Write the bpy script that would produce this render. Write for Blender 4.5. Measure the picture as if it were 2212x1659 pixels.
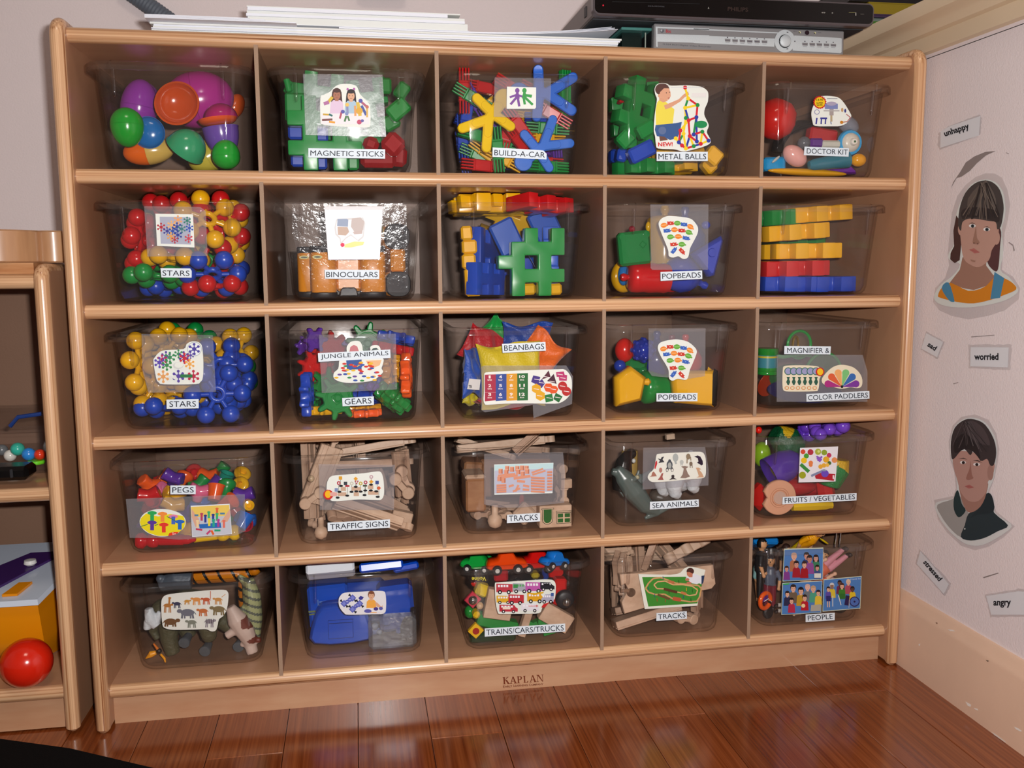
import bpy, bmesh, math, random
from mathutils import Vector, Matrix, Euler
PI = math.pi
SC = bpy.context.scene
COL = SC.collection
for o in list(bpy.data.objects): bpy.data.objects.remove(o)
rnd = random.Random(7)
# ------------------------------------------------------------ camera, light, exposure
CAM = Vector((0.35105, -1.28098, 0.63773)); PITCH, ROLL, YAW = -0.12783, 0.00638, -0.16948; FPX = 1969.55
RM = Matrix.Rotation(YAW, 3, 'Z') @ Matrix.Rotation(PITCH, 3, 'X') @ Matrix.Rotation(ROLL, 3, 'Y')
cd = bpy.data.cameras.new('camera'); cam = bpy.data.objects.new('camera', cd); COL.objects.link(cam)
cd.sensor_fit = 'HORIZONTAL'; cd.sensor_width = 36; cd.lens = FPX / 2212 * 36; cd.clip_start = 0.02
R4 = Matrix((RM.col[0], RM.col[2], -RM.col[1])).transposed().to_4x4()
cam.matrix_world = Matrix.Translation(CAM) @ R4
SC.camera = cam
SC.view_settings.view_transform = 'Standard'; SC.view_settings.look = 'None'
SC.view_settings.gamma = 1; SC.view_settings.use_curve_mapping = False
SC.view_settings.exposure = 0.0
SC.cycles.transparent_max_bounces = 40
SC.cycles.sample_clamp_indirect = 4
SC.cycles.caustics_reflective = False; SC.cycles.caustics_refractive = False
w = bpy.data.worlds.new('world'); SC.world = w; w.use_nodes = True
w.node_tree.nodes['Background'].inputs[0].default_value = (1, .93, .86, 1)
w.node_tree.nodes['Background'].inputs[1].default_value = 0.25
def area(name, loc, target, size, power, col):
    l = bpy.data.lights.new(name, 'AREA'); l.shape = 'RECTANGLE'; l.size, l.size_y = size; l.energy = power; l.color = col
    o = bpy.data.objects.new(name, l); COL.objects.link(o); o.location = loc
    o.rotation_euler = (Vector(target) - Vector(loc)).to_track_quat('-Z', 'Y').to_euler()
    return o
# the camera's own flash, a hand's width up and right of the lens, and an unseen lamp added under the ceiling as weak ambient fill
FL = CAM + RM.col[0] * 0.042 + RM.col[2] * 0.036
area('camera_flash', FL, FL + RM.col[1], (0.034, 0.016), 16.5, (1, 0.97, 0.95))
area('ambient_fill', (0.3, -1.3, 2.36), (0.3, -1.3, 0), (0.5, 0.5), 8.0, (1, 0.86, 0.7))
# ------------------------------------------------------------ helpers
def ray(px, py): return RM @ Vector(((px - 1106) / FPX, 1, -(py - 829.5) / FPX))
def P(px, py, Y=0.0):
    d = ray(px, py); return CAM + d * ((Y - CAM.y) / d.y)
class Plane:
    def __init__(s, o, n): s.o = Vector(o); s.n = Vector(n).normalized()
    def hit(s, px, py):
        d = ray(px, py); return CAM + d * ((s.o - CAM).dot(s.n) / d.dot(s.n))
def lin(c):
    if isinstance(c, str): c = [int(c[i:i + 2], 16) / 255 for i in (0, 2, 4)]
    return tuple(x / 12.92 if x <= .04045 else ((x + .055) / 1.055) ** 2.4 for x in c)
MATS = {}
def pm(name, c, rough=.5, spec=.5, metal=0, trans=0, alpha=1, coat=0, sss=0, emit=None, bump=0, bscale=60, var=0, vscale=20):
    if name in MATS: return MATS[name]
    m = bpy.data.materials.new(name); m.use_nodes = True; nt = m.node_tree; b = nt.nodes['Principled BSDF']
    cl = (*lin(c), 1)
    b.inputs['Base Color'].default_value = cl; b.inputs['Roughness'].default_value = rough
    b.inputs['Specular IOR Level'].default_value = spec; b.inputs['Metallic'].default_value = metal
    b.inputs['Transmission Weight'].default_value = trans; b.inputs['Alpha'].default_value = alpha
    b.inputs['Coat Weight'].default_value = coat
    if sss: b.inputs['Subsurface Weight'].default_value = sss; b.inputs['Subsurface Scale'].default_value = .01
    if emit: b.inputs['Emission Color'].default_value = (*lin(emit), 1); b.inputs['Emission Strength'].default_value = 1
    if bump or var:
        tc = nt.nodes.new('ShaderNodeTexCoord'); n = nt.nodes.new('ShaderNodeTexNoise'); n.inputs['Scale'].default_value = bscale; n.inputs['Detail'].default_value = 4
        nt.links.new(tc.outputs['Object'], n.inputs['Vector'])
        if bump:
            bp = nt.nodes.new('ShaderNodeBump'); bp.inputs['Strength'].default_value = bump; bp.inputs['Distance'].default_value = .002
            nt.links.new(n.outputs[0], bp.inputs['Height']); nt.links.new(bp.outputs[0], b.inputs['Normal'])
        if var:
            n2 = nt.nodes.new('ShaderNodeTexNoise'); n2.inputs['Scale'].default_value = vscale; nt.links.new(tc.outputs['Object'], n2.inputs['Vector'])
            mx = nt.nodes.new('ShaderNodeMix'); mx.data_type = 'RGBA'; mx.inputs[6].default_value = tuple(x * (1 - var) for x in cl[:3]) + (1,)
            mx.inputs[7].default_value = tuple(min(1, x * (1 + var)) for x in cl[:3]) + (1,)
            nt.links.new(n2.outputs[0], mx.inputs[0]); nt.links.new(mx.outputs[2], b.inputs['Base Color'])
    MATS[name] = m; return m
def wood(name, ca, cb, scale, rough=.4, coat=0, dark=None, bump=.15, detail=4, hue=None):
    """grain: noise stretched along one axis; optional dark streaks"""
    if name in MATS: return MATS[name]
    m = bpy.data.materials.new(name); m.use_nodes = True; nt = m.node_tree; b = nt.nodes['Principled BSDF']; L = nt.links.new
    tc = nt.nodes.new('ShaderNodeTexCoord'); mp = nt.nodes.new('ShaderNodeMapping'); mp.inputs['Scale'].default_value = scale
    oi = nt.nodes.new('ShaderNodeObjectInfo'); av = nt.nodes.new('ShaderNodeVectorMath'); av.operation = 'ADD'
    mm = nt.nodes.new('ShaderNodeMath'); mm.operation = 'MULTIPLY'; mm.inputs[1].default_value = 13.0
    L(oi.outputs['Random'], mm.inputs[0]); L(tc.outputs['Object'], av.inputs[0]); L(mm.outputs[0], av.inputs[1]); L(av.outputs[0], mp.inputs['Vector'])
    n = nt.nodes.new('ShaderNodeTexNoise'); n.inputs['Scale'].default_value = 1; n.inputs['Detail'].default_value = detail; n.inputs['Roughness'].default_value = .6
    L(mp.outputs[0], n.inputs['Vector'])
    cr = nt.nodes.new('ShaderNodeValToRGB'); e = cr.color_ramp.elements
    e[0].position = .37 if dark else .34; e[0].color = (*lin(ca), 1); e[1].position = .60 if dark else .66; e[1].color = (*lin(cb), 1)
    if dark:
        k = cr.color_ramp.elements.new(.335); k.color = (*lin(dark), 1); k2 = cr.color_ramp.elements.new(.29); k2.color = (*lin(dark), 1)
    L(n.outputs[0], cr.inputs[0])
    mx = nt.nodes.new('ShaderNodeMix'); mx.data_type = 'RGBA'; mx.blend_type = 'MULTIPLY'; mx.inputs[0].default_value = 1
    hv = nt.nodes.new('ShaderNodeMapRange'); hv.inputs[3].default_value = .93; hv.inputs[4].default_value = 1.06
    if hue: hv.inputs[3].default_value, hv.inputs[4].default_value = hue
    L(oi.outputs['Random'], hv.inputs[0]); L(cr.outputs[0], mx.inputs[6]); L(hv.outputs[0], mx.inputs[7]); L(mx.outputs[2], b.inputs['Base Color'])
    bp = nt.nodes.new('ShaderNodeBump'); bp.inputs['Strength'].default_value = bump; bp.inputs['Distance'].default_value = .001
    L(n.outputs[0], bp.inputs['Height']); L(bp.outputs[0], b.inputs['Normal'])
    b.inputs['Roughness'].default_value = rough; b.inputs['Coat Weight'].default_value = coat; b.inputs['Coat Roughness'].default_value = .15
    MATS[name] = m; return m
def clear(name, tint, f0=.06, rough=.04, haze=0, edge=.55, hazecol=(.9, .9, .9), bump=0, bsc=30):
    """clear plastic sheet: lets light through, reflects by angle, darkens where seen edge-on"""
    if name in MATS: return MATS[name]
    m = bpy.data.materials.new(name); m.use_nodes = True; nt = m.node_tree; L = nt.links.new
    nt.nodes.remove(nt.nodes['Principled BSDF']); out = nt.nodes['Material Output']
    lw = nt.nodes.new('ShaderNodeLayerWeight'); lw.inputs[0].default_value = .5
    pw = nt.nodes.new('ShaderNodeMath'); pw.operation = 'POWER'; pw.inputs[1].default_value = 4.5; L(lw.outputs['Facing'], pw.inputs[0])
    mr = nt.nodes.new('ShaderNodeMapRange'); mr.inputs[3].default_value = f0; mr.inputs[4].default_value = .55; L(pw.outputs[0], mr.inputs[0])
    tr = nt.nodes.new('ShaderNodeBsdfTransparent'); gl = nt.nodes.new('ShaderNodeBsdfGlossy'); gl.inputs['Roughness'].default_value = rough
    p2 = nt.nodes.new('ShaderNodeMath'); p2.operation = 'POWER'; p2.inputs[1].default_value = 2.5; L(lw.outputs['Facing'], p2.inputs[0])
    cx = nt.nodes.new('ShaderNodeMix'); cx.data_type = 'RGBA'; cx.inputs[6].default_value = (*tint, 1); cx.inputs[7].default_value = tuple(t * edge for t in tint) + (1,)
    L(p2.outputs[0], cx.inputs[0]); L(cx.outputs[2], tr.inputs[0])
    ms = nt.nodes.new('ShaderNodeMixShader'); L(mr.outputs[0], ms.inputs[0]); L(gl.outputs[0], ms.inputs[2])
    if haze:
        df = nt.nodes.new('ShaderNodeBsdfDiffuse'); df.inputs[0].default_value = (*hazecol, 1)
        mh = nt.nodes.new('ShaderNodeMixShader'); mh.inputs[0].default_value = haze; L(tr.outputs[0], mh.inputs[1]); L(df.outputs[0], mh.inputs[2]); L(mh.outputs[0], ms.inputs[1])
    else: L(tr.outputs[0], ms.inputs[1])
    if bump:
        tc = nt.nodes.new('ShaderNodeTexCoord'); n = nt.nodes.new('ShaderNodeTexNoise'); n.inputs['Scale'].default_value = bsc; n.inputs['Detail'].default_value = 5
        L(tc.outputs['Object'], n.inputs['Vector']); bp = nt.nodes.new('ShaderNodeBump'); bp.inputs['Strength'].default_value = bump; bp.inputs['Distance'].default_value = .002
        L(n.outputs[0], bp.inputs['Height']); L(bp.outputs[0], gl.inputs['Normal'])
    L(ms.outputs[0], out.inputs[0]); MATS[name] = m; return m
# geometry collector
class G:
    def __init__(s): s.v = []; s.f = []; s.m = []; s.M = Matrix.Identity(4)
    def at(s, loc=(0, 0, 0), rot=(0, 0, 0), sc=(1, 1, 1)):
        if not hasattr(sc, '__len__'): sc = (sc,) * 3
        s.M = Matrix.Translation(Vector(loc)) @ Euler(rot).to_matrix().to_4x4() @ Matrix.Diagonal((*sc, 1)); return s
    def raw(s, vs, fs, m=0):
        k = len(s.v); s.v += [tuple(s.M @ Vector(v)) for v in vs]; s.f += [tuple(i + k for i in f) for f in fs]; s.m += [m] * len(fs); return s
    def box(s, c, d, b=0, m=0):
        hx, hy, hz = d[0] / 2, d[1] / 2, d[2] / 2; cx, cy, cz = c
        b = min(b, hx * .9, hy * .9, hz * .9)
        if b <= 0:
            vs = [(cx + x * hx, cy + y * hy, cz + z * hz) for x in (-1, 1) for y in (-1, 1) for z in (-1, 1)]
            return s.raw(vs, [(0, 1, 3, 2), (4, 6, 7, 5), (0, 4, 5, 1), (2, 3, 7, 6), (0, 2, 6, 4), (1, 5, 7, 3)], m)
        vs = []; idx = {}
        for x in (-1, 1):
            for y in (-1, 1):
                for z in (-1, 1):
                    for a in range(3):
                        q = [x * (hx - b), y * (hy - b), z * (hz - b)]; q[a] = (x, y, z)[a] * (hx, hy, hz)[a]
                        idx[(x, y, z, a)] = len(vs); vs.append((cx + q[0], cy + q[1], cz + q[2]))
        fs = []
        I = idx
        for sg in (-1, 1):
            o = [(-1, -1), (-1, 1), (1, 1), (1, -1)]
            fs.append([I[(sg, p, q, 0)] for p, q in (o if sg < 0 else o[::-1])])
            fs.append([I[(p, sg, q, 1)] for p, q in (o[::-1] if sg < 0 else o)])
            fs.append([I[(p, q, sg, 2)] for p, q in (o if sg < 0 else o[::-1])])
        for p in (-1, 1):
            for q in (-1, 1):
                f = [I[(p, q, -1, 0)], I[(p, q, 1, 0)], I[(p, q, 1, 1)], I[(p, q, -1, 1)]]; fs.append(f if p * q > 0 else f[::-1])
                f = [I[(p, -1, q, 0)], I[(p, 1, q, 0)], I[(p, 1, q, 2)], I[(p, -1, q, 2)]]; fs.append(f[::-1] if p * q > 0 else f)
                f = [I[(-1, p, q, 1)], I[(1, p, q, 1)], I[(1, p, q, 2)], I[(-1, p, q, 2)]]; fs.append(f if p * q > 0 else f[::-1])
        for x in (-1, 1):
            for y in (-1, 1):
                for z in (-1, 1):
                    f = [I[(x, y, z, 0)], I[(x, y, z, 1)], I[(x, y, z, 2)]]; fs.append(f if x * y * z > 0 else f[::-1])
        return s.raw(vs, fs, m)
    def lathe(s, prof, n=20, m=0, ax='z', closed=True):
        """prof: (r, h) along axis"""
        vs = []; fs = []
        for r, h in prof:
            for i in range(n):
                a = 2 * PI * i / n; p = (max(r, 1e-5) * math.cos(a), max(r, 1e-5) * math.sin(a), h)
                vs.append(p if ax == 'z' else (p[2], p[0], p[1]) if ax == 'x' else (p[1], p[2], p[0]))
        for k in range(len(prof) - 1):
            for i in range(n):
                j = (i + 1) % n; fs.append((k * n + i, k * n + j, (k + 1) * n + j, (k + 1) * n + i))
        if closed:
            fs.append(tuple(range(n))[::-1]); fs.append(tuple((len(prof) - 1) * n + i for i in range(n)))
        return s.raw(vs, fs, m)
    def sph(s, c, r, n=14, m=0, k=8):
        if not hasattr(r, '__len__'): r = (r,) * 3
        vs = [(c[0], c[1], c[2] - r[2])]; fs = []
        for j in range(1, k):
            t = PI * j / k - PI / 2
            for i in range(n):
                a = 2 * PI * i / n; vs.append((c[0] + r[0] * math.cos(t) * math.cos(a), c[1] + r[1] * math.cos(t) * math.sin(a), c[2] + r[2] * math.sin(t)))
        vs.append((c[0], c[1], c[2] + r[2])); e = len(vs) - 1
        for i in range(n):
            fs.append((0, 1 + (i + 1) % n, 1 + i)); fs.append((e, e - n + i, e - n + (i + 1) % n))
            for j in range(k - 2): fs.append((1 + j * n + i, 1 + j * n + (i + 1) % n, 1 + (j + 1) * n + (i + 1) % n, 1 + (j + 1) * n + i))
        return s.raw(vs, fs, m)
    def tube(s, pts, rad, n=10, m=0, loop=False):
        pts = [Vector(p) for p in pts]; N = len(pts)
        if not hasattr(rad, '__len__'): rad = [rad] * N
        vs = []; fs = []; up = None
        for k in range(N):
            a = pts[k - 1] if (k or loop) else pts[0]; b = pts[(k + 1) % N] if (k < N - 1 or loop) else pts[-1]
            t = (b - a).normalized()
            if up is None: up = t.orthogonal().normalized()
            up = (up - t * up.dot(t)); up = up.normalized() if up.length > 1e-6 else t.orthogonal().normalized()
            q = t.cross(up)
            for i in range(n):
                an = 2 * PI * i / n; vs.append(pts[k] + (up * math.cos(an) + q * math.sin(an)) * rad[k])
        for k in range(N if loop else N - 1):
            for i in range(n):
                j = (i + 1) % n; k2 = (k + 1) % N; fs.append((k * n + i, k * n + j, k2 * n + j, k2 * n + i))
        if not loop: fs.append(tuple(range(n))[::-1]); fs.append(tuple((N - 1) * n + i for i in range(n)))
        return s.raw(vs, fs, m)
    def ring(s, c, R, r, n=24, k=8, m=0, ax='y', a0=0, a1=2 * PI):
        full = abs(a1 - a0 - 2 * PI) < 1e-6; pts = []
        for i in range(n if full else n + 1):
            a = a0 + (a1 - a0) * i / n; x, y = R * math.cos(a), R * math.sin(a)
            pts.append((c[0] + x, c[1], c[2] + y) if ax == 'y' else (c[0] + x, c[1] + y, c[2]) if ax == 'z' else (c[0], c[1] + x, c[2] + y))
        return s.tube(pts, r, k, m, full)
    def prism(s, out, y0, y1, b=0, m=0, back=True):
        """outline in x,z extruded along y (y0 = front)"""
        n = len(out); ar = sum(out[i][0] * out[(i + 1) % n][1] - out[(i + 1) % n][0] * out[i][1] for i in range(n))
        if ar < 0: out = out[::-1]
        def ins(d):
            r = []
            for i in range(n):
                p0, p1, p2 = Vector(out[i - 1]), Vector(out[i]), Vector(out[(i + 1) % n])
                e1 = (p1 - p0); e2 = (p2 - p1)
                e1 = e1.normalized() if e1.length > 1e-9 else Vector((1, 0)); e2 = e2.normalized() if e2.length > 1e-9 else e1
                n1, n2 = Vector((-e1.y, e1.x)), Vector((-e2.y, e2.x)); h = n1 + n2
                h = h / max(.35, h.dot(n1)) if h.length > 1e-6 else n1
                r.append(p1 + h * d)
            return r
        L = []
        if b: L += [(ins(b), y0), (out, y0 + b), (out, y1 - b), (ins(b), y1)]
        else: L += [(out, y0), (out, y1)]
        vs = []; fs = []
        for pts, y in L: vs += [(p[0], y, p[1]) for p in pts]
        for k in range(len(L) - 1):
            for i in range(n):
                j = (i + 1) % n; fs.append((k * n + i, k * n + j, (k + 1) * n + j, (k + 1) * n + i))
        fs.append(tuple(range(n))); fs.append(tuple((len(L) - 1) * n + i for i in range(n))[::-1])
        return s.raw(vs, fs, m)
    def mesh(s, name, smooth=38):
        me = bpy.data.meshes.new(name); me.from_pydata(s.v, [], s.f)
        me.polygons.foreach_set('material_index', s.m)
        if smooth:
            me.polygons.foreach_set('use_smooth', [True] * len(me.polygons))
            if smooth < 170: me.set_sharp_from_angle(angle=math.radians(smooth))
        me.update(); return me
def link(name, me, parent=None, mats=(), loc=(0, 0, 0), rot=(0, 0, 0), sc=1):
    o = bpy.data.objects.new(name, me); COL.objects.link(o)
    if isinstance(me, bpy.types.Mesh):
        for i, mt in enumerate(mats):
            if len(me.materials) <= i: me.materials.append(mt)
            elif me.materials[i] != mt and i < len(o.material_slots):
                o.material_slots[i].link = 'OBJECT'; o.material_slots[i].material = mt
    if parent: o.parent = parent
    o.location = loc; o.rotation_euler = rot; o.scale = (sc,) * 3 if not hasattr(sc, '__len__') else sc
    return o
def empty(name, loc=(0, 0, 0), rot=(0, 0, 0)):
    o = bpy.data.objects.new(name, None); COL.objects.link(o); o.location = loc; o.rotation_euler = rot; o.empty_display_size = .02; return o
def tag(o, label=None, cat=None, group=None, kind=None):
    if label: o['label'] = label
    if cat: o['category'] = cat
    if group: o['group'] = group
    if kind: o['kind'] = kind
    return o
CACHE = {}
def cached(key, fn):
    if key not in CACHE: CACHE[key] = fn()
    return CACHE[key]
def circ(x, y, r, n=16, ry=None, a0=0, a1=2 * PI):
    ry = r if ry is None else ry
    full = abs(a1 - a0) > 6.28
    return [(x + r * math.cos(a0 + (a1 - a0) * i / (n if full else n - 1)), y + ry * math.sin(a0 + (a1 - a0) * i / (n if full else n - 1))) for i in range(n)]
def cr(pts, k=4):
    """smooth closed outline through the points"""
    n = len(pts); out = []
    for i in range(n):
        p0, p1, p2, p3 = [Vector(pts[(i + j) % n]) for j in (-1, 0, 1, 2)]
        for j in range(k):
            t = j / k; q = .5 * ((2 * p1) + (p2 - p0) * t + (2 * p0 - 5 * p1 + 4 * p2 - p3) * t * t + (3 * p1 - p0 - 3 * p2 + p3) * t ** 3); out.append((q.x, q.y))
    return out
def rect(x0, y0, x1, y1): return [(x0, y0), (x1, y0), (x1, y1), (x0, y1)]
def paint(name, c): return pm('print_' + (c if isinstance(c, str) else name), c, rough=.55, spec=.3)
def decal(name, plane, o, s, items, parent=None, off=.0008, thick=0, mat=None, step=.00006):
    """flat printed shapes on a real surface: items = [(colour or material, outline in crop units)]"""
    g = G(); ms = []; nrm = plane.n if plane.n.dot(CAM - plane.o) > 0 else -plane.n
    for k, (c, pts) in enumerate(items):
        mt = c if not isinstance(c, str) else paint('', c)
        if mt not in ms: ms.append(mt)
        ws = [plane.hit(o[0] + u / s, o[1] + v / s) for u, v in pts]
        a = Vector((0, 0, 0))
        for i in range(len(ws)): a += (ws[i] - ws[0]).cross(ws[(i + 1) % len(ws)] - ws[0])
        if a.dot(nrm) < 0: ws = ws[::-1]
        f = [p + nrm * (off + k * step) for p in ws]; n = len(ws)
        if thick:
            b = [p + nrm * (off - thick) for p in ws]
            g.raw(f + b, [tuple(range(n))] + [(i, n + i, n + (i + 1) % n, (i + 1) % n) for i in range(n)], ms.index(mt))
        else: g.raw(f, [tuple(range(n))], ms.index(mt))
    return link(name, g.mesh(name, 0), parent, ms)
def textmesh(body, bold=0):
    def mk():
        c = bpy.data.curves.new('t', 'FONT'); c.body = body; c.size = 1; c.resolution_u = 3; c.offset = bold
        ob = bpy.data.objects.new('t', c); COL.objects.link(ob)
        bpy.context.view_layer.update()
        me = bpy.data.meshes.new_from_object(ob.evaluated_get(bpy.context.evaluated_depsgraph_get()))
        bpy.data.objects.remove(ob)
        xs = [v.co.x for v in me.vertices]; ys = [v.co.y for v in me.vertices]
        return ([tuple(v.co) for v in me.vertices], [tuple(p.vertices) for p in me.polygons], min(xs), max(xs), min(ys), max(ys))
    return cached(('txt', body, bold), mk)
def lettering(body, plane, o, s, A, B, h, parent=None, color='1c1e2a', off=.0012, bold=0, name='lettering'):
    """A, B: crop positions of the lower left and lower right ends of the line; h: height in crop units"""
    vs, fs, x0, x1, y0, y1 = textmesh(body, bold)
    nrm = plane.n if plane.n.dot(CAM - plane.o) > 0 else -plane.n
    H = lambda u, v: plane.hit(o[0] + u / s, o[1] + v / s)
    a, b = H(*A), H(*B); dx = B[0] - A[0]; dy = B[1] - A[1]; q = math.hypot(dx, dy)
    c = H(A[0] + dy / q * h, A[1] - dx / q * h)
    ex = b - a; ey = c - a
    pts = [a + ex * ((v[0] - x0) / (x1 - x0)) + ey * ((v[1] - y0) / (y1 - y0)) + nrm * off for v in vs]
    g = G(); g.raw(pts, fs)
    return link(name, g.mesh(name, 0), parent, [paint('', color)])
# ------------------------------------------------------------ room
HB = 0.405; WX = 1.205
m_wall = pm('wall_paint', 'e2d7d8', rough=.75, bump=.25, bscale=350, var=.03, vscale=6)
m_white = pm('ceiling_paint', 'e8e4de', rough=.8)
m_trim = pm('cream_trim_paint', 'd9c4a6', rough=.45, var=.06, vscale=9)
m_base = pm('cream_baseboard_paint', 'e0bfa6', rough=.5, var=.07, vscale=12, bump=.1, bscale=120)
def struct(name, g, mats, smooth=38):
    o = link(name, g.mesh(name, smooth) if isinstance(g, G) else g, None, mats); o['kind'] = 'structure'; return o
struct('wall_back', G().box((0, HB + .03, 1.2), (3.4, .06, 2.4)), [m_wall])
struct('wall_right', G().box((WX + .18, -1.1, .4715), (.36, 3.0, .943)).box((WX + .002, -1.1, .975), (.004, 3.0, .066)).box((WX + .39, -1.1, 1.2), (.06, 3.0, 2.4)), [m_wall])
struct('wall_left', G().box((-1.63, -1.1, 1.2), (.06, 3.0, 2.4)), [m_wall])
struct('wall_front', G().box((0, -2.63, 1.2), (3.3, .06, 2.4)), [m_wall])
struct('ceiling', G().box((0, -1.1, 2.43), (3.3, 3.1, .06)), [m_white])
# floor of glossy bamboo planks
m_floor = wood('bamboo_plank', '6c3012', '8c4a24', (230, 3.5, 60), rough=.17, coat=.55, bump=.02, hue=(.84, 1.1))
m_sub = pm('floor_gap', '2a1208', rough=.9)
fl = struct('floor', G().box((-.2, -1.1, -.02), (2.9, 3.05, .016)), [m_sub])
x = .339 - .0985 * 11; i = 0
while x < WX - .02:
    off = [(-.107, .62), (-.55, .1), (-.30, .38)][i % 3][0] if abs(x - .4375) > .02 else -.107
    if abs(x - 1.0315) < .03: off = -.088
    ys = sorted([-2.55, off - 1.22, off, HB - .002])
    for a, b in zip(ys, ys[1:]):
        x1 = min(x + .0985, WX - .002); g = G().box((0, 0, 0), (x1 - x - .0007, b - a - .0007, .012), b=.0006)
        p = link('plank', g.mesh('plank', 0), fl, [m_floor], ((x + x1) / 2, (a + b) / 2, -.006))
    x += .0985; i += 1
# baseboard on the right wall
def profile_y(name, prof, y0, y1, mats):
    g = G(); n = len(prof)
    vs = [(a, y0, b) for a, b in prof] + [(a, y1, b) for a, b in prof]
    g.raw(vs, [(i, (i + 1) % n, n + (i + 1) % n, n + i) for i in range(n)] + [tuple(range(n))[::-1], tuple(range(n, 2 * n))])
    return struct(name, g, mats, 30)
profile_y('baseboard_right', [(WX, 0), (WX, .121), (1.2015, .1205), (1.1995, .116), (1.1985, .109), (1.1955, .103), (1.1945, .097), (1.1945, 0)], -2.55, HB - .001, [m_base])
profile_y('trim_1', [(WX, .948), (1.1975, .950), (1.1965, .972), (1.189, .9745), (1.187, .978), (1.184, .983), (1.180, .9865), (1.173, .989), (1.170, .990), (1.1655, .992), (1.164, .996), (1.164, 1.012), (WX, 1.016)], -2.55, HB - .001, [m_trim])
# marks on the right wall and the baseboard (wear with its own shape)
PW = Plane((WX, 0, 0), (-1, 0, 0)); PB = Plane((1.1945, 0, 0), (-1, 0, 0))
bb = bpy.data.objects['baseboard_right']
decal('paint_chip', PB, (1700, 1200), 3.615, [('efe9e2', [(1395, 1140), (1415, 1150), (1440, 1165), (1435, 1182), (1412, 1172)]), ('efe9e2', [(1460, 1190), (1490, 1196), (1497, 1210), (1470, 1202)]), ('efe9e2', [(1775, 1335), (1810, 1350), (1840, 1372), (1825, 1374), (1790, 1356)]), ('e6ded6', [(1600, 1375), (1640, 1400), (1720, 1462), (1700, 1455), (1620, 1400)]), ('ece4dc', [(1030, 690), (1045, 688), (1040, 706), (1032, 704)]), ('5a4a40', [(1555, 815), (1580, 822), (1572, 830)]), ('8a6a55', [(1165, 520), (1180, 525), (1178, 535), (1168, 531)]), ('efe7de', [(1255, 575), (1300, 580), (1320, 592), (1280, 590)])], bb, off=.0004)
wr = bpy.data.objects['wall_right']
decal('scratch', PW, (1900, 200), 3.317, [('8b807e', [(512, 690), (530, 640), (575, 575), (620, 500), (680, 458), (760, 425), (835, 418), (765, 450), (700, 505), (650, 560), (590, 602), (555, 612), (530, 655)]), ('9c9190', [(930, 1070), (960, 1090), (972, 1130), (962, 1138), (955, 1098), (925, 1076)]), ('9c9190', [(908, 428), (930, 436), (928, 441), (908, 433)])], wr, off=.0004)
decal('scratch', PW, (1900, 700), 2.37, [('857a78', [(530, 1296), (610, 1272), (610, 1277), (535, 1301)]), ('8d8280', [(470, 64), (590, 55), (590, 58), (472, 68)]), ('9b908e', [(378, 304), (405, 297), (404, 301), (380, 308)])], wr, off=.0004)
# ------------------------------------------------------------ the cubby shelf
ZS = [.92557, .74891, .57202, .39491, .21798, .04231]; XS = [0, .23196, .46954, .70689, .94357, 1.175]; TH = .019; DP = .375; ST = .0185
m_edge = wood('plywood_edge', 'b07e56', 'dcb28a', (1.6, 300, 300), rough=.3, coat=.3, dark='7a4a2a', bump=.3)
m_edgev = wood('plywood_edge_upright', 'ae7c55', 'dab088', (420, 420, 1.4), rough=.3, coat=.3, dark='84502e', bump=.25)
m_ply = wood('maple_panel', 'a67a5c', 'b48869', (30, 6, 2.2), rough=.32, coat=.25, bump=.05)
m_plyx = wood('maple_panel_flat', 'a97d60', 'b78b6c', (2.2, 20, 30), rough=.3, coat=.3, bump=.05)
m_hard = pm('hardboard', '8c6c58', rough=.42, coat=.15, bump=.08, bscale=300, var=.05, vscale=14)
m_hedge = pm('hardboard_edge', '9a7f69', rough=.7, bump=.3, bscale=900)
def bull(y0, y1, z0, z1, n=8):
    r = (z1 - z0) / 2; zc = (z0 + z1) / 2
    return [(y1, z0), (y1, z1)] + [(y0 + r - r * math.sin(PI * k / n), zc + r * math.cos(PI * k / n)) for k in range(n + 1)]
def board_x(x0, x1, y0, y1, z0, z1, edge=.011):
    """board along x with a rounded front edge; material 0 faces, 1 nosing"""
    pr = bull(y0, y1, z0, z1); n = len(pr); g = G()
    g.raw([(x0, a, b) for a, b in pr] + [(x1, a, b) for a, b in pr], [])
    for i in range(n):
        j = (i + 1) % n; k = 0 if i in (0, 1, n - 1) else 1
        g.f.append((i, n + i, n + j, j)); g.m.append(k)
    g.f.append(tuple(range(n))); g.m.append(1); g.f.append(tuple(range(n, 2 * n))[::-1]); g.m.append(1)
    return g
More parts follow.
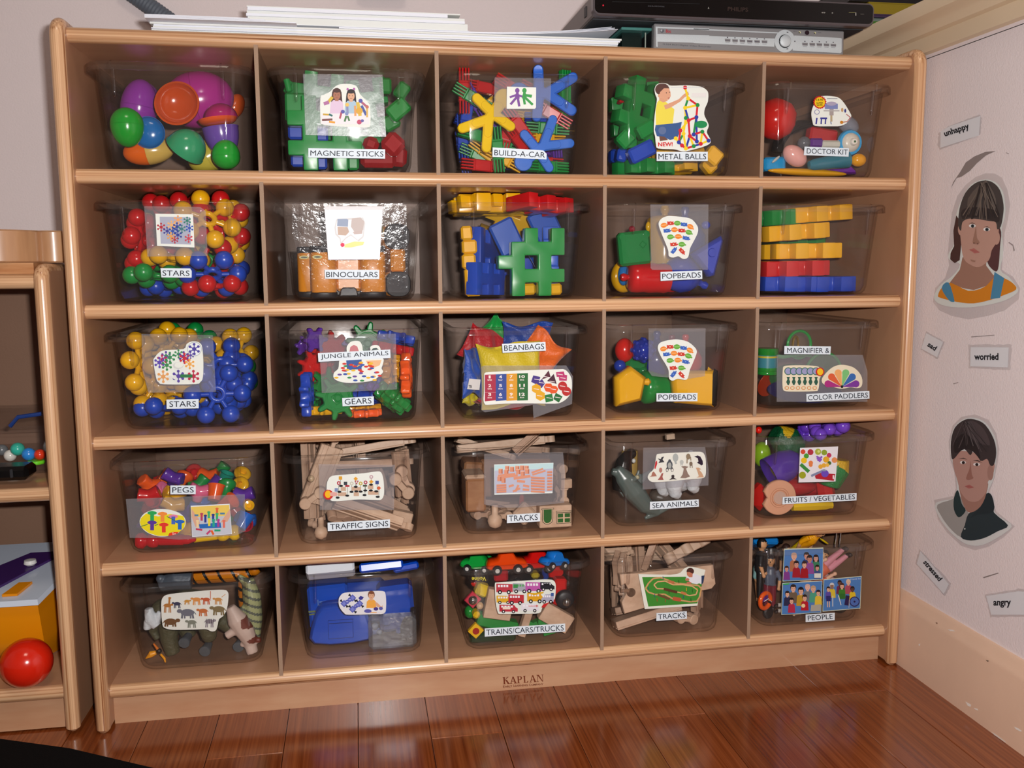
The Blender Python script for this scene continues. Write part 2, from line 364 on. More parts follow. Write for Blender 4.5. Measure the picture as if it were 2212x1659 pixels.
def side(x0, x1, y0, y1, z0, z1, rc, lowcut=0):
    """upright panel: profile in y,z with a rounded top front corner and a bullnose front edge"""
    th = x1 - x0; r = th / 2; g = G(); n = 8
    path = [(y0 + lowcut, z0), (y0, z0 + lowcut)] if lowcut else [(y0, z0)]
    path += [(y0, z0 + (z1 - z0) * .5), (y0, z1 - rc)] + [(y0 + rc - rc * math.cos(a), z1 - rc + rc * math.sin(a)) for a in [PI / 2 * k / 6 for k in range(1, 7)]] + [(y1, z1)]
    N = len(path); rows = []
    for k, (y, z) in enumerate(path):
        a = Vector(path[max(0, k - 1)]); b = Vector(path[min(N - 1, k + 1)]); t = (b - a).normalized(); nn = Vector((t.y, -t.x))
        row = []
        for i in range(n + 1):
            an = PI * i / n; d = r - r * math.sin(an)
            row.append(((x0 + x1) / 2 - r * math.cos(an), y + nn.x * d, z + nn.y * d))
        rows.append(row)
    vs = [p for row in rows for p in row]; fs = []; mi = []
    for k in range(N - 1):
        for i in range(n): fs.append((k * (n + 1) + i, (k + 1) * (n + 1) + i, (k + 1) * (n + 1) + i + 1, k * (n + 1) + i + 1)); mi.append(1)
    g.raw(vs, fs, 1)
    for e, flip in ((0, 0), (n, 1)):
        f = [k * (n + 1) + e for k in range(N)]
        base = len(g.v); g.v.append((x0 if e == 0 else x1, y1, z0)); f.append(base)
        g.f.append(tuple(f) if flip else tuple(f[::-1])); g.m.append(0)
    g.f.append((0, n, len(g.v) - 1, len(g.v) - 2)); g.m.append(0)
    g.f.append(((N - 1) * (n + 1), (N - 1) * (n + 1) + n, len(g.v) - 1, len(g.v) - 2)); g.m.append(0)
    return g
unit = tag(empty('cubby_shelf'), 'wide maple cubby shelf with five rows of five openings holding clear trays', 'shelf')
link('side_panel', side(-ST, 0, -.016, DP, 0, .9555, .026, .006).mesh('side_panel'), unit, [m_ply, m_edgev])
link('side_panel', side(1.175, 1.175 + ST, -.016, DP, 0, .9555, .026, .006).mesh('side_panel'), unit, [m_ply, m_edgev])
for k in range(6):
    g = board_x(0, 1.175, 0, DP - .004, ZS[k], ZS[k] + TH)
    link('top_board' if k == 0 else 'shelf_board', g.mesh('shelf_board', 30), unit, [m_plyx, m_edge])
link('back_panel', G().box((.5875, DP - .002, .5), (1.175, .004, .93)).mesh('back_panel'), unit, [pm('hardboard_back', '7c5e4b', rough=.45, coat=.1, bump=.08, bscale=300, var=.05, vscale=14)])
bp_ = link('base_panel', G().box((.5875, .025, ZS[5] / 2), (1.175, .018, ZS[5])).mesh('base_panel'), unit, [wood('maple_base', 'bd8c6a', 'caa07e', (6, 40, 30), rough=.35, coat=.2, bump=.05)])
for r in range(5):
    za, zb = ZS[r + 1] + TH, ZS[r]
    for c in range(1, 5):
        g = G(); t = .0027
        pr = [(.0022, za - .0055), (.0022, zb + .0035), (DP - .006, zb + .0035), (DP - .006, za - .0055)]
        pr = [(.0022, za - .006), (.0022, zb + .004), (.0095, zb + .0), (DP - .006, zb), (DP - .006, za), (.0095, za)]
        n = len(pr); g.raw([(XS[c] - t, a, b) for a, b in pr] + [(XS[c] + t, a, b) for a, b in pr], [])
        for i in range(n): g.f.append((i, (i + 1) % n, n + (i + 1) % n, n + i)); g.m.append(1 if i in (0,) else 0)
        g.f.append(tuple(range(n))[::-1]); g.m.append(0); g.f.append(tuple(range(n, 2 * n))); g.m.append(0)
        link('divider', g.mesh('divider', 0), unit, [m_hard, m_hedge])
# burnt-in maker's mark on the base panel
PBASE = Plane((0, .016, 0), (0, -1, 0)); OK_ = (1000, 1430); SK = 8.508
def serif(word, A, B, h, ratio=.14):
    """heavy serif capitals built from strokes; A,B ends of the baseline in crop units"""
    W = {'K': .95, 'A': 1.0, 'P': .85, 'L': .82, 'N': 1.0}; gl = {}
    gl['K'] = [rect(.12, 0, .34, 1), rect(.02, 0, .44, .06), rect(.02, .94, .44, 1), [(.34, .45), (.40, .58), (.86, 1), (.72, 1), (.34, .62)], [(.40, .55), (.62, .62), (1.0, 0), (.74, 0)], rect(.66, 0, 1.04, .06), rect(.6, .94, .92, 1)]
    gl['A'] = [[(.44, 1), (.58, 1), (.94, 0), (.70, 0)], [(.44, 1), (.50, .86), (.18, 0), (.08, 0)], rect(.24, .3, .70, .37), rect(-.02, 0, .34, .06), rect(.6, 0, 1.04, .06)]
    gl['P'] = [rect(.12, 0, .34, 1), rect(.02, 0, .46, .06), rect(.02, .94, .5, 1), [(.34, 1), (.62, .98), (.84, .86), (.86, .68), (.76, .52), (.56, .46), (.34, .46), (.34, .53), (.5, .54), (.6, .62), (.64, .74), (.58, .88), (.46, .93), (.34, .94)]]
    gl['L'] = [rect(.12, 0, .34, 1), rect(.02, .94, .44, 1), [(.02, 0), (.02, .06), (.6, .07), (.76, .26), (.84, .26), (.8, 0)]]
    gl['N'] = [rect(.1, 0, .17, 1), rect(.82, 0, .89, 1), [(.1, 1), (.34, 1), (.89, 0), (.78, 0)], rect(0, .94, .3, 1), rect(0, 0, .28, .06), rect(.7, .94, 1.0, 1)]
    tot = sum(W[c] for c in word) + .04 * len(word); items = []; x = 0
    dx, dy = B[0] - A[0], B[1] - A[1]; q = math.hypot(dx, dy)
    for c in word:
        for poly in gl[c]:
            items.append(('6f3016', [(A[0] + dx * (x + u * W[c]) / tot + dy / q * h * v, A[1] + dy * (x + u * W[c]) / tot - dx / q * h * v) for u, v in poly]))
        x += W[c] + .04
    return items
decal('maker_mark', PBASE, OK_, SK, serif('KAPLAN', (735, 408), (1492, 356), 128), bp_, off=.0003, step=.000002)
for wd, a, b, hh in [('E', (740, 474), (768, 472), 44), ('ARLY', (772, 470), (908, 459), 36), ('L', (930, 459), (950, 457), 44), ('EARNING', (955, 456), (1195, 441), 36), ('C', (1215, 441), (1250, 438), 44), ('OMPANY', (1255, 437), (1478, 422), 36)]:
    lettering(wd, PBASE, OK_, SK, a, b, hh, bp_, color='6f3016', off=.0003, bold=.02)
# ------------------------------------------------------------ left cabinet
cab = tag(empty('low_shelf'), 'low maple shelf at the left edge, standing beside the tall cubby shelf', 'shelf')
CX1 = -.041; CX0 = -.72
link('side_panel', side(CX1 - .019, CX1, -.008, .36, .004, .646, .022, .004).mesh('side_panel'), cab, [m_ply, m_edgev])
link('side_panel', side(CX0, CX0 + .019, -.008, .36, .004, .646, .022, .004).mesh('side_panel'), cab, [m_ply, m_edgev])
for nm, z in (('top_board', .613), ('shelf_board', .3285), ('shelf_board', .048)):
    link(nm, board_x(CX0 + .019, CX1 - .019, .0, .35, z, z + .019).mesh(nm, 30), cab, [m_plyx, m_edge])
link('back_panel', G().box(((CX0 + CX1) / 2, .353, .32), (CX1 - CX0 - .02, .005, .6)).mesh('back_panel'), cab, [m_hard])
link('base_panel', G().box(((CX0 + CX1) / 2, .022, .0255), (CX1 - CX0 - .039, .016, .045)).mesh('base_panel'), cab, [MATS['maple_base']])
# board and wooden arches on top
m_beech = wood('beech_toy_wood', 'bb8f72', 'cfa688', (40, 12, 12), rough=.5, bump=.08)
m_beech2 = wood('beech_block_wood', 'a97c58', 'c4976f', (30, 30, 4), rough=.35, coat=.3, bump=.08)
g = G(); out = [(-.52, .012), (-.0625, .012), (-.0625, .34), (-.52, .34)]
g = G(); n = len(out); g.raw([(a, b, .6323) for a, b in out] + [(a, b, .6468) for a, b in out], [(i, (i + 1) % n, n + (i + 1) % n, n + i) for i in range(n)] + [tuple(range(n))[::-1], tuple(range(n, 2 * n))])
bd = link('wooden_board', g.mesh('wooden_board', 0), None, [wood('board_wood', 'b3774a', 'cf9a6c', (8, 40, 90), rough=.3, coat=.4)]); tag(bd, 'flat wooden board lying on top of the low left shelf', 'board')
bl = tag(empty('wooden_block'), 'hollow round-fronted wooden block on the board above the low shelf', 'block')
for i, (a, b) in enumerate([((-.125, .06), .062), ((-.053, .068), .024)]):
    g = G(); g.lathe([(b - .002, .6472), (b, .6492), (b, .688), (b - .002, .690), (b - .008, .690), (b - .008, .6472)], 40, 0, 'z', False)
    g.v = [(p[0] + a[0], p[1] + a[1], p[2]) for p in g.v]
    link('curved_wall', g.mesh('curved_wall'), bl, [m_beech2])
link('end_strip', G().box((-.0285, .060, .6687), (.004, .03, .043), b=.001).mesh('end_strip'), bl, [wood('pale_strip', 'd0b070', 'e0c890', (30, 30, 4))])
def ball(r, n=40): return cached(('ball', r, n), lambda: G().sph((0, 0, 0), r, n, 0, n // 2).mesh('ball', 180))
# clear bin with beads on the middle shelf
m_tray = clear('clear_tray_plastic', (.992, .986, .98), f0=.022, rough=.05, edge=.93, haze=.009, hazecol=(.75, .72, .70), bump=.05, bsc=25)
bn = tag(empty('bead_bin', (-.21, .1, .3477)), 'low clear bin of coloured beads on the middle of the low left shelf', 'bin')
g = G()
def rrect(hw, y0, y1, r, n=4):
    pts = []
    for cx, cy, a0 in ((hw - r, y0 + r, -PI / 2), (hw - r, y1 - r, 0), (-hw + r, y1 - r, PI / 2), (-hw + r, y0 + r, PI)):
        for k in range(n + 1):
            a = a0 + PI / 2 * k / n; pts.append((cx + r * math.cos(a), cy + r * math.sin(a)))
    return pts
def loft(loops, caps=(1, 1)):
    g = G(); n = len(loops[0][0]); vs = []; fs = []
    for pts, z in loops: vs += [(a, b, z) for a, b in pts]
    for k in range(len(loops) - 1):
        for i in range(n): fs.append((k * n + i, k * n + (i + 1) % n, (k + 1) * n + (i + 1) % n, (k + 1) * n + i))
    if caps[0]: fs.append(tuple(range(n))[::-1])
    if caps[1]: fs.append(tuple(range((len(loops) - 1) * n, len(loops) * n)))
    return g.raw(vs, fs)
g = loft([(rrect(.135, 0, .2, .015), 0), (rrect(.14, -.005, .205, .018), .06), (rrect(.147, -.012, .212, .02), .062), (rrect(.147, -.012, .212, .02), .066), (rrect(.138, -.003, .203, .016), .065), (rrect(.132, .003, .197, .014), .003)])
link('bin_shell', g.mesh('bin_shell'), bn, [m_tray])
link('lid', loft([(rrect(.147, -.012, .212, .02), .067), (rrect(.147, -.012, .212, .02), .071), (rrect(.12, .012, .185, .02), .0725)]).mesh('lid'), bn, [m_tray])
for hx in (-.06, .09): link('blue_latch', G().tube([(hx - .012, -.014, .072), (hx, -.017, .085), (hx + .03, -.012, .088)], .003, 8).mesh('latch'), bn, [pm('navy_plastic', '1e3a7a', rough=.3)])
PC = {}
def pl(c, rough=.22, sss=0): return pm('plastic_' + c, c, rough=rough, coat=.25, spec=.5)
RED, YEL, GRN, BLU, PUR, ORG = 'c4171c', 'e8ae10', '0d8a3c', '1545b8', '5a2a9e', 'ee5a14'
def loose_ball(px, py, Y, r, c, label, group=None, name='bead'):
    o = link(name, ball(r, 24), None, [pl(c)], P(px, py, Y)); tag(o, label, 'bead' if name == 'bead' else 'ball', group); return o
for a in [(38, 970, .105, .0095, '35b5a0', 'teal bead, highest of the beads in the clear bin on the low left shelf'), (62, 981, .10, .0092, '2f86d8', 'sky blue bead between teal and red beads in the clear bin'), (86, 982, .10, .0078, 'd8391e', 'red bead at the right end of the clear bead bin'),
          (22, 984, .112, .0085, 'e8e6e0', 'white bead at the left of the clear bead bin'), (4, 972, .118, .0082, '6a6f74', 'grey bead at the far left edge of the clear bead bin')]: loose_ball(*a)
gd = link('green_disc', cached('gdisc', lambda: G().lathe([(.001, 0), (.011, .001), (.012, .003), (.011, .006), (.001, .007)], 20).mesh('disc')), None, [pl('6fd42a')], P(79, 1003, .10)); tag(gd, 'lime green bead disc lying below the red bead in the bead bin', 'bead')
bk = tag(empty('black_case', P(28, 1021, .035)), 'small black rounded case on the middle of the low left shelf', 'case')
link('case_body', G().box((-.055, .015, -.001), (.15, .04, .019), b=.005).mesh('case_body'), bk, [pm('black_plastic', '08090a', rough=.25)])
link('clasp', G().box((.0, -.006, .0), (.004, .003, .012), b=.001).mesh('clasp'), bk, [pm('dark_grey_plastic', '2a2c30', rough=.35)])
# yellow pound-and-roll toy with red ball on the bottom shelf
toy = tag(empty('ball_toy', (-.15, .12, .0677)), 'orange-yellow plastic toy with a white top panel on bottom of the low left shelf', 'toy')
o_ = P(0, 1400, .1); m_ty = pl('e08a08', .3)
g = G(); out = []
tp = [P(-150, 1440, .03), P(-150, 1335, .03), P(30, 1318, .05), P(100, 1300, .16), P(118, 1300, .2), P(112, 1395, .2), P(88, 1460, .14), P(60, 1500, .08)]
base = toy.location
A = lambda p: tuple(Vector(p) - base)
f = [(-.27, -.09, .0), (.09, -.09, .0), (.09, .10, .0), (-.27, .10, .0)]
t0 = [(-.27, -.062, .107), (.045, -.062, .107), (.083, .10, .137), (-.27, .10, .137)]
fr = [(-.27, -.075, .05), (.055, -.075, .05), (.084, .1, .05), (-.27, .1, .05)]
g.raw([(-.27, -.03, .001), (.03, -.03, .001), (.08, .1, .001), (-.27, .1, .001)] + fr + t0, [(3, 2, 1, 0), (0, 1, 5, 4), (1, 2, 6, 5), (2, 3, 7, 6), (3, 0, 4, 7), (4, 5, 9, 8), (5, 6, 10, 9), (6, 7, 11, 10), (7, 4, 8, 11), (8, 9, 10, 11)])
link('toy_body', g.mesh('toy_body', 60), toy, [m_ty])
g = G(); g.raw([(-.28, -.078, .104), (.052, -.078, .104), (.0875, .1, .136), (-.28, .1, .136), (-.28, -.074, .111), (.05, -.074, .111), (.085, .1, .143), (-.28, .1, .143)], [(3, 2, 1, 0), (0, 1, 5, 4), (1, 2, 6, 5), (2, 3, 7, 6), (3, 0, 4, 7), (4, 5, 6, 7)])
tpn = link('top_panel', g.mesh('top_panel', 0), toy, [pl('c9d4e4', .3)])
th_ = math.atan2(.032, .174)
def on_top(x, y, dz=.0006): return (x, y, .111 + (y + .074) * math.tan(th_) + dz)
for nm, c, q in (('purple_key', '3f2360', [(-.1, -.05), (-.02, -.05), (.05, .06), (.0, .06)]), ('teal_key', '1f6f8a', [(-.2, -.04), (-.12, -.04), (-.06, .06), (-.14, .06)]), ('orange_key', 'e08a08', [(.0, -.062), (.02, -.062), (.03, -.03), (.012, -.03)])):
    g = G(); g.raw([on_top(*p, .0004) for p in q] + [on_top(*p, .004) for p in q], [(0, 1, 5, 4), (1, 2, 6, 5), (2, 3, 7, 6), (3, 0, 4, 7), (4, 5, 6, 7)]); link(nm, g.mesh(nm, 0), toy, [pl(c, .3)])
link('white_peg', G().at(on_top(.012, .02, .004)).lathe([(.006, 0), (.009, .003), (.008, .008), (.001, .009)], 16).mesh('peg'), toy, [pl('e8e8e4')])
rb = link('red_ball', ball(.0335, 40), None, [pl('d32410', .18)], P(50, 1427, -.0) + Vector((0, .012, -.002))); tag(rb, 'large red plastic ball resting in front of the yellow toy on the low shelf', 'ball')
rb.location.z = .0672 + .0335 + .0005
# dark floor mat
pts = [(-.9, .02), (-.14, -.012), (-.04, -.055), (.062, -.115), (.25, -.225), (.5, -.37), (.5, -1.0), (-.9, -1.0)]
g = G(); n = len(pts); g.raw([(a, b, .0003) for a, b in pts] + [(a, b, .006) for a, b in pts], [(i, (i + 1) % n, n + (i + 1) % n, n + i) for i in range(n)] + [tuple(range(n))[::-1], tuple(range(n, 2 * n))])
mt = link('floor_mat', g.mesh('floor_mat', 0), None, [pm('black_felt', '0b0b0d', rough=.95, bump=.6, bscale=900, spec=.1)]); tag(mt, 'black felt mat on the floor at the lower left corner', 'mat')
# ------------------------------------------------------------ things on top of the cubby shelf
TZ = ZS[0] + TH + .0003
m_paper = pm('white_paper', 'e2e6f0', rough=.7)
m_paper2 = pm('ivory_paper', 'dcdfdc', rough=.7)
def pile(name, label, x0, x1, y0, y1, z0, layers, group=None, mats=(m_paper, m_paper2)):
    r = tag(empty(name, (x0, y0, z0)), label, 'paper', group); z = 0
    for i, (t, dl, dr, dy) in enumerate(layers):
        g = G(); N = 14; a0 = dl; a1 = x1 - x0 + dr
        def lift(u): return 0
        g.box(((a0 + a1) / 2, (y1 - y0) / 2 + dy, z + t / 2), (a1 - a0, y1 - y0, t - .0002))
        link('sheet_bundle', g.mesh('sheet_bundle', 0), r, [mats[i % 2]]); z += t
    return r, z
L1 = [(.0018 + .0008 * rnd.random(), rnd.uniform(-.003, .002), rnd.uniform(-.004, .003), rnd.uniform(-.003, .003)) for _ in range(6)]
r1_, z1_ = pile('paper_stack', 'long low stack of loose white paper along the left of the shelf top', .100, .733, .022, .25, TZ, L1)
# curled sheets at the right end and a loose pile on the left end of the stack
for k in range(3):
    g = G(); N = 14; vs = []; fs = []
    for i in range(N + 1):
        u = i / N; X = .34 + (.39 - .004 * k) * u; zz = z1_ + .0006 + .0011 * k + (.0125 + .0008 * k) * max(0, (u - .45) / .55) ** 2
        vs += [(X, .0 + .002 * k, zz), (X, .20, zz), (X, .0 + .002 * k, zz + .0007), (X, .20, zz + .0007)]
    for i in range(N):
        a = 4 * i; b = a + 4; fs += [(a, b, b + 2, a + 2), (a + 2, b + 2, b + 3, a + 3), (a, a + 1, b + 1, b), (a + 1, a + 3, b + 3, b + 1)]
    fs += [(0, 2, 3, 1), (4 * N, 4 * N + 1, 4 * N + 3, 4 * N + 2)]
    g.raw([(v[0] - .1 + .0, v[1], v[2]) for v in vs], fs); link('curled_sheet', g.mesh('curled_sheet', 30), r1_, [m_paper])
for k in range(4):
    g = G(); g.box((.06 + .03 * (3 - k) / 3, .06, z1_ + .0006 + .0012 * k), (.13 + .02 * (3 - k), .16, .0010)); link('loose_sheet', g.mesh('loose_sheet', 0), r1_, [m_paper])
L2 = [(.0008, .0, .0, 0), (.009, .001, -.002, .001), (.0035, -.001, -.006, 0), (.004, .0, -.006, .002), (.0045, .001, -.03, 0), (.002, .0, -.012, .003)]
pile('paper_stack', 'shorter thick stack of white paper lying on the long stack', .219, .519, .036, .24, TZ + z1_ + .0062, L2)
# grey cable duct on the back wall and dark shelf edge seen above
def on_wall(px, py): return P(px, py, HB - .012)
g = G(); a, b = on_wall(262, -30), on_wall(388, 60); pts = [a + (b - a) * i / 40 for i in range(41)]
g.tube(pts, [.0135 + .0012 * (i % 2) for i in range(41)], 14); dk = link('cable_hose', g.mesh('cable_hose', 30), None, [pm('slate_rubber', '5b6470', rough=.6)]); tag(dk, 'grey ribbed hose slanting down the wall behind the paper', 'hose')
fb = P(822, -14, HB - .012); fo = link('bracket', G().prism([(-.042, .03), (.042, .03), (.042, -.002), (.03, -.006), (-.03, -.006), (-.042, -.001)], -.01, .01, .001).mesh('bracket', 40), None, [pm('dark_plum', '241a2c', rough=.5)], fb); tag(fo, 'dark plum bracket on the back wall at the top edge above the paper', 'bracket')
# silver recorder
fx = lambda px, py, Y=.02: P(px, py, Y)
DV = Plane((0, .018, 0), (0, -1, 0)); K1 = (1500, 0); s1 = 5.53
a = P(1413, 52, .018); b = P(1823, 66, .018); dvr_x0, dvr_x1 = a.x, P(1823, 100, .018).x; zt = .9805
dvr = tag(empty('video_recorder', ((dvr_x0 + dvr_x1) / 2, .02, TZ)), 'flat silver recorder box with a round dial on top of the shelf', 'recorder')
m_dsil = pm('dull_silver', '8a8a8c', rough=.45, metal=.25); m_sil = pm('bright_silver', 'c4ccd0', rough=.5, metal=.15, bump=.2, bscale=900); m_blk = pm('gloss_black', '050506', rough=.12); m_dk = pm('dark_case', '1d1d20', rough=.5)
hw = (dvr_x1 - dvr_x0) / 2
link('case_body', G().box((0, .12, (zt - TZ) / 2), (2 * hw - .004, .22, zt - TZ - .001), b=.001).mesh('case'), dvr, [m_dk])
link('front_panel', G().box((0, .004, (zt - TZ) / 2), (2 * hw, .012, zt - TZ), b=.0015).mesh('front'), dvr, [m_dsil])
DV = Plane((0, .018, 0), (0, -1, 0))
fp = dvr
loc = dvr.location.copy()
def dch(name, items, parent, **k):
    o = decal(name, DV, K1, s1, items, None, **k); o.parent = parent; o.location = -parent.location; return o
K1 = (1220, 0); s1 = 7.373
dch('silver_band', [(m_sil, [(1445, 425), (1455, 745), (1478, 750), (1475, 665), (2300, 690), (2300, 565), (1475, 542), (1475, 450), (2300, 478), (2300, 455)])], dvr, off=.0006)
K1 = (1500, 0); s1 = 5.53
dch('silver_band', [(m_sil, [(-10, 342), (1000, 388), (1000, 402), (-10, 356)]), (m_sil, [(-10, 422), (960, 462), (950, 560), (-10, 516)]), (m_sil, [(1190, 425), (1740, 455), (1758, 462), (1755, 625), (1740, 636), (1170, 605)])], dvr, off=.0006)
bt = [(360, 465), (448, 470), (536, 473), (624, 477), (712, 480), (800, 483), (1283, 512), (1370, 514), (1455, 517), (1540, 520), (1622, 524)]
for u, v in bt:
    dch('button', [(m_dsil, [(u, v), (u + 68, v + 3), (u + 66, v + 36), (u + 4, v + 33)]), ('4a4656', [(u + 4, v + 14), (u + 64, v + 17), (u + 64, v + 23), (u + 4, v + 20)]), ('55505a', [(u + 26, v - 22), (u + 40, v - 22), (u + 40, v - 10), (u + 26, v - 10)]), ('8a8c94', [(u + 8, v + 42), (u + 58, v + 45), (u + 58, v + 50), (u + 8, v + 47)])], dvr, off=.0009)
cdl = DV.hit(1500 + 1078 / 5.53, 494 / 5.53) - loc
R_ = .0160
dl = link('dial_ring', G().at((cdl.x, -.003, cdl.z)).lathe([(.0095, .0), (.0098, .003), (R_ - .001, .0035), (R_, .001), (R_, 0)][::-1], 40, 0, 'y').mesh('dial'), dvr, [m_sil], rot=(0, 0, 0))
dl.rotation_euler = (0, 0, 0)
link('dial_centre', G().at((cdl.x, -.0035, cdl.z), (0, 0, PI)).lathe([(.0085, -.002), (.0085, .002), (.007, .0032), (.001, .0035)], 30, 0, 'y').mesh('dial_centre'), dvr, [m_sil])
dch('dial_marks', [('3a3a40', rect(1075, 396, 1095, 404)), ('3a3a40', rect(1072, 594, 1092, 602)), ('3a3a40', rect(985, 492, 997, 504)), ('3a3a40', rect(1165, 502, 1177, 514))], dvr, off=.0075)
dch('sensor_window', [('24101c', circ(1343, 392, 27)), ('d8d4a0', circ(1255, 388, 12)), ('3d4038', circ(1250, 392, 8)), ('d8d4a0', circ(1437, 395, 12)), ('3d4038', circ(1432, 399, 8))], dvr, off=.0008)
def dlet(body, A_, B_, h, parent, k, s, color, plane=None, off=.0009, bold=0):
    o = lettering(body, plane or DV, k, s, A_, B_, h, None, color, off, bold); o.parent = parent; o.location = -parent.location; return o
dlet('H.264 8CH Digital Video Recorder', (1558, 722), (2330, 766), 30, dvr, (1220, 0), 7.373, '4a4a50')
dch_k = K1; K1 = (1220, 0); s1 = 7.373
dch('emblem', [('5c5f66', circ(1548, 494, 30, 20)), ('b5b8bc', circ(1540, 488, 17, 14)), ('5c5f66', circ(1550, 492, 9, 10))], dvr, off=.0008)
K1 = (1500, 0); s1 = 5.53
dlet('8oc', (1605, 522), (1690, 526), 52, dvr, (1220, 0), 7.373, 'b02030', bold=.02)
dlet('SELECT', (1180, 380), (1222, 382), 10, dvr, (1500, 0), 5.53, '4a4a50'); dlet('POWER', (1470, 396), (1512, 398), 10, dvr, (1500, 0), 5.53, '4a4a50')
# black disc player
py0 = -.004
a = P(1283, 35, py0); b = P(1886, 57, py0); zb_ = .9832; zt_ = 1.0135
dvd = tag(empty('disc_player', ((a.x + b.x) / 2, py0, zb_)), 'wide glossy black disc player lying on the silver recorder', 'disc player')
hw = (b.x - a.x) / 2 + .001
link('case_body', G().box((0, .13, .0155), (2 * hw - .004, .236, .030), b=.002).mesh('case'), dvd, [pm('player_case', '6c6461', rough=.4, metal=.4)])
def rr(hx, z0, z1, r, n=6):
    return [(sx * (hx - r) + r * math.cos(a0 + PI / 2 * k / n), (z1 - r if a0 < PI - .1 else z0 + r) + r * math.sin(a0 + PI / 2 * k / n)) for sx, a0 in ((1, 0), (-1, PI / 2), (-1, PI), (1, 3 * PI / 2)) for k in range(n + 1)]
link('bezel', G().prism(rr(hw, -.0012, .0312, .009), .0, .014, .0012).mesh('bezel'), dvd, [pm('gunmetal', '6a6468', rough=.3, metal=.6)])
link('front_panel', G().prism(rr(hw - .0022, .0022, .0290, .007), -.0008, .006, .0006).mesh('front_panel'), dvd, [m_blk])
link('underside', G().box((0, .13, -.0008), (2 * hw - .01, .22, .0012)).mesh('underside'), dvd, [pm('dark_slate', '2c3136', rough=.6)])
g = G(); vx = -hw + .0018
for k in range(5): g.raw([(vx, .11 + .002 * k, .008 + .001), (vx, .118, .008 + .004 * k), (vx, .119, .009 + .004 * k), (vx, .113 + .001 * k, .009)], [(0, 1, 2, 3)])
g = G().box((-hw + .0015, .05, .016), (.0012, .011, .014)); link('vent', g.mesh('vent'), dvd, [m_dk])
DP_ = Plane((0, py0 - .0008, 0), (0, -1, 0))
def pch(name, items, **k):
    o = decal(name, DP_, K1, s1, items, None, off=.0003, **k); o.parent = dvd; o.location = -dvd.location
K1 = (1220, 0); s1 = 7.373
link('standby_light', G().at(tuple(DP_.hit(1220 + 612 / 7.373, 85 / 7.373) - dvd.location)).sph((0, 0, 0), .0012, 10).mesh('led'), dvd, [pm('red_led', '300008', rough=.3, emit='c0102a')])
pch('panel_line', [('1c1c1e', [(755, 25), (2150, 60), (2150, 66), (755, 31)])])
K1 = (1500, 0); s1 = 5.53
pch('button_mark', [('8a8884', [(160, 100), (168, 82), (176, 100)]), ('8a8884', rect(158, 103, 178, 107)), ('8a8884', [(1548, 142), (1566, 152), (1548, 162)]), ('8a8884', rect(1518, 145, 1542, 158)), ('8a8884', rect(1638, 150, 1654, 162)), ('7d7c50', rect(1842, 148, 1920, 154)), ('8a8884', rect(1918, 152, 1932, 188)), ('66645e', rect(1980, 168, 2025, 174))])
dlet('PHILIPS', (395, 132), (640, 142), 50, dvd, (1500, 0), 5.53, '2e201c', DP_, .0003, .02)
dlet('DVD PLAYER DVP3962', (1325, 108), (1585, 116), 20, dvd, (1220, 0), 7.373, '55555a', DP_, .0003)
# dark glass box between the paper and the recorder
gb = tag(empty('dark_glass_box', P(1355, 60, .05)), 'dark box with a greenish glass rim left of the silver recorder', 'box')
x0, x1 = .742, P(1398, 90, .03).x; l0 = gb.location
link('box_body', G().box(((x0 + x1) / 2 - l0.x, .10, (TZ + .974) / 2 - l0.z), (x1 - x0 - .004, .2, .974 - TZ)).mesh('box_body'), gb, [pm('dark_green_glass', '10201e', rough=.15)])
link('glass_rim', G().box(((x0 + x1) / 2 - l0.x + .004, .095, .9765 - l0.z), (x1 - x0 + .014, .22, .004), b=.001).mesh('glass_rim'), gb, [pm('teal_glass_edge', '4f8680', rough=.15)])
link('corner_strip', G().box((x1 - l0.x + .001, -.008, (TZ + .973) / 2 - l0.z), (.0015, .002, .973 - TZ)).mesh('corner_strip'), gb, [pm('pale_strip2', '9aa49a', rough=.3)])
# cases and books piled behind the right end
bx = .085
for k, (zz, t, x0, x1, c, nm, lb) in enumerate([(.9433, .0742, 1.212, 1.40, '8a8a86', 'flat_box', 'grey box at the bottom of the pile behind the molding'), (1.018, .018, 1.209, 1.30, '2a7fa8', 'flat_box', 'blue flat box low in the pile right of the recorder'), (1.0365, .0065, 1.215, 1.36, '141416', 'disc_case', 'black disc case above the blue box right of the recorder'),
        (1.0435, .0105, 1.236, 1.40, '4a3a34', 'book', 'brown book below the green case behind the molding'), (1.0545, .0065, 1.246, 1.42, '4a7a2a', 'disc_case', 'green disc case in the pile right of the disc player'), (1.0615, .005, 1.25, 1.43, '7a8a80', 'disc_case', 'grey disc case between green case and purple case'), (1.067, .0055, 1.252, 1.44, '3d2a4c', 'disc_case', 'purple disc case under the olive book'),
        (1.073, .020, 1.25, 1.47, '8f7c14', 'book', 'thick olive yellow book high on the pile right of the disc player'), (1.0935, .03, 1.215, 1.37, '0c0c10', 'disc_case', 'black case on top of the olive book at the upper right')]):
    yy = .25 + .003 * (k % 3)
    o = tag(empty(nm, ((x0 + x1) / 2, yy, zz + t / 2)), lb, 'book' if nm == 'book' else 'box' if nm == 'flat_box' else 'case')
    cov = pm('cover_' + c, c, rough=.35)
    for sg in (-1, 1): link('cover', G().box((0, .07, sg * (t / 2 - .0008)), (x1 - x0, .14, .0014)).mesh('cover', 0), o, [cov])
    link('spine' if nm != 'book' else 'page_block', G().box((0, .07, 0), (x1 - x0 - .001, .138, t - .003)).mesh('core', 0), o, [cov if nm != 'book' or c == '8f7c14' else pm('page_edge', 'c9c2b0')])
gp = tag(empty('plastic_bag', (1.415, .29, 1.0935)), 'crumpled grey plastic bag at the top right corner', 'bag')
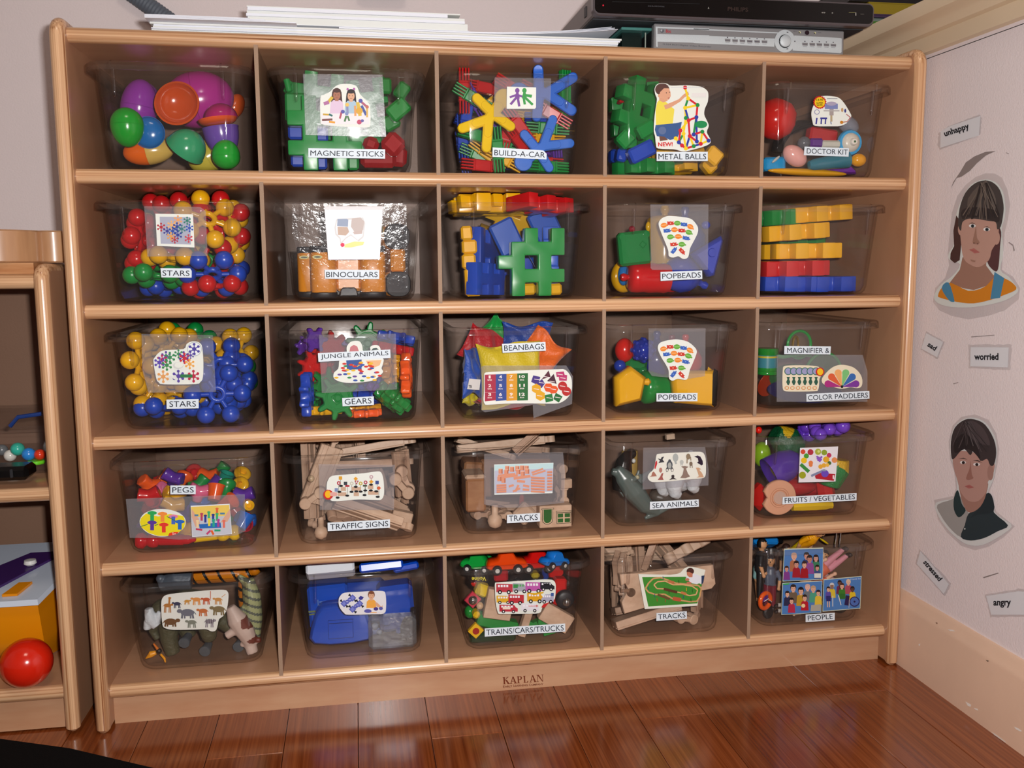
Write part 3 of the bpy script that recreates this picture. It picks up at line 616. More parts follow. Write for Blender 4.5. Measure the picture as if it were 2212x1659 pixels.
link('bag_body', G().at((0, 0, .01), (.2, .1, .3)).sph((0, 0, 0), (.03, .04, .010), 20, 0, 12).mesh('bag', 60), gp, [pm('grey_film', '9a9ca0', rough=.3, bump=1, bscale=60)])
# ------------------------------------------------------------ trays
TRX = {}
def tray_mesh():
    def mk():
        L = .338
        def b(z, ins=0, q=0):      # body half width / front / back at height z
            t = min(1, z / .134); return rrect(.0845 + .0105 * t - ins, .021 - .013 * t + ins, L - .019 + .012 * t - ins, .020 - ins * .5)
        def f(out, dr=0): return rrect(.1075 - out, 0 + out, L - out, .034 - out)
        lo = [(b(0, .010), 0), (b(.002, .0045), .0015), (b(.008, .0008), .006), (b(.02), .013), (b(.07), .07), (b(.126), .1285), (f(.0035), .132), (f(.0022), .1255), (f(.0), .1255), (f(.0003), .134), (f(.003), .137), (b(.134, -.001), .1372), (b(.134, .0028), .1355), (b(.07, .0028), .07), (b(.02, .003), .014), (b(.01, .006), .006), (b(.006, .012), .0035)]
        return loft(lo).mesh('tray_shell', 40)
    return cached('tray', mk)
def rib_mesh():
    def mk():
        g = G(); n = 6; vs = []; fs = []
        for z, r in ((.129, .0030), (.10, .0028), (.094, .0024), (.0915, .0008)):
            t = z / .134; yf = .021 - .013 * t
            for i in range(n + 1):
                a = PI * i / n; vs.append((-r * math.cos(a), yf - r * .75 * math.sin(a) - .0001, z))
        for k in range(3):
            for i in range(n): fs.append((k * (n + 1) + i, (k + 1) * (n + 1) + i, (k + 1) * (n + 1) + i + 1, k * (n + 1) + i + 1))
        vs += [(-.0012, -.0004, .1258), (.0012, -.0004, .1258), (.0012, -.0006, .1355), (-.0012, -.0006, .1355), (.0012, .004, .1378), (-.0012, .004, .1378)]
        k = len(vs) - 6; fs += [(k, k + 1, k + 2, k + 3), (k + 3, k + 2, k + 4, k + 5)]
        return g.raw(vs, fs).mesh('rib', 60)
    return cached('rib', mk)
m_rib = clear('rib_plastic', (.90, .89, .89), f0=.10, rough=.06, edge=.4)
XO = [[.1175, .349, .586, .822, 1.0575], [.1175, .3505, .587, .823, 1.0575], [.1165, .3495, .586, .822, 1.0575], [.1145, .3475, .589, .824, 1.0575], [.1165, .3505, .589, .820, 1.061]]
YO = [[.006, .006, .008, .008, .010], [.010, .004, .006, .008, .010], [.022, .016, .014, .014, .014], [.016, .014, .016, .014, .012], [.020, .013, .004, .005, .006]]
ORG_ = [[(160, 90, 5.351), (550, 90, 5.351), (930, 100, 5.53), (1290, 120, 5.924), (1630, 120, 5.53)],
        [(170, 370, 5.351), (560, 370, 5.351), (930, 380, 5.53), (1290, 390, 5.924), (1620, 390, 5.924)],
        [(190, 650, 5.351), (570, 650, 5.351), (930, 650, 5.53), (1290, 650, 5.924), (1610, 650, 5.924)],
        [(200, 930, 5.351), (580, 920, 5.351), (940, 920, 5.672), (1290, 910, 6.144), (1600, 890, 6.144)],
        [(210, 1210, 5.351), (590, 1190, 5.351), (940, 1170, 5.672), (1280, 1150, 6.144), (1590, 1130, 6.144)]]
ROWN = ['top row', 'second row', 'third row', 'fourth row', 'bottom row']
TLAB = [['clear tray of plastic eggs without a name label, top row far left', 'clear tray labelled MAGNETIC STICKS in the top row', 'clear tray labelled BUILD-A-CAR in the top row', 'clear tray labelled METAL BALLS in the top row', 'clear tray labelled DOCTOR KIT in the top row'],
        ['clear tray labelled STARS in the second row, full of red balls', 'clear tray labelled BINOCULARS in the second row', 'unlabelled clear tray packed with lattice blocks in the middle of second row', 'clear tray labelled POPBEADS in the second row', 'unlabelled clear tray of stacked blocks at the right of second row'],
        ['clear tray labelled STARS in the third row, full of blue balls', 'clear tray labelled JUNGLE ANIMALS and GEARS in the third row', 'clear tray labelled BEANBAGS in the third row', 'clear tray labelled POPBEADS in the third row', 'clear tray labelled MAGNIFIER and COLOR PADDLERS in the third row'],
        ['clear tray labelled PEGS in the fourth row', 'clear tray labelled TRAFFIC SIGNS in the fourth row', 'clear tray labelled TRACKS in the fourth row', 'clear tray labelled SEA ANIMALS in the fourth row', 'clear tray labelled FRUITS / VEGETABLES in the fourth row'],
        ['clear tray of wild animals at the bottom left, picture card only', 'clear tray of blue car parts in the bottom row', 'clear tray labelled TRAINS/CARS/TRUCKS in the bottom row', 'clear tray labelled TRACKS in the bottom row', 'clear tray labelled PEOPLE in the bottom row']]
SHORT = [['egg tray', 'MAGNETIC STICKS tray', 'BUILD-A-CAR tray', 'METAL BALLS tray', 'DOCTOR KIT tray'], ['second-row STARS tray', 'BINOCULARS tray', 'middle second-row tray', 'second-row POPBEADS tray', 'right second-row tray'],
         ['third-row STARS tray', 'GEARS tray', 'BEANBAGS tray', 'third-row POPBEADS tray', 'COLOR PADDLERS tray'], ['PEGS tray', 'TRAFFIC SIGNS tray', 'fourth-row TRACKS tray', 'SEA ANIMALS tray', 'FRUITS / VEGETABLES tray'],
         ['wild animal tray', 'blue car parts tray', 'TRAINS/CARS/TRUCKS tray', 'bottom-row TRACKS tray', 'PEOPLE tray']]
TR = {}
class Cell:
    def __init__(s, r, c):
        s.r, s.c = r, c; s.o = ORG_[r][c][:2]; s.s = ORG_[r][c][2]; s.z = ZS[r + 1] + TH; s.x = XO[r][c]; s.y = YO[r][c]
        s.t = tag(empty('storage_tray', (s.x, s.y, s.z + .0003)), TLAB[r][c], 'tray', 'clear trays in the cubby shelf')
        link('tray_shell', tray_mesh(), s.t, [m_tray])
        for sx in (-1, 1): link('rib', rib_mesh(), s.t, [m_rib], (sx * .0685, 0, 0))
        dy = .013 / .134
        s.pl = Plane((s.x, s.y + .021 - .0004, s.z), (0, -1, -dy)); s.items = []
    def child(s, o): o.parent = s.t; o.location = -s.t.location; return o
    def sub(s, o, p): o.parent = p; o.location = (0, 0, 0); return o
    def P(s, u, v, Y): return P(s.o[0] + u / s.s, s.o[1] + v / s.s, Y)
    def k(s, u, v, Y): return (s.P(u + 50, v, Y) - s.P(u - 50, v, Y)).length / 100     # metres per crop unit
    def tag_text(s, body, q, A, B, h, bold=0, extra=None):
        o = s.child(decal('name_label', s.pl, s.o, s.s, [('dde9f2', q)], None, off=.0016, thick=.0006))
        o['label'] = 'white paper name label'
        t = lettering(body, s.pl, s.o, s.s, A, B, h, None, '17192a', .0022, bold); s.sub(t, o); return o
    def card(s, outline, items, col='e6ebe4', name='picture_card', off=.0009):
        if len(outline) > 12: outline = cr(outline, 3)
        o = s.child(decal(name, s.pl, s.o, s.s, [(col, outline)], None, off=off, thick=.0005))
        if items: s.sub(decal('print', s.pl, s.o, s.s, items, None, off=off + .0002, step=.000012), o)
        o['label'] = 'cut-out picture card'; return o
    def film(s, q, haze=.2):
        m = clear('contact_film', (.92, .92, .94), f0=.02, rough=.25, haze=.26, edge=.9, hazecol=(.5, .5, .54), bump=.1, bsc=140)
        if haze == 'wavy': m = clear('wavy_film', (.96, .96, .97), f0=.035, rough=.12, haze=.03, edge=.95, hazecol=(.6, .6, .64), bump=.45, bsc=110)
        o = s.child(decal('clear_film', s.pl, s.o, s.s, [(m, q)], None, off=.0005)); o['label'] = 'hazy clear film sheet'; return o
C = [[Cell(r, c) for c in range(5)] for r in range(5)]
# ------------------------------------------------------------ cards and name labels on the trays
def person_pic(u, v, h, skin, hair, shirt, female=0):
    """small printed half figure: head centre u,v, head height h"""
    it = [(shirt, [(u - h * .55, v + h * .75), (u - h * .3, v + h * .5), (u + h * .3, v + h * .5), (u + h * .55, v + h * .75), (u + h * .65, v + h * 2.1), (u - h * .65, v + h * 2.1)]),
          (skin, rect(u - h * .16, v + h * .3, u + h * .16, v + h * .6)), (hair, circ(u, v - h * .08, h * .42, 14, h * .5)), (skin, circ(u, v + h * .08, h * .33, 14, h * .42)), (hair, circ(u, v - h * .35, h * .36, 12, h * .2))]
    if female: it.insert(0, (hair, [(u - h * .42, v - h * .2), (u + h * .42, v - h * .2), (u + h * .5, v + h * .7), (u - h * .5, v + h * .7)]))
    it += [('3a2a26', circ(u - h * .13, v + h * .05, h * .04, 6)), ('3a2a26', circ(u + h * .13, v + h * .05, h * .04, 6)), ('a04a44', rect(u - h * .1, v + h * .27, u + h * .1, v + h * .31))]
    return it
def stick(x0, y0, x1, y1, w, c):
    d = math.hypot(x1 - x0, y1 - y0); nx, ny = -(y1 - y0) / d * w / 2, (x1 - x0) / d * w / 2
    return (c, [(x0 + nx, y0 + ny), (x1 + nx, y1 + ny), (x1 - nx, y1 - ny), (x0 - nx, y0 - ny)])
def burst(u, v, r, c='c01a1a', n=20):
    return (c, [(u + r * (1 if i % 2 else .86) * math.cos(PI * i / n), v + r * (1 if i % 2 else .86) * math.sin(PI * i / n)) for i in range(2 * n)])
def starpic(u, v, r, c, n=6, a0=.5):
    it = [(c, circ(u, v, r * .36, 10))]
    for i in range(n):
        a = a0 + 2 * PI * i / n; it += [stick(u, v, u + r * .7 * math.cos(a), v + r * .7 * math.sin(a), r * .16, c), (c, circ(u + r * .82 * math.cos(a), v + r * .82 * math.sin(a), r * .24, 8))]
    return it
def animalpic(u, v, w, c, d=1, leg=.5, h=None):
    """little four-legged print: body ellipse, head, legs, tail"""
    h = h or w * .32
    return [(c, circ(u, v, w * .42, 14, h * .6)), (c, circ(u + d * w * .48, v - h * .25, w * .17, 10, h * .34)), stick(u + d * w * .3, v + h * .2, u + d * w * .34, v + h * (.6 + leg), w * .12, c), stick(u + d * w * .18, v + h * .2, u + d * w * .16, v + h * (.6 + leg), w * .1, c),
            stick(u - d * w * .3, v + h * .2, u - d * w * .36, v + h * (.6 + leg), w * .12, c), stick(u - d * w * .18, v + h * .2, u - d * w * .2, v + h * (.6 + leg), w * .1, c), stick(u - d * w * .38, v - h * .2, u - d * w * .52, v + h * .3, w * .05, c)]
T = C
# r1c2
t = T[0][1]
t.film([(560, 372), (1478, 382), (1520, 1100), (590, 1080)])
t.card([(760, 655), (800, 615), (870, 580), (930, 520), (985, 495), (1060, 488), (1140, 498), (1185, 525), (1215, 600), (1260, 650), (1320, 715), (1335, 760), (1338, 960), (1300, 992), (1200, 992), (850, 970), (780, 950), (762, 930)],
       person_pic(950, 610, 130, 'a87058', '4a2c28', 'dcc4dc', 1) + person_pic(1115, 620, 125, 'd8a888', '2a2024', 'a8c4d8', 1) + [('e9e6ea', rect(775, 830, 1325, 955))] +
       [stick(*a) for a in [(850, 700, 900, 640, 34, 'd8b840'), (800, 720, 860, 700, 40, 'b070a0'), (790, 840, 860, 845, 20, 'c8a030'), (860, 840, 900, 860, 22, '2a6a6a'), (780, 905, 900, 900, 24, '7a4a48'), (860, 925, 930, 935, 22, 'e09a20'), (1010, 800, 985, 890, 22, 'b05068'), (1070, 740, 1075, 830, 26, '8890b8'), (1060, 860, 1040, 925, 22, '4a7a4a'), (1075, 860, 1095, 915, 20, '4a7a4a'), (1225, 690, 1305, 760, 26, 'b06078'), (1235, 740, 1290, 850, 30, '4858a0'), (1300, 760, 1300, 875, 22, 'd8b060'), (1160, 740, 1165, 860, 24, 'e0a060'), (1190, 700, 1220, 860, 40, 'd8b848')]] +
       [('5a58a8', circ(1225, 685, 24)), ('5a58a8', circ(1020, 810, 22)), ('e8c060', circ(1070, 730, 22)), ('c05070', circ(1210, 930, 28)), ('6a60a0', circ(1245, 915, 18)), ('b060a8', circ(1075, 550, 14)), ('b060a8', circ(1150, 548, 14)), ('c07060', circ(1300, 755, 20)), ('8090c0', circ(1065, 835, 20)), ('d8a840', circ(1210, 800, 40))])
t.tag_text('MAGNETIC STICKS', [(622, 1232), (1508, 1245), (1508, 1352), (622, 1340)], (645, 1318), (1488, 1330), 62)
# r1c3
t = T[0][2]
t.film([(765, 372), (1440, 385), (1424, 862), (755, 842)])
def gp_pic(u, v, s, c, d=1): return [(c, circ(u, v - 85 * s, 28 * s, 14, 32 * s)), (c, [(u - 14 * s, v - 60 * s), (u + 14 * s, v - 60 * s), (u + 25 * s, v - 25 * s), (u + 30 * s, v + 15 * s), (u - 30 * s, v + 15 * s), (u - 25 * s, v - 25 * s)]), stick(u - 10 * s, v - 30 * s, u - 95 * s * d, v - (0 if d > 0 else 20) * s, 26 * s, c), stick(u + 10 * s * d, v - 30 * s, u + (60 if d > 0 else -60) * s, v + 0 * s, 26 * s, c) if 0 else stick(u, v - 30 * s, u + 90 * s, v - (0 if d > 0 else 5) * s, 26 * s, c), stick(u - 10 * s, v, u - (85 if d > 0 else -5) * s, v + 90 * s, 30 * s, c), stick(u + 5 * s, v, u + (25 if d > 0 else 105) * s, v + 115 * s if d > 0 else v + 95 * s, 30 * s, c)]
t.card([(912, 482), (1260, 492), (1258, 730), (1245, 748), (908, 748)], gp_pic(1035, 610, .95, '7a4a98', 1) + gp_pic(1120, 610, .95, '3a9a4a', -1))
t.tag_text('BUILD-A-CAR', [(740, 1208), (1300, 1240), (1345, 1245), (1385, 1285), (1382, 1352), (738, 1322)], (758, 1302), (1362, 1332), 66)
# r1c4
t = T[0][3]
sp = [(1120, 410), (1160, 550), (1280, 635), (1120, 670), (1265, 790), (1130, 800), (1165, 830), (1100, 1000), (1340, 975), (1230, 1010), (1060, 960), (1000, 1060), (1040, 1110), (1080, 1150), (1130, 1190), (1230, 1160), (1320, 1130), (1420, 1090), (1180, 1030), (1270, 1100)]
sc_ = ['d02030', 'f0d020', '1a8a40', 'f0d020', '2a3aa0', '1a8a40', 'd02030', 'f0d020', '1a8a40', '2a3aa0', 'd02030', 'f0d020', '2a3aa0', 'd02030', 'f0d020', '1a8a40', 'd02030', '2a3aa0', 'd02030', '2a3aa0']
ed = [(0, 1, 'f0d020'), (1, 2, 'd02030'), (1, 3, '1a8a40'), (3, 2, 'f0d020'), (2, 4, 'd02030'), (3, 5, 'f0d020'), (5, 6, '2a3aa0'), (4, 6, 'd02030'), (6, 10, 'f0d020'), (6, 18, 'd02030'), (4, 9, '1a8a40'), (4, 8, '2a3aa0') if 0 else (4, 19, '2a3aa0'), (5, 7, 'f0d020'), (9, 8, 'd02030'), (8, 17, 'd02030'), (8, 16, 'f0d020'), (7, 12, '1a8a40'), (10, 12, 'd02030'), (11, 12, 'f0d020'), (12, 13, '2a3aa0'), (13, 14, 'd02030'), (14, 15, 'd02030'), (15, 16, '2a3aa0'), (16, 17, 'f0d020'), (18, 14, '2a3aa0'), (18, 15, 'f0d020'), (19, 16, 'f0d020'), (7, 14, 'f0d020'), (18, 19, 'd02030'), (3, 6, '2a3aa0')]
t.card([(760, 372), (820, 352), (890, 360), (940, 385), (1080, 380), (1200, 382), (1330, 402), (1400, 445), (1420, 500), (1410, 600), (1375, 680), (1368, 760), (1400, 830), (1425, 900), (1400, 980), (1440, 1060), (1450, 1110), (1400, 1150), (1280, 1190), (1130, 1225), (1060, 1220), (980, 1200), (780, 1190), (750, 1140), (740, 1040), (722, 960), (730, 800), (745, 680), (762, 560), (742, 500), (732, 430)],
       [('e9d850', [(790, 570), (870, 590), (930, 640), (985, 690), (965, 860), (955, 900), (750, 890), (745, 700), (765, 600)]), ('3a5a90', [(745, 890), (960, 870), (1000, 865), (1080, 850), (1060, 960), (1020, 1060), (930, 1080), (880, 1060), (760, 1030), (735, 950)]), ('5c6f98', circ(830, 960, 50)), ('6b4a40', [(790, 1030), (860, 1040), (905, 1080), (800, 1095)]),
        ('d8a080', [(850, 640), (1040, 560), (1100, 500), (1160, 460), (1172, 500), (1110, 540), (1060, 590), (930, 670), (870, 690)]), ('d8a080', [(790, 540), (880, 540), (900, 580), (840, 600), (790, 575)]), ('5a3a34', circ(830, 435, 92, 18, 78)), ('daa384', [(800, 470), (850, 420), (915, 420), (935, 470), (938, 520), (915, 565), (860, 570), (800, 530)]), ('daa384', circ(800, 515, 26)), ('3a2a28', circ(882, 478, 7, 8)), ('3a2a28', circ(922, 470, 6, 8)), ('a04a44', [(895, 545), (928, 535), (915, 552)])]
       + [stick(*sp[a], *sp[b], 26, c) for a, b, c in ed] + [(c, circ(*p, 26, 12)) for p, c in zip(sp, sc_)] +
       [('e4e2e0', [(1205, 480), (1390, 480), (1390, 535), (1200, 530)]), ('cdd0d8', rect(940, 405, 1340, 412)), ('1a8a50', circ(1325, 882, 78, 20, 48))])
K_ = t.o; sK = t.s
pc = [o for o in t.t.children if o.name.startswith('picture_card')][-1]
for bd_, a, b, h, c in [('Nowtoc', (1212, 525), (1345, 522), 34, 'b02030'), ('In 3', (1290, 872), (1358, 868), 28, 'e8f0e0'), ('Sets!', (1285, 905), (1362, 903), 28, 'e8f0e0'), ('NEW!', (775, 1165), (962, 1162), 54, 'd02028')]:
    t.sub(lettering(bd_, t.pl, t.o, t.s, a, b, h, None, c, .0018, .03 if bd_ == 'NEW!' else .01), pc)
t.tag_text('METAL BALLS', [(757, 1232), (1410, 1232), (1410, 1350), (757, 1350)], (778, 1330), (1388, 1328), 72)
# r1c5
t = T[0][4]
t.card([(720, 560), (760, 500), (830, 482), (940, 488), (1010, 510), (1060, 560), (1100, 620), (1140, 690), (1150, 730), (1100, 800), (1030, 840), (900, 845), (720, 840), (690, 790), (675, 700), (688, 630)],
       [burst(775, 560, 82), ('f0c818', circ(775, 560, 62)), ('7a86b8', rect(835, 575, 990, 640)), ('a8a0b8', circ(915, 575, 60, 16, 25)), ('a49a98', rect(890, 640, 940, 715)), ('b0a080', rect(900, 715, 925, 790)), stick(905, 790, 912, 822, 10, '5a6a9a'), stick(820, 660, 1010, 660, 14, 'b0acac')] +
       [stick(740, 745, 730, 820, 18, '3a3a90'), stick(795, 745, 790, 820, 16, '3a3a90'), stick(780, 750, 830, 750, 20, '3a3a90'), stick(845, 745, 840, 820, 16, '3a3a90'), stick(828, 750, 862, 750, 20, '3a3a90')] +
       [stick(1090, 700, 1140, 740, 8, 'b03040'), stick(1140, 740, 1100, 790, 8, 'b03040'), stick(1100, 790, 1030, 800, 10, 'b06040'), ('c88020', circ(1035, 798, 20)), ('c09a70', circ(1042, 650, 14, 10, 26)), ('3a3a80', circ(1078, 660, 12, 10, 24)), ('8888b0', circ(740, 675, 32)), ('e6ebe4', circ(740, 675, 24)), ('303a60', rect(860, 512, 985, 518))])
pc = [o for o in t.t.children if o.name.startswith('picture_card')][-1]
for bd_, a, b, h in [('13.97', (735, 545), (818, 540), 26), ('SUPER', (732, 580), (812, 575), 20), ('SAVER', (736, 603), (808, 599), 18)]: t.sub(lettering(bd_, t.pl, t.o, t.s, a, b, h, None, '4a3a10', .0018, .02), pc)
t.tag_text('DOCTOR KIT', [(592, 1088), (1122, 1108), (1116, 1208), (582, 1190)], (615, 1170), (1102, 1185), 62)
# r2c1
t = T[1][0]
t.film([(757, 402), (1405, 412), (1470, 460), (1490, 978), (795, 985)])
it = [('a9adc0', [(938, 524), (1290, 528), (1300, 846), (950, 836)])]
for a in [(955, 645, 50, 'b02838'), (1025, 690, 48, '3a3a90'), (1150, 560, 50, 'e8a060'), (1075, 620, 50, 'e8b070'), (1140, 640, 50, '2a3a90'), (1195, 665, 48, '3a7a7a'), (1090, 690, 50, '2a4aa0'), (1070, 750, 48, 'e0a050'), (1150, 735, 50, '2a3a90'), (1115, 790, 42, 'b03040'), (1258, 570, 45, '2a7a6a'), (1285, 655, 45, '3050b0'), (1275, 775, 48, 'c83848')]: it += starpic(*a)
t.card([(888, 490), (1322, 498), (1340, 880), (908, 862)], it)
t.tag_text('STARS', [(948, 1118), (1290, 1122), (1308, 1150), (1308, 1228), (958, 1225)], (972, 1205), (1284, 1208), 62)
# r2c2
t = T[1][1]
t.film([(380, 372), (1450, 372), (1700, 372), (1720, 1400), (560, 1390), (380, 700)], 'wavy')
t.card([(752, 403), (1430, 403), (1392, 1018), (798, 1022)], [('d8d8d8', [(870, 650), (890, 560), (900, 548), (1200, 535), (1225, 600), (1205, 760), (1150, 810), (1060, 740), (1000, 780), (940, 850), (930, 780), (880, 730)]), ('eef2f8', [(885, 650), (900, 570), (1195, 550), (1212, 600), (1195, 750), (1140, 795), (1060, 728), (1000, 765), (945, 820), (940, 770), (895, 720)]),
        ('9aa8c0', [(905, 550), (1010, 548), (1030, 560), (1025, 640), (900, 632)]), ('c8b0a0', [(905, 640), (1020, 645), (1040, 700), (1000, 742), (910, 735)]), ('c8bcb8', [(1070, 545), (1170, 532), (1215, 580), (1200, 680), (1100, 700), (1060, 640)]), ('c8b8b4', [(1080, 700), (1195, 680), (1190, 720), (1100, 728)]), ('f4ea9a', [(990, 845), (1100, 810), (1215, 815), (1200, 850), (1060, 880), (985, 880)]), burst(963, 850, 26, 'e04060', 5)], col='f2f4fa')
t.tag_text('BINOCULARS', [(755, 1135), (1388, 1138), (1386, 1243), (762, 1240)], (775, 1222), (1368, 1222), 62)
# r2c4, r3c4 popbeads cards
def bead_card(t, du, dv, filmq, out):
    t.film(filmq)
    B = [(850, 572, 'o', -.2), (935, 545, 'r', 0), (1022, 545, 'g', 0), (1108, 560, 'b', .1), (1188, 590, 'o', .5), (888, 640, 'b', -.1), (985, 628, 'o', 0), (1078, 638, 'r', .05), (1168, 662, 'g', .3), (932, 720, 'g', -.1), (1032, 715, 'o', 0), (1132, 735, 'b', .2), (972, 815, 'r', -.1), (1078, 815, 'g', 0), (975, 895, 'b', -.9), (1080, 900, 'r', .8)]
    cc = {'o': 'e8862a', 'r': 'c8382c', 'g': '62a83a', 'b': '3a62b8'}; it = []
    for u, v, k, a in B:
        u += du; v += dv; R2 = lambda x, y: (u + x * math.cos(a) - y * math.sin(a), v + x * math.sin(a) + y * math.cos(a))
        if k in 'og': it += [(cc[k], [R2(*p) for p in circ(0, 0, 42, 14, 32)]), ('f4c890' if k == 'o' else 'a8d488', [R2(*p) for p in circ(0, -2, 38, 12, 7)]), (cc[k], [R2(*p) for p in circ(0, -2, 34, 12, 3)]), (cc[k], [R2(*p) for p in circ(46, 8, 10, 8)])]
        else: it += [(cc[k], [R2(*p) for p in [(-42, -26), (-24, -18), (0, -24), (24, -18), (38, -26), (40, 24), (24, 22), (0, 26), (-24, 22), (-40, 24)]]), ('e8d0b0' if k == 'r' else '7aa0e0', [R2(*p) for p in circ(0, 0, 8, 8)]), (cc[k], [R2(*p) for p in circ(48, 6, 10, 8)])]
    t.card([(u + du, v + dv) for u, v in out], it)
bead_card(T[1][3], 0, 0, [(680, 306), (1422, 306), (1416, 1140), (705, 1142), (682, 1120)], [(788, 530), (830, 480), (900, 455), (960, 455), (1120, 470), (1210, 498), (1265, 560), (1288, 610), (1280, 680), (1225, 790), (1185, 870), (1165, 970), (1130, 1000), (1085, 998), (1035, 968), (970, 985), (915, 965), (908, 900), (880, 820), (830, 700), (790, 590)])
T[1][3].tag_text('POPBEADS', [(806, 1168), (1338, 1150), (1340, 1256), (808, 1282)], (828, 1258), (1320, 1238), 68)
bead_card(T[2][3], -6, 40, [(657, 350), (1385, 350), (1380, 960), (1150, 1000), (700, 960), (655, 900)], [(788, 520), (840, 480), (960, 455), (1040, 452), (1160, 480), (1240, 540), (1275, 590), (1272, 640), (1225, 760), (1190, 840), (1165, 940), (1130, 970), (1035, 955), (970, 980), (925, 950), (918, 850), (880, 770), (830, 690), (785, 590)])
T[2][3].tag_text('POPBEADS', [(755, 1180), (1280, 1175), (1278, 1280), (755, 1284)], (778, 1260), (1258, 1258), 66)
# r3c1
t = T[2][0]
t.film([(620, 380), (1445, 395), (1480, 1050), (700, 1060), (630, 800)], .2)
it = [('7a8a98', circ(1233, 555, 82, 24)), ('e8eef0', circ(1233, 555, 78, 24))] + starpic(1230, 555, 68, '4a3f9c')
for a in [(905, 640, 60, '5a44a0'), (950, 650, 62, '3a8a58'), (860, 680, 60, 'b02858'), (830, 710, 62, '5a4ab0'), (915, 740, 62, '3a8a50'), (1050, 610, 50, '3a8a58'), (1110, 640, 60, '5a3a98'), (1120, 660, 62, 'c82838'), (1190, 625, 40, '5a44a0'), (1180, 725, 58, 'e8a850'), (875, 870, 70, 'e0a060'), (1050, 865, 70, '5a44a0'), (1225, 865, 70, 'b82848')]: it += starpic(*a)
it += [stick(1090, 862, 1200, 862, 36, '2f7a48'), ('2f7a48', circ(1090, 862, 20)), ('2f7a48', circ(1195, 862, 20)), ('dfe2e0', circ(960, 880, 24)), ('dfe2e0', circ(1010, 880, 22)), ('cfd2d2', circ(1050, 740, 60, 12, 40)), ('e6ebe4', circ(1055, 735, 50, 12, 32))]
t.card([(775, 650), (830, 590), (900, 568), (1105, 555), (1140, 500), (1190, 470), (1245, 466), (1300, 490), (1322, 540), (1335, 700), (1330, 880), (1300, 935), (1240, 960), (880, 962), (820, 940), (790, 890), (758, 700)], it)
t.tag_text('STARS', [(910, 1138), (1282, 1132), (1282, 1238), (912, 1244)], (945, 1222), (1252, 1218), 66)
# r3c2
t = T[2][1]
t.film([(637, 392), (1525, 378), (1540, 1022), (670, 1065), (650, 700)])
it = [('3d5a98', [(950, 670), (1130, 660), (1130, 790), (960, 790)]), ('e8b888', [(1180, 690), (1360, 680), (1340, 740), (1230, 790)])]
rr_ = random.Random(4)
for k in range(46):
    y = rr_.uniform(700, 920); x = rr_.uniform(910 if y < 820 else 835, 1250 if y < 820 else 1360)
    it += [(rr_.choice(['d0392c', '3a58a8', 'e8b830', '3a8a50', '6a4a9a', 'd0392c']), circ(x, y, 26, 10, 12))]
t.card([(955, 600), (958, 530), (1000, 475), (1060, 460), (1110, 470), (1138, 520), (1150, 580), (1228, 575), (1230, 530), (1280, 508), (1330, 520), (1352, 570), (1360, 640), (1385, 680), (1372, 740), (1360, 780), (1378, 820), (1330, 870), (1260, 918), (1120, 940), (960, 945), (860, 925), (808, 890), (810, 830), (860, 780), (870, 700), (900, 640)], it)
pc = [o for o in t.t.children if o.name.startswith('picture_card')][-1]
t.sub(decal('print', t.pl, t.o, t.s, [('c47a80', [(988, 590), (1000, 530), (1040, 505), (1080, 525), (1098, 580)]), ('4a5a5a', [(1240, 570), (1262, 545), (1300, 540), (1330, 560)])], None, off=.0016), pc)
t.tag_text('JUNGLE ANIMALS', [(625, 602), (1460, 560), (1464, 656), (632, 702)], (660, 680), (1440, 638), 64)
t.tag_text('GEARS', [(905, 1120), (1270, 1100), (1272, 1198), (910, 1216)], (935, 1196), (1245, 1180), 66)
# r3c3
t = T[2][2]
t.film([(605, 790), (640, 770), (1620, 770), (1700, 900), (1690, 1230), (1230, 1400), (1220, 1240), (650, 1330), (605, 1300)])
it = []
cols4 = ['a8324a', '3a4f96', 'd89a30', '2f6a3a']
X4 = [648, 778, 906, 1034, 1162]
for i in range(4): it.append((cols4[i], [(X4[i], 880 - i * 5), (X4[i + 1], 875 - i * 5), (X4[i + 1], 1185), (X4[i], 1198 - i * 3)]))
it += [('dcc8c8', rect(648, 1088, 780, 1091)), ('4a5fa6', rect(778, 1075, 906, 1078))]
it += [('4a3a86', [(1225, 888), (1310, 905), (1295, 960), (1330, 930), (1365, 985), (1325, 1040), (1270, 1000), (1200, 965)]), ('5a2f3c', [(1410, 828), (1432, 905), (1325, 935)]), ('4a2a3a', [(1470, 870), (1505, 990), (1390, 955)]), ('b83a70', [(1497, 850), (1590, 840), (1600, 880), (1630, 885), (1625, 952), (1535, 950), (1530, 905), (1505, 905)]),
       ('e05a2a', [(1350, 1025), (1375, 985), (1440, 985), (1450, 1010), (1500, 1015), (1525, 1050), (1500, 1100), (1440, 1105), (1420, 1085), (1375, 1080)]), ('b83030', circ(1575, 1015, 55)), ('b83030', circ(1622, 1078, 55)), ('2f7a40', [(1360, 1125), (1450, 1105), (1465, 1190), (1375, 1212)]), ('2a6a3a', [(1495, 1095), (1575, 1140), (1530, 1212), (1465, 1170)]),
       burst(1262, 1045, 60, 'e0a82a', 6), burst(1310, 1130, 62, 'e0a82a', 6)]
for u, v in [(1270, 935), (1325, 975), (1385, 905), (1450, 960), (1545, 875), (1578, 918), (1400, 1030), (1465, 1052), (1575, 1015), (1622, 1078), (1415, 1155), (1520, 1150), (1262, 1050), (1300, 1130)]: it.append(stick(u - 32, v - 4, u + 32, v + 6, 8, 'e8dcdc'))
t.card([(640, 890), (648, 862), (690, 850), (900, 838), (1200, 825), (1520, 815), (1590, 815), (1640, 850), (1680, 920), (1688, 1000), (1680, 1080), (1640, 1150), (1570, 1205), (1480, 1225), (1200, 1222), (900, 1225), (680, 1240), (645, 1225), (632, 1180), (640, 1050)], it)
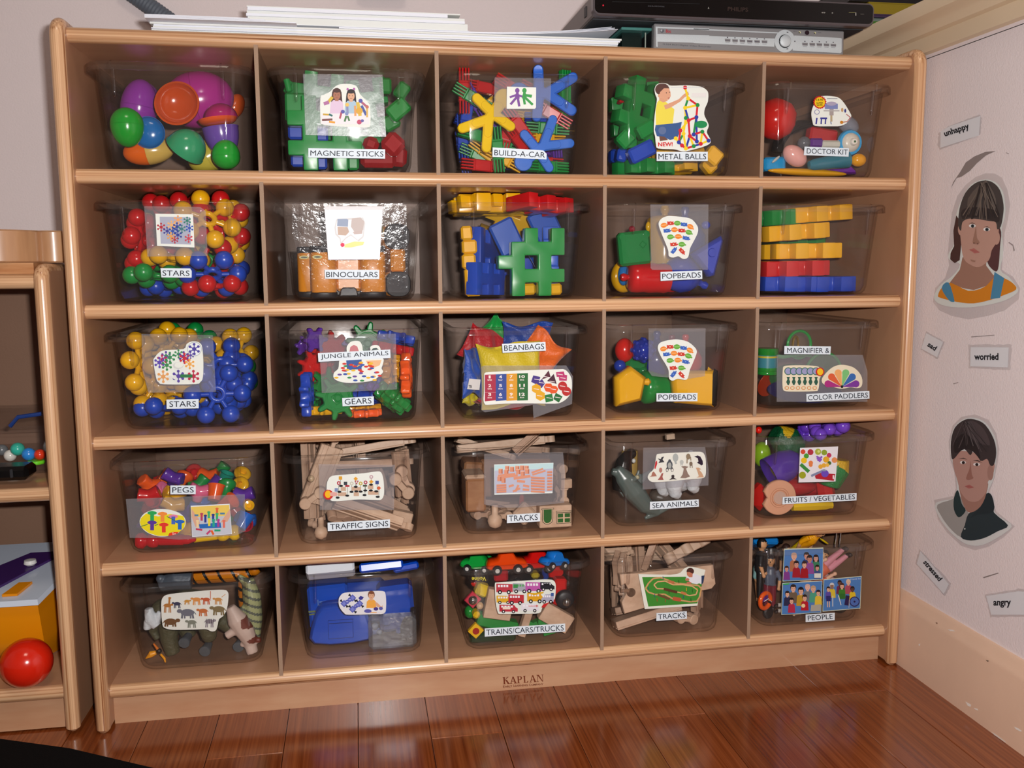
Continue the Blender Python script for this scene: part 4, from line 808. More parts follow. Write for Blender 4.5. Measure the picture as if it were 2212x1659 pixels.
pc = [o for o in t.t.children if o.name.startswith('picture_card')][-1]
for i, (a, b) in enumerate(zip('1 2 3 4 5 6 7 8 9 10 11 12'.split(), 'uno two three four five six siete ocho nueve diez once doce'.split())):
    cx_ = (X4[i // 3] + X4[i // 3 + 1]) / 2 - 8; cy_ = 915 + (i % 3) * 105 - (i // 3) * 1; w_ = 18 if len(a) == 1 and a != '1' else 12 if a == '1' else 34
    t.sub(lettering(a, t.pl, t.o, t.s, (cx_ - w_, cy_ + 8), (cx_ + w_, cy_ + 7), 36, None, 'f0e6e2', .0018, .03), pc)
    t.sub(lettering(b, t.pl, t.o, t.s, (cx_ - 26, cy_ + 36), (cx_ + 26, cy_ + 35), 18, None, 'f0e6e2', .0018, .02), pc)
t.tag_text('BEANBAGS', [(852, 512), (1370, 488), (1376, 592), (860, 618)], (878, 594), (1355, 572), 66)
# r3c5
t = T[2][4]
t.film([(400, 690), (1500, 690), (1560, 900), (1560, 1290), (400, 1290)])
it = []
for i in range(6):
    u = 545 + i * 71; it += [('2f5a4a', [(u - 22, 970), (u + 22, 970), (u + 12, 1000), (u + 26, 1035), (u + 8, 1075), (u - 8, 1075), (u - 26, 1035), (u - 10, 1000)]), ('2a6a5a', circ(u, 898, 50)), ('9a9cc4', circ(u, 898, 40)), ('d88a40', circ(u - 18, 1112, 28, 12, 24)), ('e2d8b8', circ(u - 18, 1112, 20, 10, 17))]
it += [burst(950, 905, 60, 'c02020'), ('f0c020', circ(952, 905, 40, 12, 44))]
t.card([(478, 870), (495, 835), (560, 825), (700, 822), (860, 828), (940, 845), (970, 880), (968, 950), (945, 1000), (940, 1080), (925, 1140), (880, 1155), (560, 1158), (490, 1145), (475, 1100), (472, 1000)], it, col='e6dcc2')
it = []
for i, c in enumerate(['a8307e', 'd8603a', 'eaa868', '7ac07a', '3a6ab0', '7a3a9a']):
    a = PI * (.93 - .172 * i); ex, ey = 1232 + 200 * math.cos(a), 1100 - 205 * math.sin(a); px_, py_ = -math.sin(a), -math.cos(a)
    it += [(c, [(1232, 1100), (ex + 44 * px_ - 20 * math.cos(a), ey + 44 * py_ + 20 * math.sin(a)), (ex - 44 * px_ - 20 * math.cos(a), ey - 44 * py_ + 20 * math.sin(a))]), (c, circ(ex - 18 * math.cos(a), ey + 18 * math.sin(a), 46, 14))]
it += [('1a1a20', circ(1232, 1095, 18))]
t.card([(978, 1040), (985, 980), (1050, 900), (1120, 845), (1200, 818), (1290, 822), (1380, 850), (1440, 900), (1480, 960), (1495, 1030), (1480, 1095), (1430, 1115), (1340, 1105), (1260, 1120), (1200, 1120), (1120, 1100), (1030, 1080)], it, col='e6dcc2')
t.tag_text('MAGNIFIER &', [(495, 576), (1088, 580), (1082, 682), (492, 678)], (528, 662), (1068, 664), 66)
t.tag_text('COLOR PADDLERS', [(776, 1188), (1580, 1150), (1582, 1248), (778, 1286)], (795, 1268), (1560, 1232), 64)
# r4c1
t = T[3][0]
t.film([(385, 790), (900, 770), (1760, 735), (1770, 1160), (1660, 1210), (1000, 1260), (760, 1240), (430, 1240)], .22)
it = [('e8d820', [(560, 1010), (620, 955), (760, 990), (900, 960), (1050, 985), (1075, 1050), (1060, 1120), (990, 1180), (870, 1215), (760, 1215), (650, 1180), (570, 1120), (548, 1060)])]
for u, v, c, c2 in [(690, 950, '2aa858', '2aa858'), (810, 960, 'f09040', 'f09040'), (935, 990, 'e080a8', '4a6ac0'), (690, 1060, '5a3a9a', '5a3a9a'), (825, 1085, 'e03a30', 'e03a30'), (1010, 1050, '2a6ac0', '2a6ac0')]:
    it += [(c, circ(u, v, 56, 14, 22)), (c2, rect(u - 22, v, u + 22, v + 90)), (c, circ(u, v - 12, 30, 12, 12))]
it += [stick(560, 1105, 640, 1080, 8, '2a7a4a'), stick(720, 1095, 760, 1080, 8, '2a7a4a'), stick(860, 990, 960, 1040, 8, '2a7a4a'), ('e03a20', [(875, 1215), (890, 1180), (930, 1170), (1000, 1168), (990, 1180), (940, 1205)])]
t.card([(545, 1060), (560, 1000), (610, 950), (700, 915), (800, 905), (900, 915), (1000, 950), (1060, 1000), (1078, 1055), (1060, 1120), (1000, 1170), (990, 1182), (870, 1218), (750, 1218), (640, 1180), (570, 1120)], it)
pc = [o for o in t.t.children if o.name.startswith('picture_card')][-1]
t.sub(lettering('5x', t.pl, t.o, t.s, (925, 1200), (968, 1196), 26, None, 'f0e0e0', .0018), pc)
it = [('e8c860', [(1140, 880), (1580, 855), (1590, 980), (1145, 1000)]), ('c0c4d0', [(1145, 1000), (1590, 980), (1605, 1190), (1158, 1220)]), ('d8a890', [(1145, 900), (1230, 1020), (1250, 1110), (1190, 1110), (1148, 1000)]), ('d8a890', [(1590, 900), (1520, 1000), (1480, 1060), (1560, 1050), (1592, 990)]), ('2a6ab8', [(1230, 1080), (1480, 1060), (1490, 1120), (1240, 1130)])]
for u, v, c in [(1262, 1000, 'b84060'), (1305, 1020, '2a3a90'), (1345, 980, '3ab070'), (1350, 1060, 'e8d840'), (1395, 1010, '2a3a90'), (1400, 1070, '2aa890'), (1440, 940, 'e06a3a'), (1440, 1000, '3ab070'), (1455, 1070, 'b04090'), (1520, 1080, 'e07060'), (1215, 1080, 'e8d0a0')]:
    it += [(c, rect(u - 13, v - 40, u + 13, v + 40)), (c, circ(u, v - 40, 20, 10, 12))]
it += [stick(1195, 1135, 1270, 1145, 20, 'c03050'), stick(1320, 1195, 1365, 1150, 22, 'c04070'), stick(1375, 1150, 1400, 1200, 24, 'e0602a'), stick(1410, 1150, 1480, 1150, 22, '2aa070'), ('4a80a8', rect(1180, 965, 1225, 985)), ('4a80a8', rect(1475, 945, 1530, 965))]
t.card([(1135, 868), (1585, 845), (1612, 1195), (1152, 1228)], it, col='e2e6ea')
t.tag_text('PEGS', [(902, 632), (1194, 632), (1194, 732), (902, 734)], (925, 712), (1172, 710), 62)
# r4c2
t = T[3][1]
t.film([(580, 440), (1462, 450), (1450, 970), (595, 970)], .2)
it = []
for u, v, c, k in [(832, 600, 'd8a030', 0), (812, 658, 'b03048', 1), (890, 662, '3a4048', 2), (912, 692, 'b02838', 3), (962, 662, 'c8c8b8', 1), (1008, 608, 'e0a030', 4), (1018, 650, 'a83048', 5), (1065, 662, 'c0b048', 1), (1122, 650, 'a84058', 1), (1188, 586, 'c0a0a8', 1), (1188, 642, 'e0a030', 4), (1115, 688, '4a5040', 3), (1255, 650, '3a4a88', 2), (1275, 715, 'd0603a', 4), (785, 735, '8090b8', 2)]:
    it.append(stick(u, v, u, v + 90, 6, '8a8a80'))
    it.append((c, circ(u, v, 23, 8) if k == 1 else rect(u - 20, v - 20, u + 20, v + 20) if k in (0, 2) else rect(u - 24, v - 10, u + 24, v + 10) if k == 3 else [(u - 26, v), (u, v - 24), (u + 26, v), (u, v + 24)] if k == 4 else [(u - 26, v - 20), (u + 26, v - 20), (u, v + 26)]))
    if k in (1, 5): it.append(('e8e8e0', circ(u, v - (4 if k == 5 else 0), 10, 8)))
for a in [(865, 725, 60), (1015, 725, 110), (1180, 705, 64), (1015, 785, 60), (1210, 770, 120), (850, 785, 100)]: it.append(('c8a890', rect(a[0] - a[2] / 2, a[1] - 22, a[0] + a[2] / 2, a[1] + 22)))
for u, v in [(838, 690), (1008, 700), (1185, 675), (820, 758), (960, 758), (1015, 752), (1065, 755), (1118, 742), (1183, 742), (1245, 752), (910, 802), (1110, 795), (1262, 815), (800, 825)]: it.append(('1c1c20', circ(u, v, 24, 10, 13)))
it += [burst(692, 790, 62, 'c82a2a'), ('f0b820', circ(688, 785, 36, 12, 44)), ('e0a8a0', circ(752, 785, 46, 12, 26))]
t.card([(672, 690), (690, 620), (740, 575), (900, 560), (1100, 545), (1250, 525), (1300, 535), (1325, 600), (1335, 700), (1332, 800), (1300, 850), (1240, 855), (1050, 848), (900, 860), (740, 866), (705, 830), (678, 770)], it)
t.tag_text('TRAFFIC SIGNS', [(683, 1115), (1404, 1076), (1404, 1172), (686, 1212)], (715, 1192), (1385, 1152), 62)
# r4c3
t = T[3][2]
t.film([(600, 340), (1565, 320), (1590, 560), (1580, 940), (1270, 975), (1040, 1000), (780, 1000), (600, 960)], .2)
W1 = 'd89478'; W2 = 'b87058'; it = [('bcdce0', [(728, 478), (1445, 455), (1445, 520), (728, 545)]), ('b8bcd0', [(728, 545), (1445, 520), (1435, 800), (728, 825)])]
for u, v in [(800, 550), (880, 515), (940, 525), (1005, 515), (1062, 510), (1118, 512), (870, 560), (1015, 555), (1070, 580), (1125, 550), (785, 640), (835, 660)]: it += [(W1, rect(u - 25, v - 28, u + 25, v + 34)), (W2, rect(u + 10, v - 26, u + 26, v + 32)), ('e8b8a0', rect(u - 25, v - 30, u + 22, v - 22))]
for a in [(770, 605, 980, 585, 26), (810, 630, 1010, 600, 26), (960, 640, 1165, 610, 34), (1000, 670, 1100, 680, 30), (1180, 570, 1320, 520, 22), (1190, 595, 1350, 545, 22), (1020, 720, 980, 800, 26), (950, 800, 1040, 760, 24), (900, 740, 960, 720, 26), (1075, 725, 1150, 740, 26), (1070, 775, 1150, 780, 26)]: it.append(stick(*a, W1))
for i in range(6): it += [stick(1170, 625 + i * 34, 1340, 635 + i * 34, 22, W1), stick(1172, 636 + i * 34, 1340, 646 + i * 34, 5, W2)]
for i in range(7): it += [stick(1370, 560 + i * 36, 1432, 556 + i * 36, 22, W1), stick(1370, 571 + i * 36, 1432, 567 + i * 36, 5, W2)]
for i in range(4): it += [stick(750, 722 + i * 27, 870, 715 + i * 27, 20, W1), stick(750, 733 + i * 27, 870, 726 + i * 27, 5, W2)]
t.card([(722, 472), (1448, 450), (1436, 822), (725, 842)], it, col='dfe9e6')
t.tag_text('TRACKS', [(880, 1085), (1284, 1062), (1284, 1165), (876, 1188)], (902, 1164), (1255, 1146), 70)
# r4c4
t = T[3][3]
t.film([(610, 350), (1430, 340), (1478, 640), (1475, 850), (1020, 880), (600, 905)], .2)
it = [('c03038', [(770, 540), (790, 515), (795, 560), (770, 630), (755, 625)])]
def bird(u, v, s, c, b='e0e0d8'): return [(c, circ(u, v, 42 * s, 14, 60 * s)), (b, circ(u, v + 10 * s, 26 * s, 12, 44 * s)), (c, circ(u, v - 58 * s, 20 * s, 10, 20 * s)), stick(u - 20 * s, v + 55 * s, u - 24 * s, v + 75 * s, 16 * s, '2a2a30'), stick(u + 20 * s, v + 55 * s, u + 24 * s, v + 75 * s, 16 * s, '2a2a30')]
it += [('3a3a40', [(800, 490), (840, 500), (850, 475), (885, 465), (865, 505), (890, 540), (850, 545), (810, 552), (830, 520)]), ('a8b0ae', circ(1036, 480, 38, 14, 56)), stick(1030, 520, 1045, 565, 26, 'a8b0ae'), ('b8beba', circ(1118, 540, 26, 12, 32)), stick(1108, 560, 1108, 585, 12, 'b8beba'), stick(1128, 560, 1128, 585, 12, 'b8beba')] + bird(958, 575, .95, '4a5058', 'a8aca8')
it += bird(925, 640, .42, '3a3a40') + bird(992, 640, .42, '3a3a40')
it += [('8a7a64', circ(1205, 465, 30, 12, 40)), stick(1190, 480, 1188, 555, 14, '8a7a64'), stick(1235, 470, 1240, 520, 12, '8a7a64'), ('7a6a5a', circ(1240, 560, 22, 10, 30)), stick(1230, 570, 1230, 615, 10, '7a6a5a'), stick(1255, 570, 1258, 615, 10, '7a6a5a'),
       ('2a1c30', [(1282, 465), (1330, 450), (1365, 465), (1395, 520), (1400, 570), (1380, 582), (1320, 545), (1340, 530), (1330, 485)]),
       ('a87060', [(715, 720), (725, 680), (745, 662), (768, 690), (788, 725), (690, 732)]), ('b07a70', circ(838, 645, 22, 10, 34)), ('a05a54', [(850, 690), (875, 680), (862, 735), (878, 775), (798, 775), (830, 735)]), ('3a3234', [(950, 778), (985, 745), (980, 715), (1005, 703), (1022, 720), (1015, 745), (1055, 768), (1000, 765)]),
       ('8a766c', [(1110, 595), (1160, 590), (1208, 600), (1175, 625), (1200, 690), (1228, 728), (1170, 752), (1098, 748), (1130, 700), (1145, 625)]), ('c8a080', [(1305, 612), (1340, 610), (1378, 632), (1350, 640), (1385, 680), (1412, 740), (1312, 742), (1345, 725), (1325, 660)])]
t.card([(785, 450), (820, 430), (1000, 418), (1200, 408), (1340, 402), (1400, 415), (1432, 470), (1440, 560), (1440, 680), (1425, 735), (1380, 755), (1200, 770), (950, 795), (760, 805), (700, 790), (668, 745), (690, 690), (745, 635), (770, 540)], it, col='e4e6dc')
t.tag_text('SEA ANIMALS', [(697, 1065), (1342, 1032), (1345, 1128), (695, 1170)], (730, 1148), (1325, 1112), 66)
# r4c5
t = T[3][4]
it = []
for u, v, r, c in [(823, 525, 32, 'd04a30'), (922, 530, 40, 'b03040'), (1022, 525, 42, 'a8b040'), (1105, 535, 38, '8aa030'), (867, 580, 34, '4a9a30'), (1168, 572, 32, 'c03a60'), (1130, 628, 42, 'e0a828'), (1240, 635, 38, 'e09058'), (1172, 675, 26, '4a6a30'), (835, 640, 40, 'e8c020'), (1055, 722, 30, 'e0a838'), (1100, 705, 30, 'e0a838'), (1145, 700, 26, 'e8b848'), (925, 672, 30, 'e08048'), (925, 700, 26, 'e08048'), (815, 835, 46, '9aa020'), (1030, 520, 18, 'd0d880')]: it.append((c, circ(u, v, r, 14)))
for i in range(10): it.append(('8a5ac0', circ(1030 - 20 + (i * 37) % 60, 590 + (i * 53) % 60, 14, 8)))
it += [stick(790, 690, 900, 790, 46, '3a8a3a'), ('b02030', [(980, 850), (1000, 800), (1250, 820), (1230, 910), (990, 880)]), ('e8e0e0', rect(1215, 835, 1235, 885)), stick(930, 845, 1110, 765, 30, '8088a8'), ('6a4ab8', circ(1112, 812, 50)), ('8a98b0', circ(1100, 770, 34, 12, 12))]
t.card([(785, 475), (1290, 455), (1255, 920), (765, 932)], it, col='e4e2e8')
t.tag_text('FRUITS / VEGETABLES', [(552, 1125), (1532, 1072), (1530, 1168), (548, 1222)], (578, 1202), (1508, 1150), 66)
# r5c1
t = T[4][0]
it = []
for u, v, w_, c, d, lg in [(815, 520, 105, 'a8703a', 1, 1.6), (925, 500, 95, '3a3a50', -1, .9), (1040, 470, 75, 'c08a40', 1, .8), (1150, 450, 110, 'd08a4a', -1, 1), (1262, 450, 100, 'b85a3a', -1, 1), (1400, 450, 100, 'c08a50', -1, 1), (1045, 600, 190, '6a6a74', -1, .4), (1225, 580, 120, 'b8683a', -1, .8), (1405, 560, 165, '7a6a4a', -1, .6), (850, 705, 175, '6a4a30', 1, .3), (1095, 710, 120, '7a7c70', -1, .9), (1300, 700, 120, '8a8088', 1, 1)]:
    it += animalpic(u, v, w_, c, d, lg, w_ * .36)
it += [stick(835, 500, 840, 420, 22, 'a8703a'), ('a8703a', circ(842, 430, 18, 10, 12)), stick(1310, 440, 1312, 350, 8, 'b85a3a'), stick(1440, 420, 1485, 385, 6, 'c08a50')]
for i in range(5): it.append(stick(1265 + i * 20, 670, 1262 + i * 20, 725, 6, '2a2428'))
t.card([(742, 480), (760, 430), (800, 400), (900, 382), (1100, 362), (1300, 345), (1460, 340), (1510, 365), (1518, 430), (1500, 560), (1460, 640), (1410, 680), (1390, 760), (1370, 810), (1320, 820), (1260, 795), (1150, 798), (980, 802), (860, 800), (780, 780), (755, 740), (742, 600)], it, col='dcdcd4')
# r5c2
t = T[4][1]
it = []
def carpic(u, v, a):
    R2 = lambda x, y: (u + x * math.cos(a) - y * math.sin(a), v + x * math.sin(a) + y * math.cos(a))
    return [('1a1a28', [R2(*p) for p in rect(-8, -52, 8, 52)]), ('1a1a28', [R2(*p) for p in rect(-14, -58, 14, -44)]), ('1a1a28', [R2(*p) for p in rect(-14, 44, 14, 58)]), ('5a62b8', [R2(*p) for p in rect(-30, -30, 30, 30)]), ('7a84d0', [R2(*p) for p in rect(-18, -18, 18, 18)])]
it += carpic(820, 605, -.8) + carpic(918, 540, -.8) + carpic(1000, 605, -.8) + carpic(918, 670, -.8)
for u, v in [(855, 585), (885, 562), (955, 635), (975, 622)]: it += [('5a62b8', circ(u, v, 26, 8)), ('c8ccf0', rect(u - 12, v - 6, u + 14, v + 2))]
it += [('3a3a90', [(985, 540), (1010, 515), (1048, 530), (1030, 558), (1005, 565)])]
it += person_pic(1135, 510, 95, 'd8a888', '7a4a34', 'eaa84a')
it += [('d8a888', [(1175, 590), (1200, 590), (1250, 640), (1268, 620), (1262, 660), (1200, 640)]), ('e4e6ec', rect(1060, 655, 1270, 700)), ('5a5aa8', circ(1095, 690, 44, 12, 22)), ('4a3a88', circ(1188, 665, 28, 12, 20)), ('5a5aa8', circ(1245, 660, 24, 12, 20))]
t.card([(758, 560), (775, 520), (825, 482), (1000, 470), (1130, 462), (1265, 462), (1300, 500), (1305, 650), (1280, 720), (1150, 728), (880, 735), (820, 715), (765, 640)], it, col='e0e0e4')
# r5c3
t = T[4][2]
it = []
def veh(u, v, w_, h_, c, d=1, nose=.2, win='e8e8f0', wh='e8e8e8'):
    o_ = [(u, v), (u + w_, v + h_ * .06), (u + w_, v + h_), (u, v + h_)] if nose == 0 else [(u, v), (u + w_ * (1 - nose), v + h_ * .05), (u + w_ * (1 - nose * .5), v + h_ * .4), (u + w_, v + h_ * .55), (u + w_, v + h_), (u, v + h_)]
    if d < 0: o_ = [(2 * u + w_ - a, b) for a, b in o_]
    q = [(c, o_)]
    for i in range(4): q.append((win, rect(u + w_ * (.1 + .17 * i), v + h_ * .16, u + w_ * (.22 + .17 * i), v + h_ * .42)))
    for x in (.22, .76): q += [('15151a', circ(u + w_ * x, v + h_ * 1.0, h_ * .24, 12)), (wh, circ(u + w_ * x, v + h_ * 1.0, h_ * .11, 10))]
    return q
it += veh(748, 510, 200, 105, 'b83a48', 1, 0) + veh(950, 505, 185, 100, 'a0a4b0', 1, .3, '5aa060') + veh(1105, 490, 210, 110, 'b858a8', 1, .1) + veh(1285, 490, 175, 90, '22222a', 1, .3) + veh(750, 655, 185, 85, 'd8a82a', 1, .3) + veh(895, 640, 190, 105, 'b8303a', 1, 0) + veh(1125, 620, 200, 105, 'd8a020', 1, .2) + veh(1300, 635, 150, 95, 'a8a8c0', -1, .3) + veh(785, 765, 225, 85, 'b83040', 1, .2) + veh(1050, 750, 220, 88, 'dcdce4', 1, .2)
it += [('3a8a4a', rect(955, 515, 1010, 560)), ('c83030', rect(1140, 778, 1260, 784)), ('c83030', rect(1238, 765, 1246, 795)), ('c83030', rect(1228, 776, 1258, 784)), ('3a5a9a', rect(1415, 620, 1450, 660)), ('d8a820', [(1170, 630), (1330, 605), (1320, 625), (1200, 650)]), ('c02828', [(1295, 800), (1320, 760), (1400, 730), (1340, 800)]), ('1a1a1e', rect(1330, 505, 1400, 530)), ('e8d8c8', rect(825, 790, 920, 822))]
t.card([(732, 510), (760, 498), (900, 488), (1100, 475), (1300, 462), (1400, 462), (1450, 475), (1475, 520), (1475, 620), (1462, 700), (1425, 730), (1350, 760), (1310, 810), (1290, 860), (1230, 878), (1000, 880), (800, 882), (765, 860), (740, 740), (732, 600)], it, col='dee4dc')
t.tag_text('TRAINS/CARS/TRUCKS', [(606, 1060), (1590, 998), (1592, 1096), (606, 1158)], (626, 1138), (1572, 1080), 68)
# r5c4
t = T[4][3]
def loop_(pts, w_, c): return [stick(*pts[i], *pts[(i + 1) % len(pts)], w_, c) for i in range(len(pts))]
it = [('3f8a32', [(655, 590), (1230, 585), (1450, 690), (1420, 790), (1388, 938), (738, 980)])]
it += loop_([(700, 740), (740, 670), (800, 610), (900, 595), (1000, 630), (1100, 670), (1300, 690), (1400, 700), (1440, 740), (1420, 850), (1380, 910), (1280, 915), (1150, 895), (1050, 870), (950, 815), (830, 820), (740, 790)], 20, 'c89a68')
it += loop_([(810, 690), (860, 650), (960, 640), (1060, 690), (1200, 690), (1320, 710), (1390, 760), (1370, 820), (1280, 835), (1180, 800), (1060, 770), (960, 745), (850, 740)], 16, 'd8a878')
it += [stick(940, 745, 1120, 790, 36, '5a3a24'), stick(860, 820, 1020, 880, 30, '6a4a30'), stick(1000, 640, 1080, 665, 34, 'b8704a'), stick(1060, 870, 1170, 890, 50, 'b85a3a'), stick(1170, 790, 1240, 815, 34, 'c07a4a')]
for u, v in [(930, 600), (1320, 770), (1300, 890), (820, 830), (1010, 790), (740, 740), (1140, 650), (1200, 850), (960, 900), (850, 890), (1380, 750), (1240, 750)]: it.append(stick(u, v - 22, u + 3, v + 22, 7, rr_.choice(['a83a28', '2a4a8a', 'd8a830', '1a3a1a'])))
it += [('e0e4ec', [(1230, 600), (1330, 540), (1400, 560), (1450, 600), (1440, 660), (1380, 680), (1310, 670)]), ('4a2a24', circ(1292, 510, 50, 14, 46)), ('c07a60', [(1245, 520), (1280, 520), (1325, 540), (1320, 590), (1280, 590), (1248, 560)]), ('c07a60', circ(1252, 620, 28, 12, 20)), ('c07a60', circ(1275, 665, 34, 12, 16)), ('2a3a5a', [(1440, 570), (1482, 565), (1465, 660), (1440, 690)])]
t.card([(607, 552), (1030, 560), (1120, 550), (1165, 530), (1210, 480), (1265, 453), (1330, 455), (1495, 495), (1420, 800), (1388, 970), (690, 1015)], it, col='e2e6da')
t.tag_text('TRACKS', [(845, 1068), (1246, 1042), (1248, 1140), (842, 1170)], (868, 1146), (1228, 1120), 66)
# r5c5
t = T[4][4]
def fam(q, ppl):
    it = [('4a7ab8', q)]
    for u, v, h, sk, hr, sh, fe in ppl: it += person_pic(u, v, h, sk, hr, sh, fe)
    return it
t.card([(635, 338), (1155, 322), (1148, 745), (615, 772)], fam([(640, 350), (1150, 335), (1142, 738), (622, 765)], [(765, 440, 95, 'd8a890', 'b89a8a', 'a86a4a', 0), (930, 430, 90, 'c89080', '1a1414', '2a3a6a', 0), (1055, 460, 85, 'c89888', '2a1c1c', '3a7a5a', 1), (970, 470, 95, 'b88070', '2a2020', '8a4a90', 0), (795, 540, 85, 'c89080', '2a1c1c', '9a1c2c', 0), (900, 545, 85, 'd8a890', '3a2420', '9a1824', 0), (665, 600, 70, 'c89080', '3a2420', '7a3a88', 0), (1070, 585, 70, 'c89080', '1a1414', '3a4a80', 0)]) + [('d8d8d0', rect(1030, 660, 1120, 720))], col='cfd8c0', name='people_card')
t.card([(612, 792), (1142, 762), (1125, 1185), (598, 1215)], fam([(618, 798), (1136, 768), (1118, 1180), (604, 1208)], [(755, 860, 95, 'd8a890', '2a2020', '6a5a48', 0), (945, 850, 85, 'e0b0a0', 'c8a8a0', '6a7078', 0), (1020, 870, 85, 'd8a890', 'b89878', '4a9a80', 0), (855, 895, 95, 'd8a890', '1a1418', 'b8902a', 0), (675, 935, 75, 'd8a890', '2a1c1c', '2a2a4a', 0), (1085, 920, 75, 'd8a890', '2a1c1c', 'd8b83a', 0), (905, 985, 80, 'd8a890', '2a1c1c', 'b01c2c', 0), (730, 1025, 75, 'd8a890', '1a1414', 'b02c48', 0)]) + [('a8a498', [(990, 1080), (1115, 1070), (1110, 1160), (980, 1165)]), ('3aa850', [(615, 800), (700, 790), (690, 810), (620, 815)]), ('e8d0a0', circ(885, 1090, 26))], col='cfd8c0', name='people_card')
t.card([(1158, 745), (1662, 700), (1645, 1130), (1145, 1172)], fam([(1165, 752), (1655, 708), (1638, 1122), (1150, 1162)], [(1268, 830, 75, '8a6a5a', 'c8c8c8', 'd0b838', 0), (1370, 790, 70, '6a4438', '2a1c1c', '6a2a4a', 0), (1485, 780, 75, 'd8b098', 'd0b8a0', 'a84a5a', 0), (1400, 830, 75, 'd8a890', '4a2a24', '3a7a2a', 1), (1218, 870, 62, 'd8a890', '2a1c1c', '5a4aa0', 0), (1538, 870, 70, '5a3a30', '2a1c1c', 'd8b828', 0)]) + [('2f6a2a', rect(1370, 930, 1440, 1000)), ('2a1c4a', circ(1565, 1035, 68)), ('4a6ab0', circ(1565, 1035, 56)), ('2a1c4a', circ(1565, 1035, 14)), ('2a1c4a', [(1450, 950), (1500, 960), (1490, 1090), (1430, 1080)]), ('d8b098', rect(1200, 1030, 1212, 1110)), ('d8b098', rect(1225, 1030, 1237, 1110)), ('c8ccd0', rect(1270, 960, 1282, 1100)), ('c8ccd0', stick(1350, 950, 1385, 1080, 12, 'c8ccd0')[1]), ('2a2a6a', rect(1190, 960, 1250, 1030)), stick(1495, 1010, 1490, 1120, 8, 'b0b0b8')], col='cfd8c0', name='people_card')
pc = [o for o in t.t.children if o.name.startswith('people_card')][-1]
t.sub(lettering('Friends Set', t.pl, t.o, t.s, (1512, 748), (1648, 738), 18, None, 'c8d4e8', .0018, .01), pc)
t.tag_text('PEOPLE', [(918, 1208), (1304, 1185), (1302, 1282), (918, 1308)], (945, 1286), (1275, 1262), 66)
# ------------------------------------------------------------ wall stickers
m_lam = clear('laminate', (.93, .93, .93), f0=.05, rough=.2, haze=.3, edge=.99, hazecol=(.78, .72, .73))
def wall_thing(name, cat, label, o, s, halo, items, group=None):
    c = PW.hit(o[0] + sum(p[0] for p in halo) / len(halo) / s, o[1] + sum(p[1] for p in halo) / len(halo) / s)
    r = tag(empty(name, c), label, cat, group)
    def ch(ob): ob.parent = r; ob.location = -r.location; return ob
    ch(decal('laminate_edge', PW, o, s, [(m_lam, halo)], None, off=.0005))
    if items: ch(decal('picture', PW, o, s, items, None, off=.0011, step=.00004))
    return r, ch
def rough(q, n=10, j=2.5):
    r = random.Random(int(q[0][0])); out = []
    for i in range(len(q)):
        a, b = q[i], q[(i + 1) % len(q)]
        for k in range(n): out.append((a[0] + (b[0] - a[0]) * k / n + r.uniform(-j, j), a[1] + (b[1] - a[1]) * k / n + r.uniform(-j, j)))
    return out
PAPER = 'c4c6cc'
def word(body, o, s, halo, q, A_, B_, h, label):
    r, ch = wall_thing('word_card', 'word card', label, o, s, rough(halo), [(pm('card_stock', 'dadbe0', rough=.5), q)])
    ch(lettering(body, PW, o, s, A_, B_, h, None, '14141c', .0016, .03)); return r
word('unhappy', (1900, 200), 3.317, [(425, 290), (500, 240), (720, 155), (735, 185), (725, 300), (600, 350), (435, 410), (418, 380)], [(442, 278), (505, 242), (728, 168), (716, 308), (440, 396)], (480, 328), (658, 270), 56, 'word card reading unhappy, slanting up on the right wall above the portraits')
word('sad', (1900, 700), 2.37, [(240, 38), (335, 90), (300, 180), (210, 128)], [(242, 46), (328, 92), (298, 170), (216, 126)], (247, 112), (287, 138), 26, 'small tilted word card reading sad, beside the shelf edge')
word('worried', (1900, 700), 2.37, [(458, 104), (680, 104), (672, 238), (458, 225)], [(470, 118), (664, 120), (660, 222), (468, 216)], (490, 184), (614, 184), 34, 'word card reading worried, between the girl and boy portraits')
word('stressed', (1900, 700), 2.37, [(205, 1150), (370, 1330), (335, 1395), (185, 1225)], [(212, 1162), (358, 1332), (332, 1382), (194, 1228)], (226, 1222), (308, 1318), 26, 'steeply slanting word card reading stressed, low on the right wall')
word('angry', (1900, 700), 2.37, [(540, 1385), (715, 1355), (760, 1360), (760, 1500), (570, 1500)], [(550, 1392), (712, 1368), (750, 1370), (750, 1488), (575, 1488)], (588, 1452), (678, 1452), 36, 'word card reading angry at the lower right, above the baseboard')
r, ch = wall_thing('portrait_cutout', 'portrait', 'cut-out portrait of a person with braids, orange shirt and blue straps', (1900, 200), 3.317,
    [(510, 960), (520, 860), (560, 740), (620, 660), (690, 605), (760, 578), (830, 580), (880, 610), (920, 700), (938, 800), (925, 900), (900, 1000), (885, 1180), (880, 1270), (960, 1320), (1010, 1400), (1000, 1480), (900, 1560), (780, 1600), (640, 1625), (520, 1600), (430, 1560), (385, 1500), (400, 1400), (470, 1330), (500, 1240), (490, 1150)], [])
FC, FD = 'bb9486', '9c7666'
def sm(its): return [(c, cr(q, 3) if 4 < len(q) < 40 and len(q) != 10 else q) for c, q in its]
def P1(nm, its, off): ch(decal(nm, PW, (1900, 200), 3.317, sm(its), None, off=off, step=.00003))
P1('white_backing', [('d4d8d4', [(540, 950), (560, 850), (600, 750), (660, 660), (740, 625), (800, 628), (850, 655), (890, 720), (905, 820), (900, 900), (880, 980), (890, 1150), (870, 1270), (930, 1320), (990, 1400), (985, 1440), (900, 1490), (760, 1525), (620, 1540), (480, 1530), (400, 1490), (405, 1430), (450, 1370), (530, 1310), (580, 1230), (505, 1200), (500, 1150), (540, 1080)])], .0009)
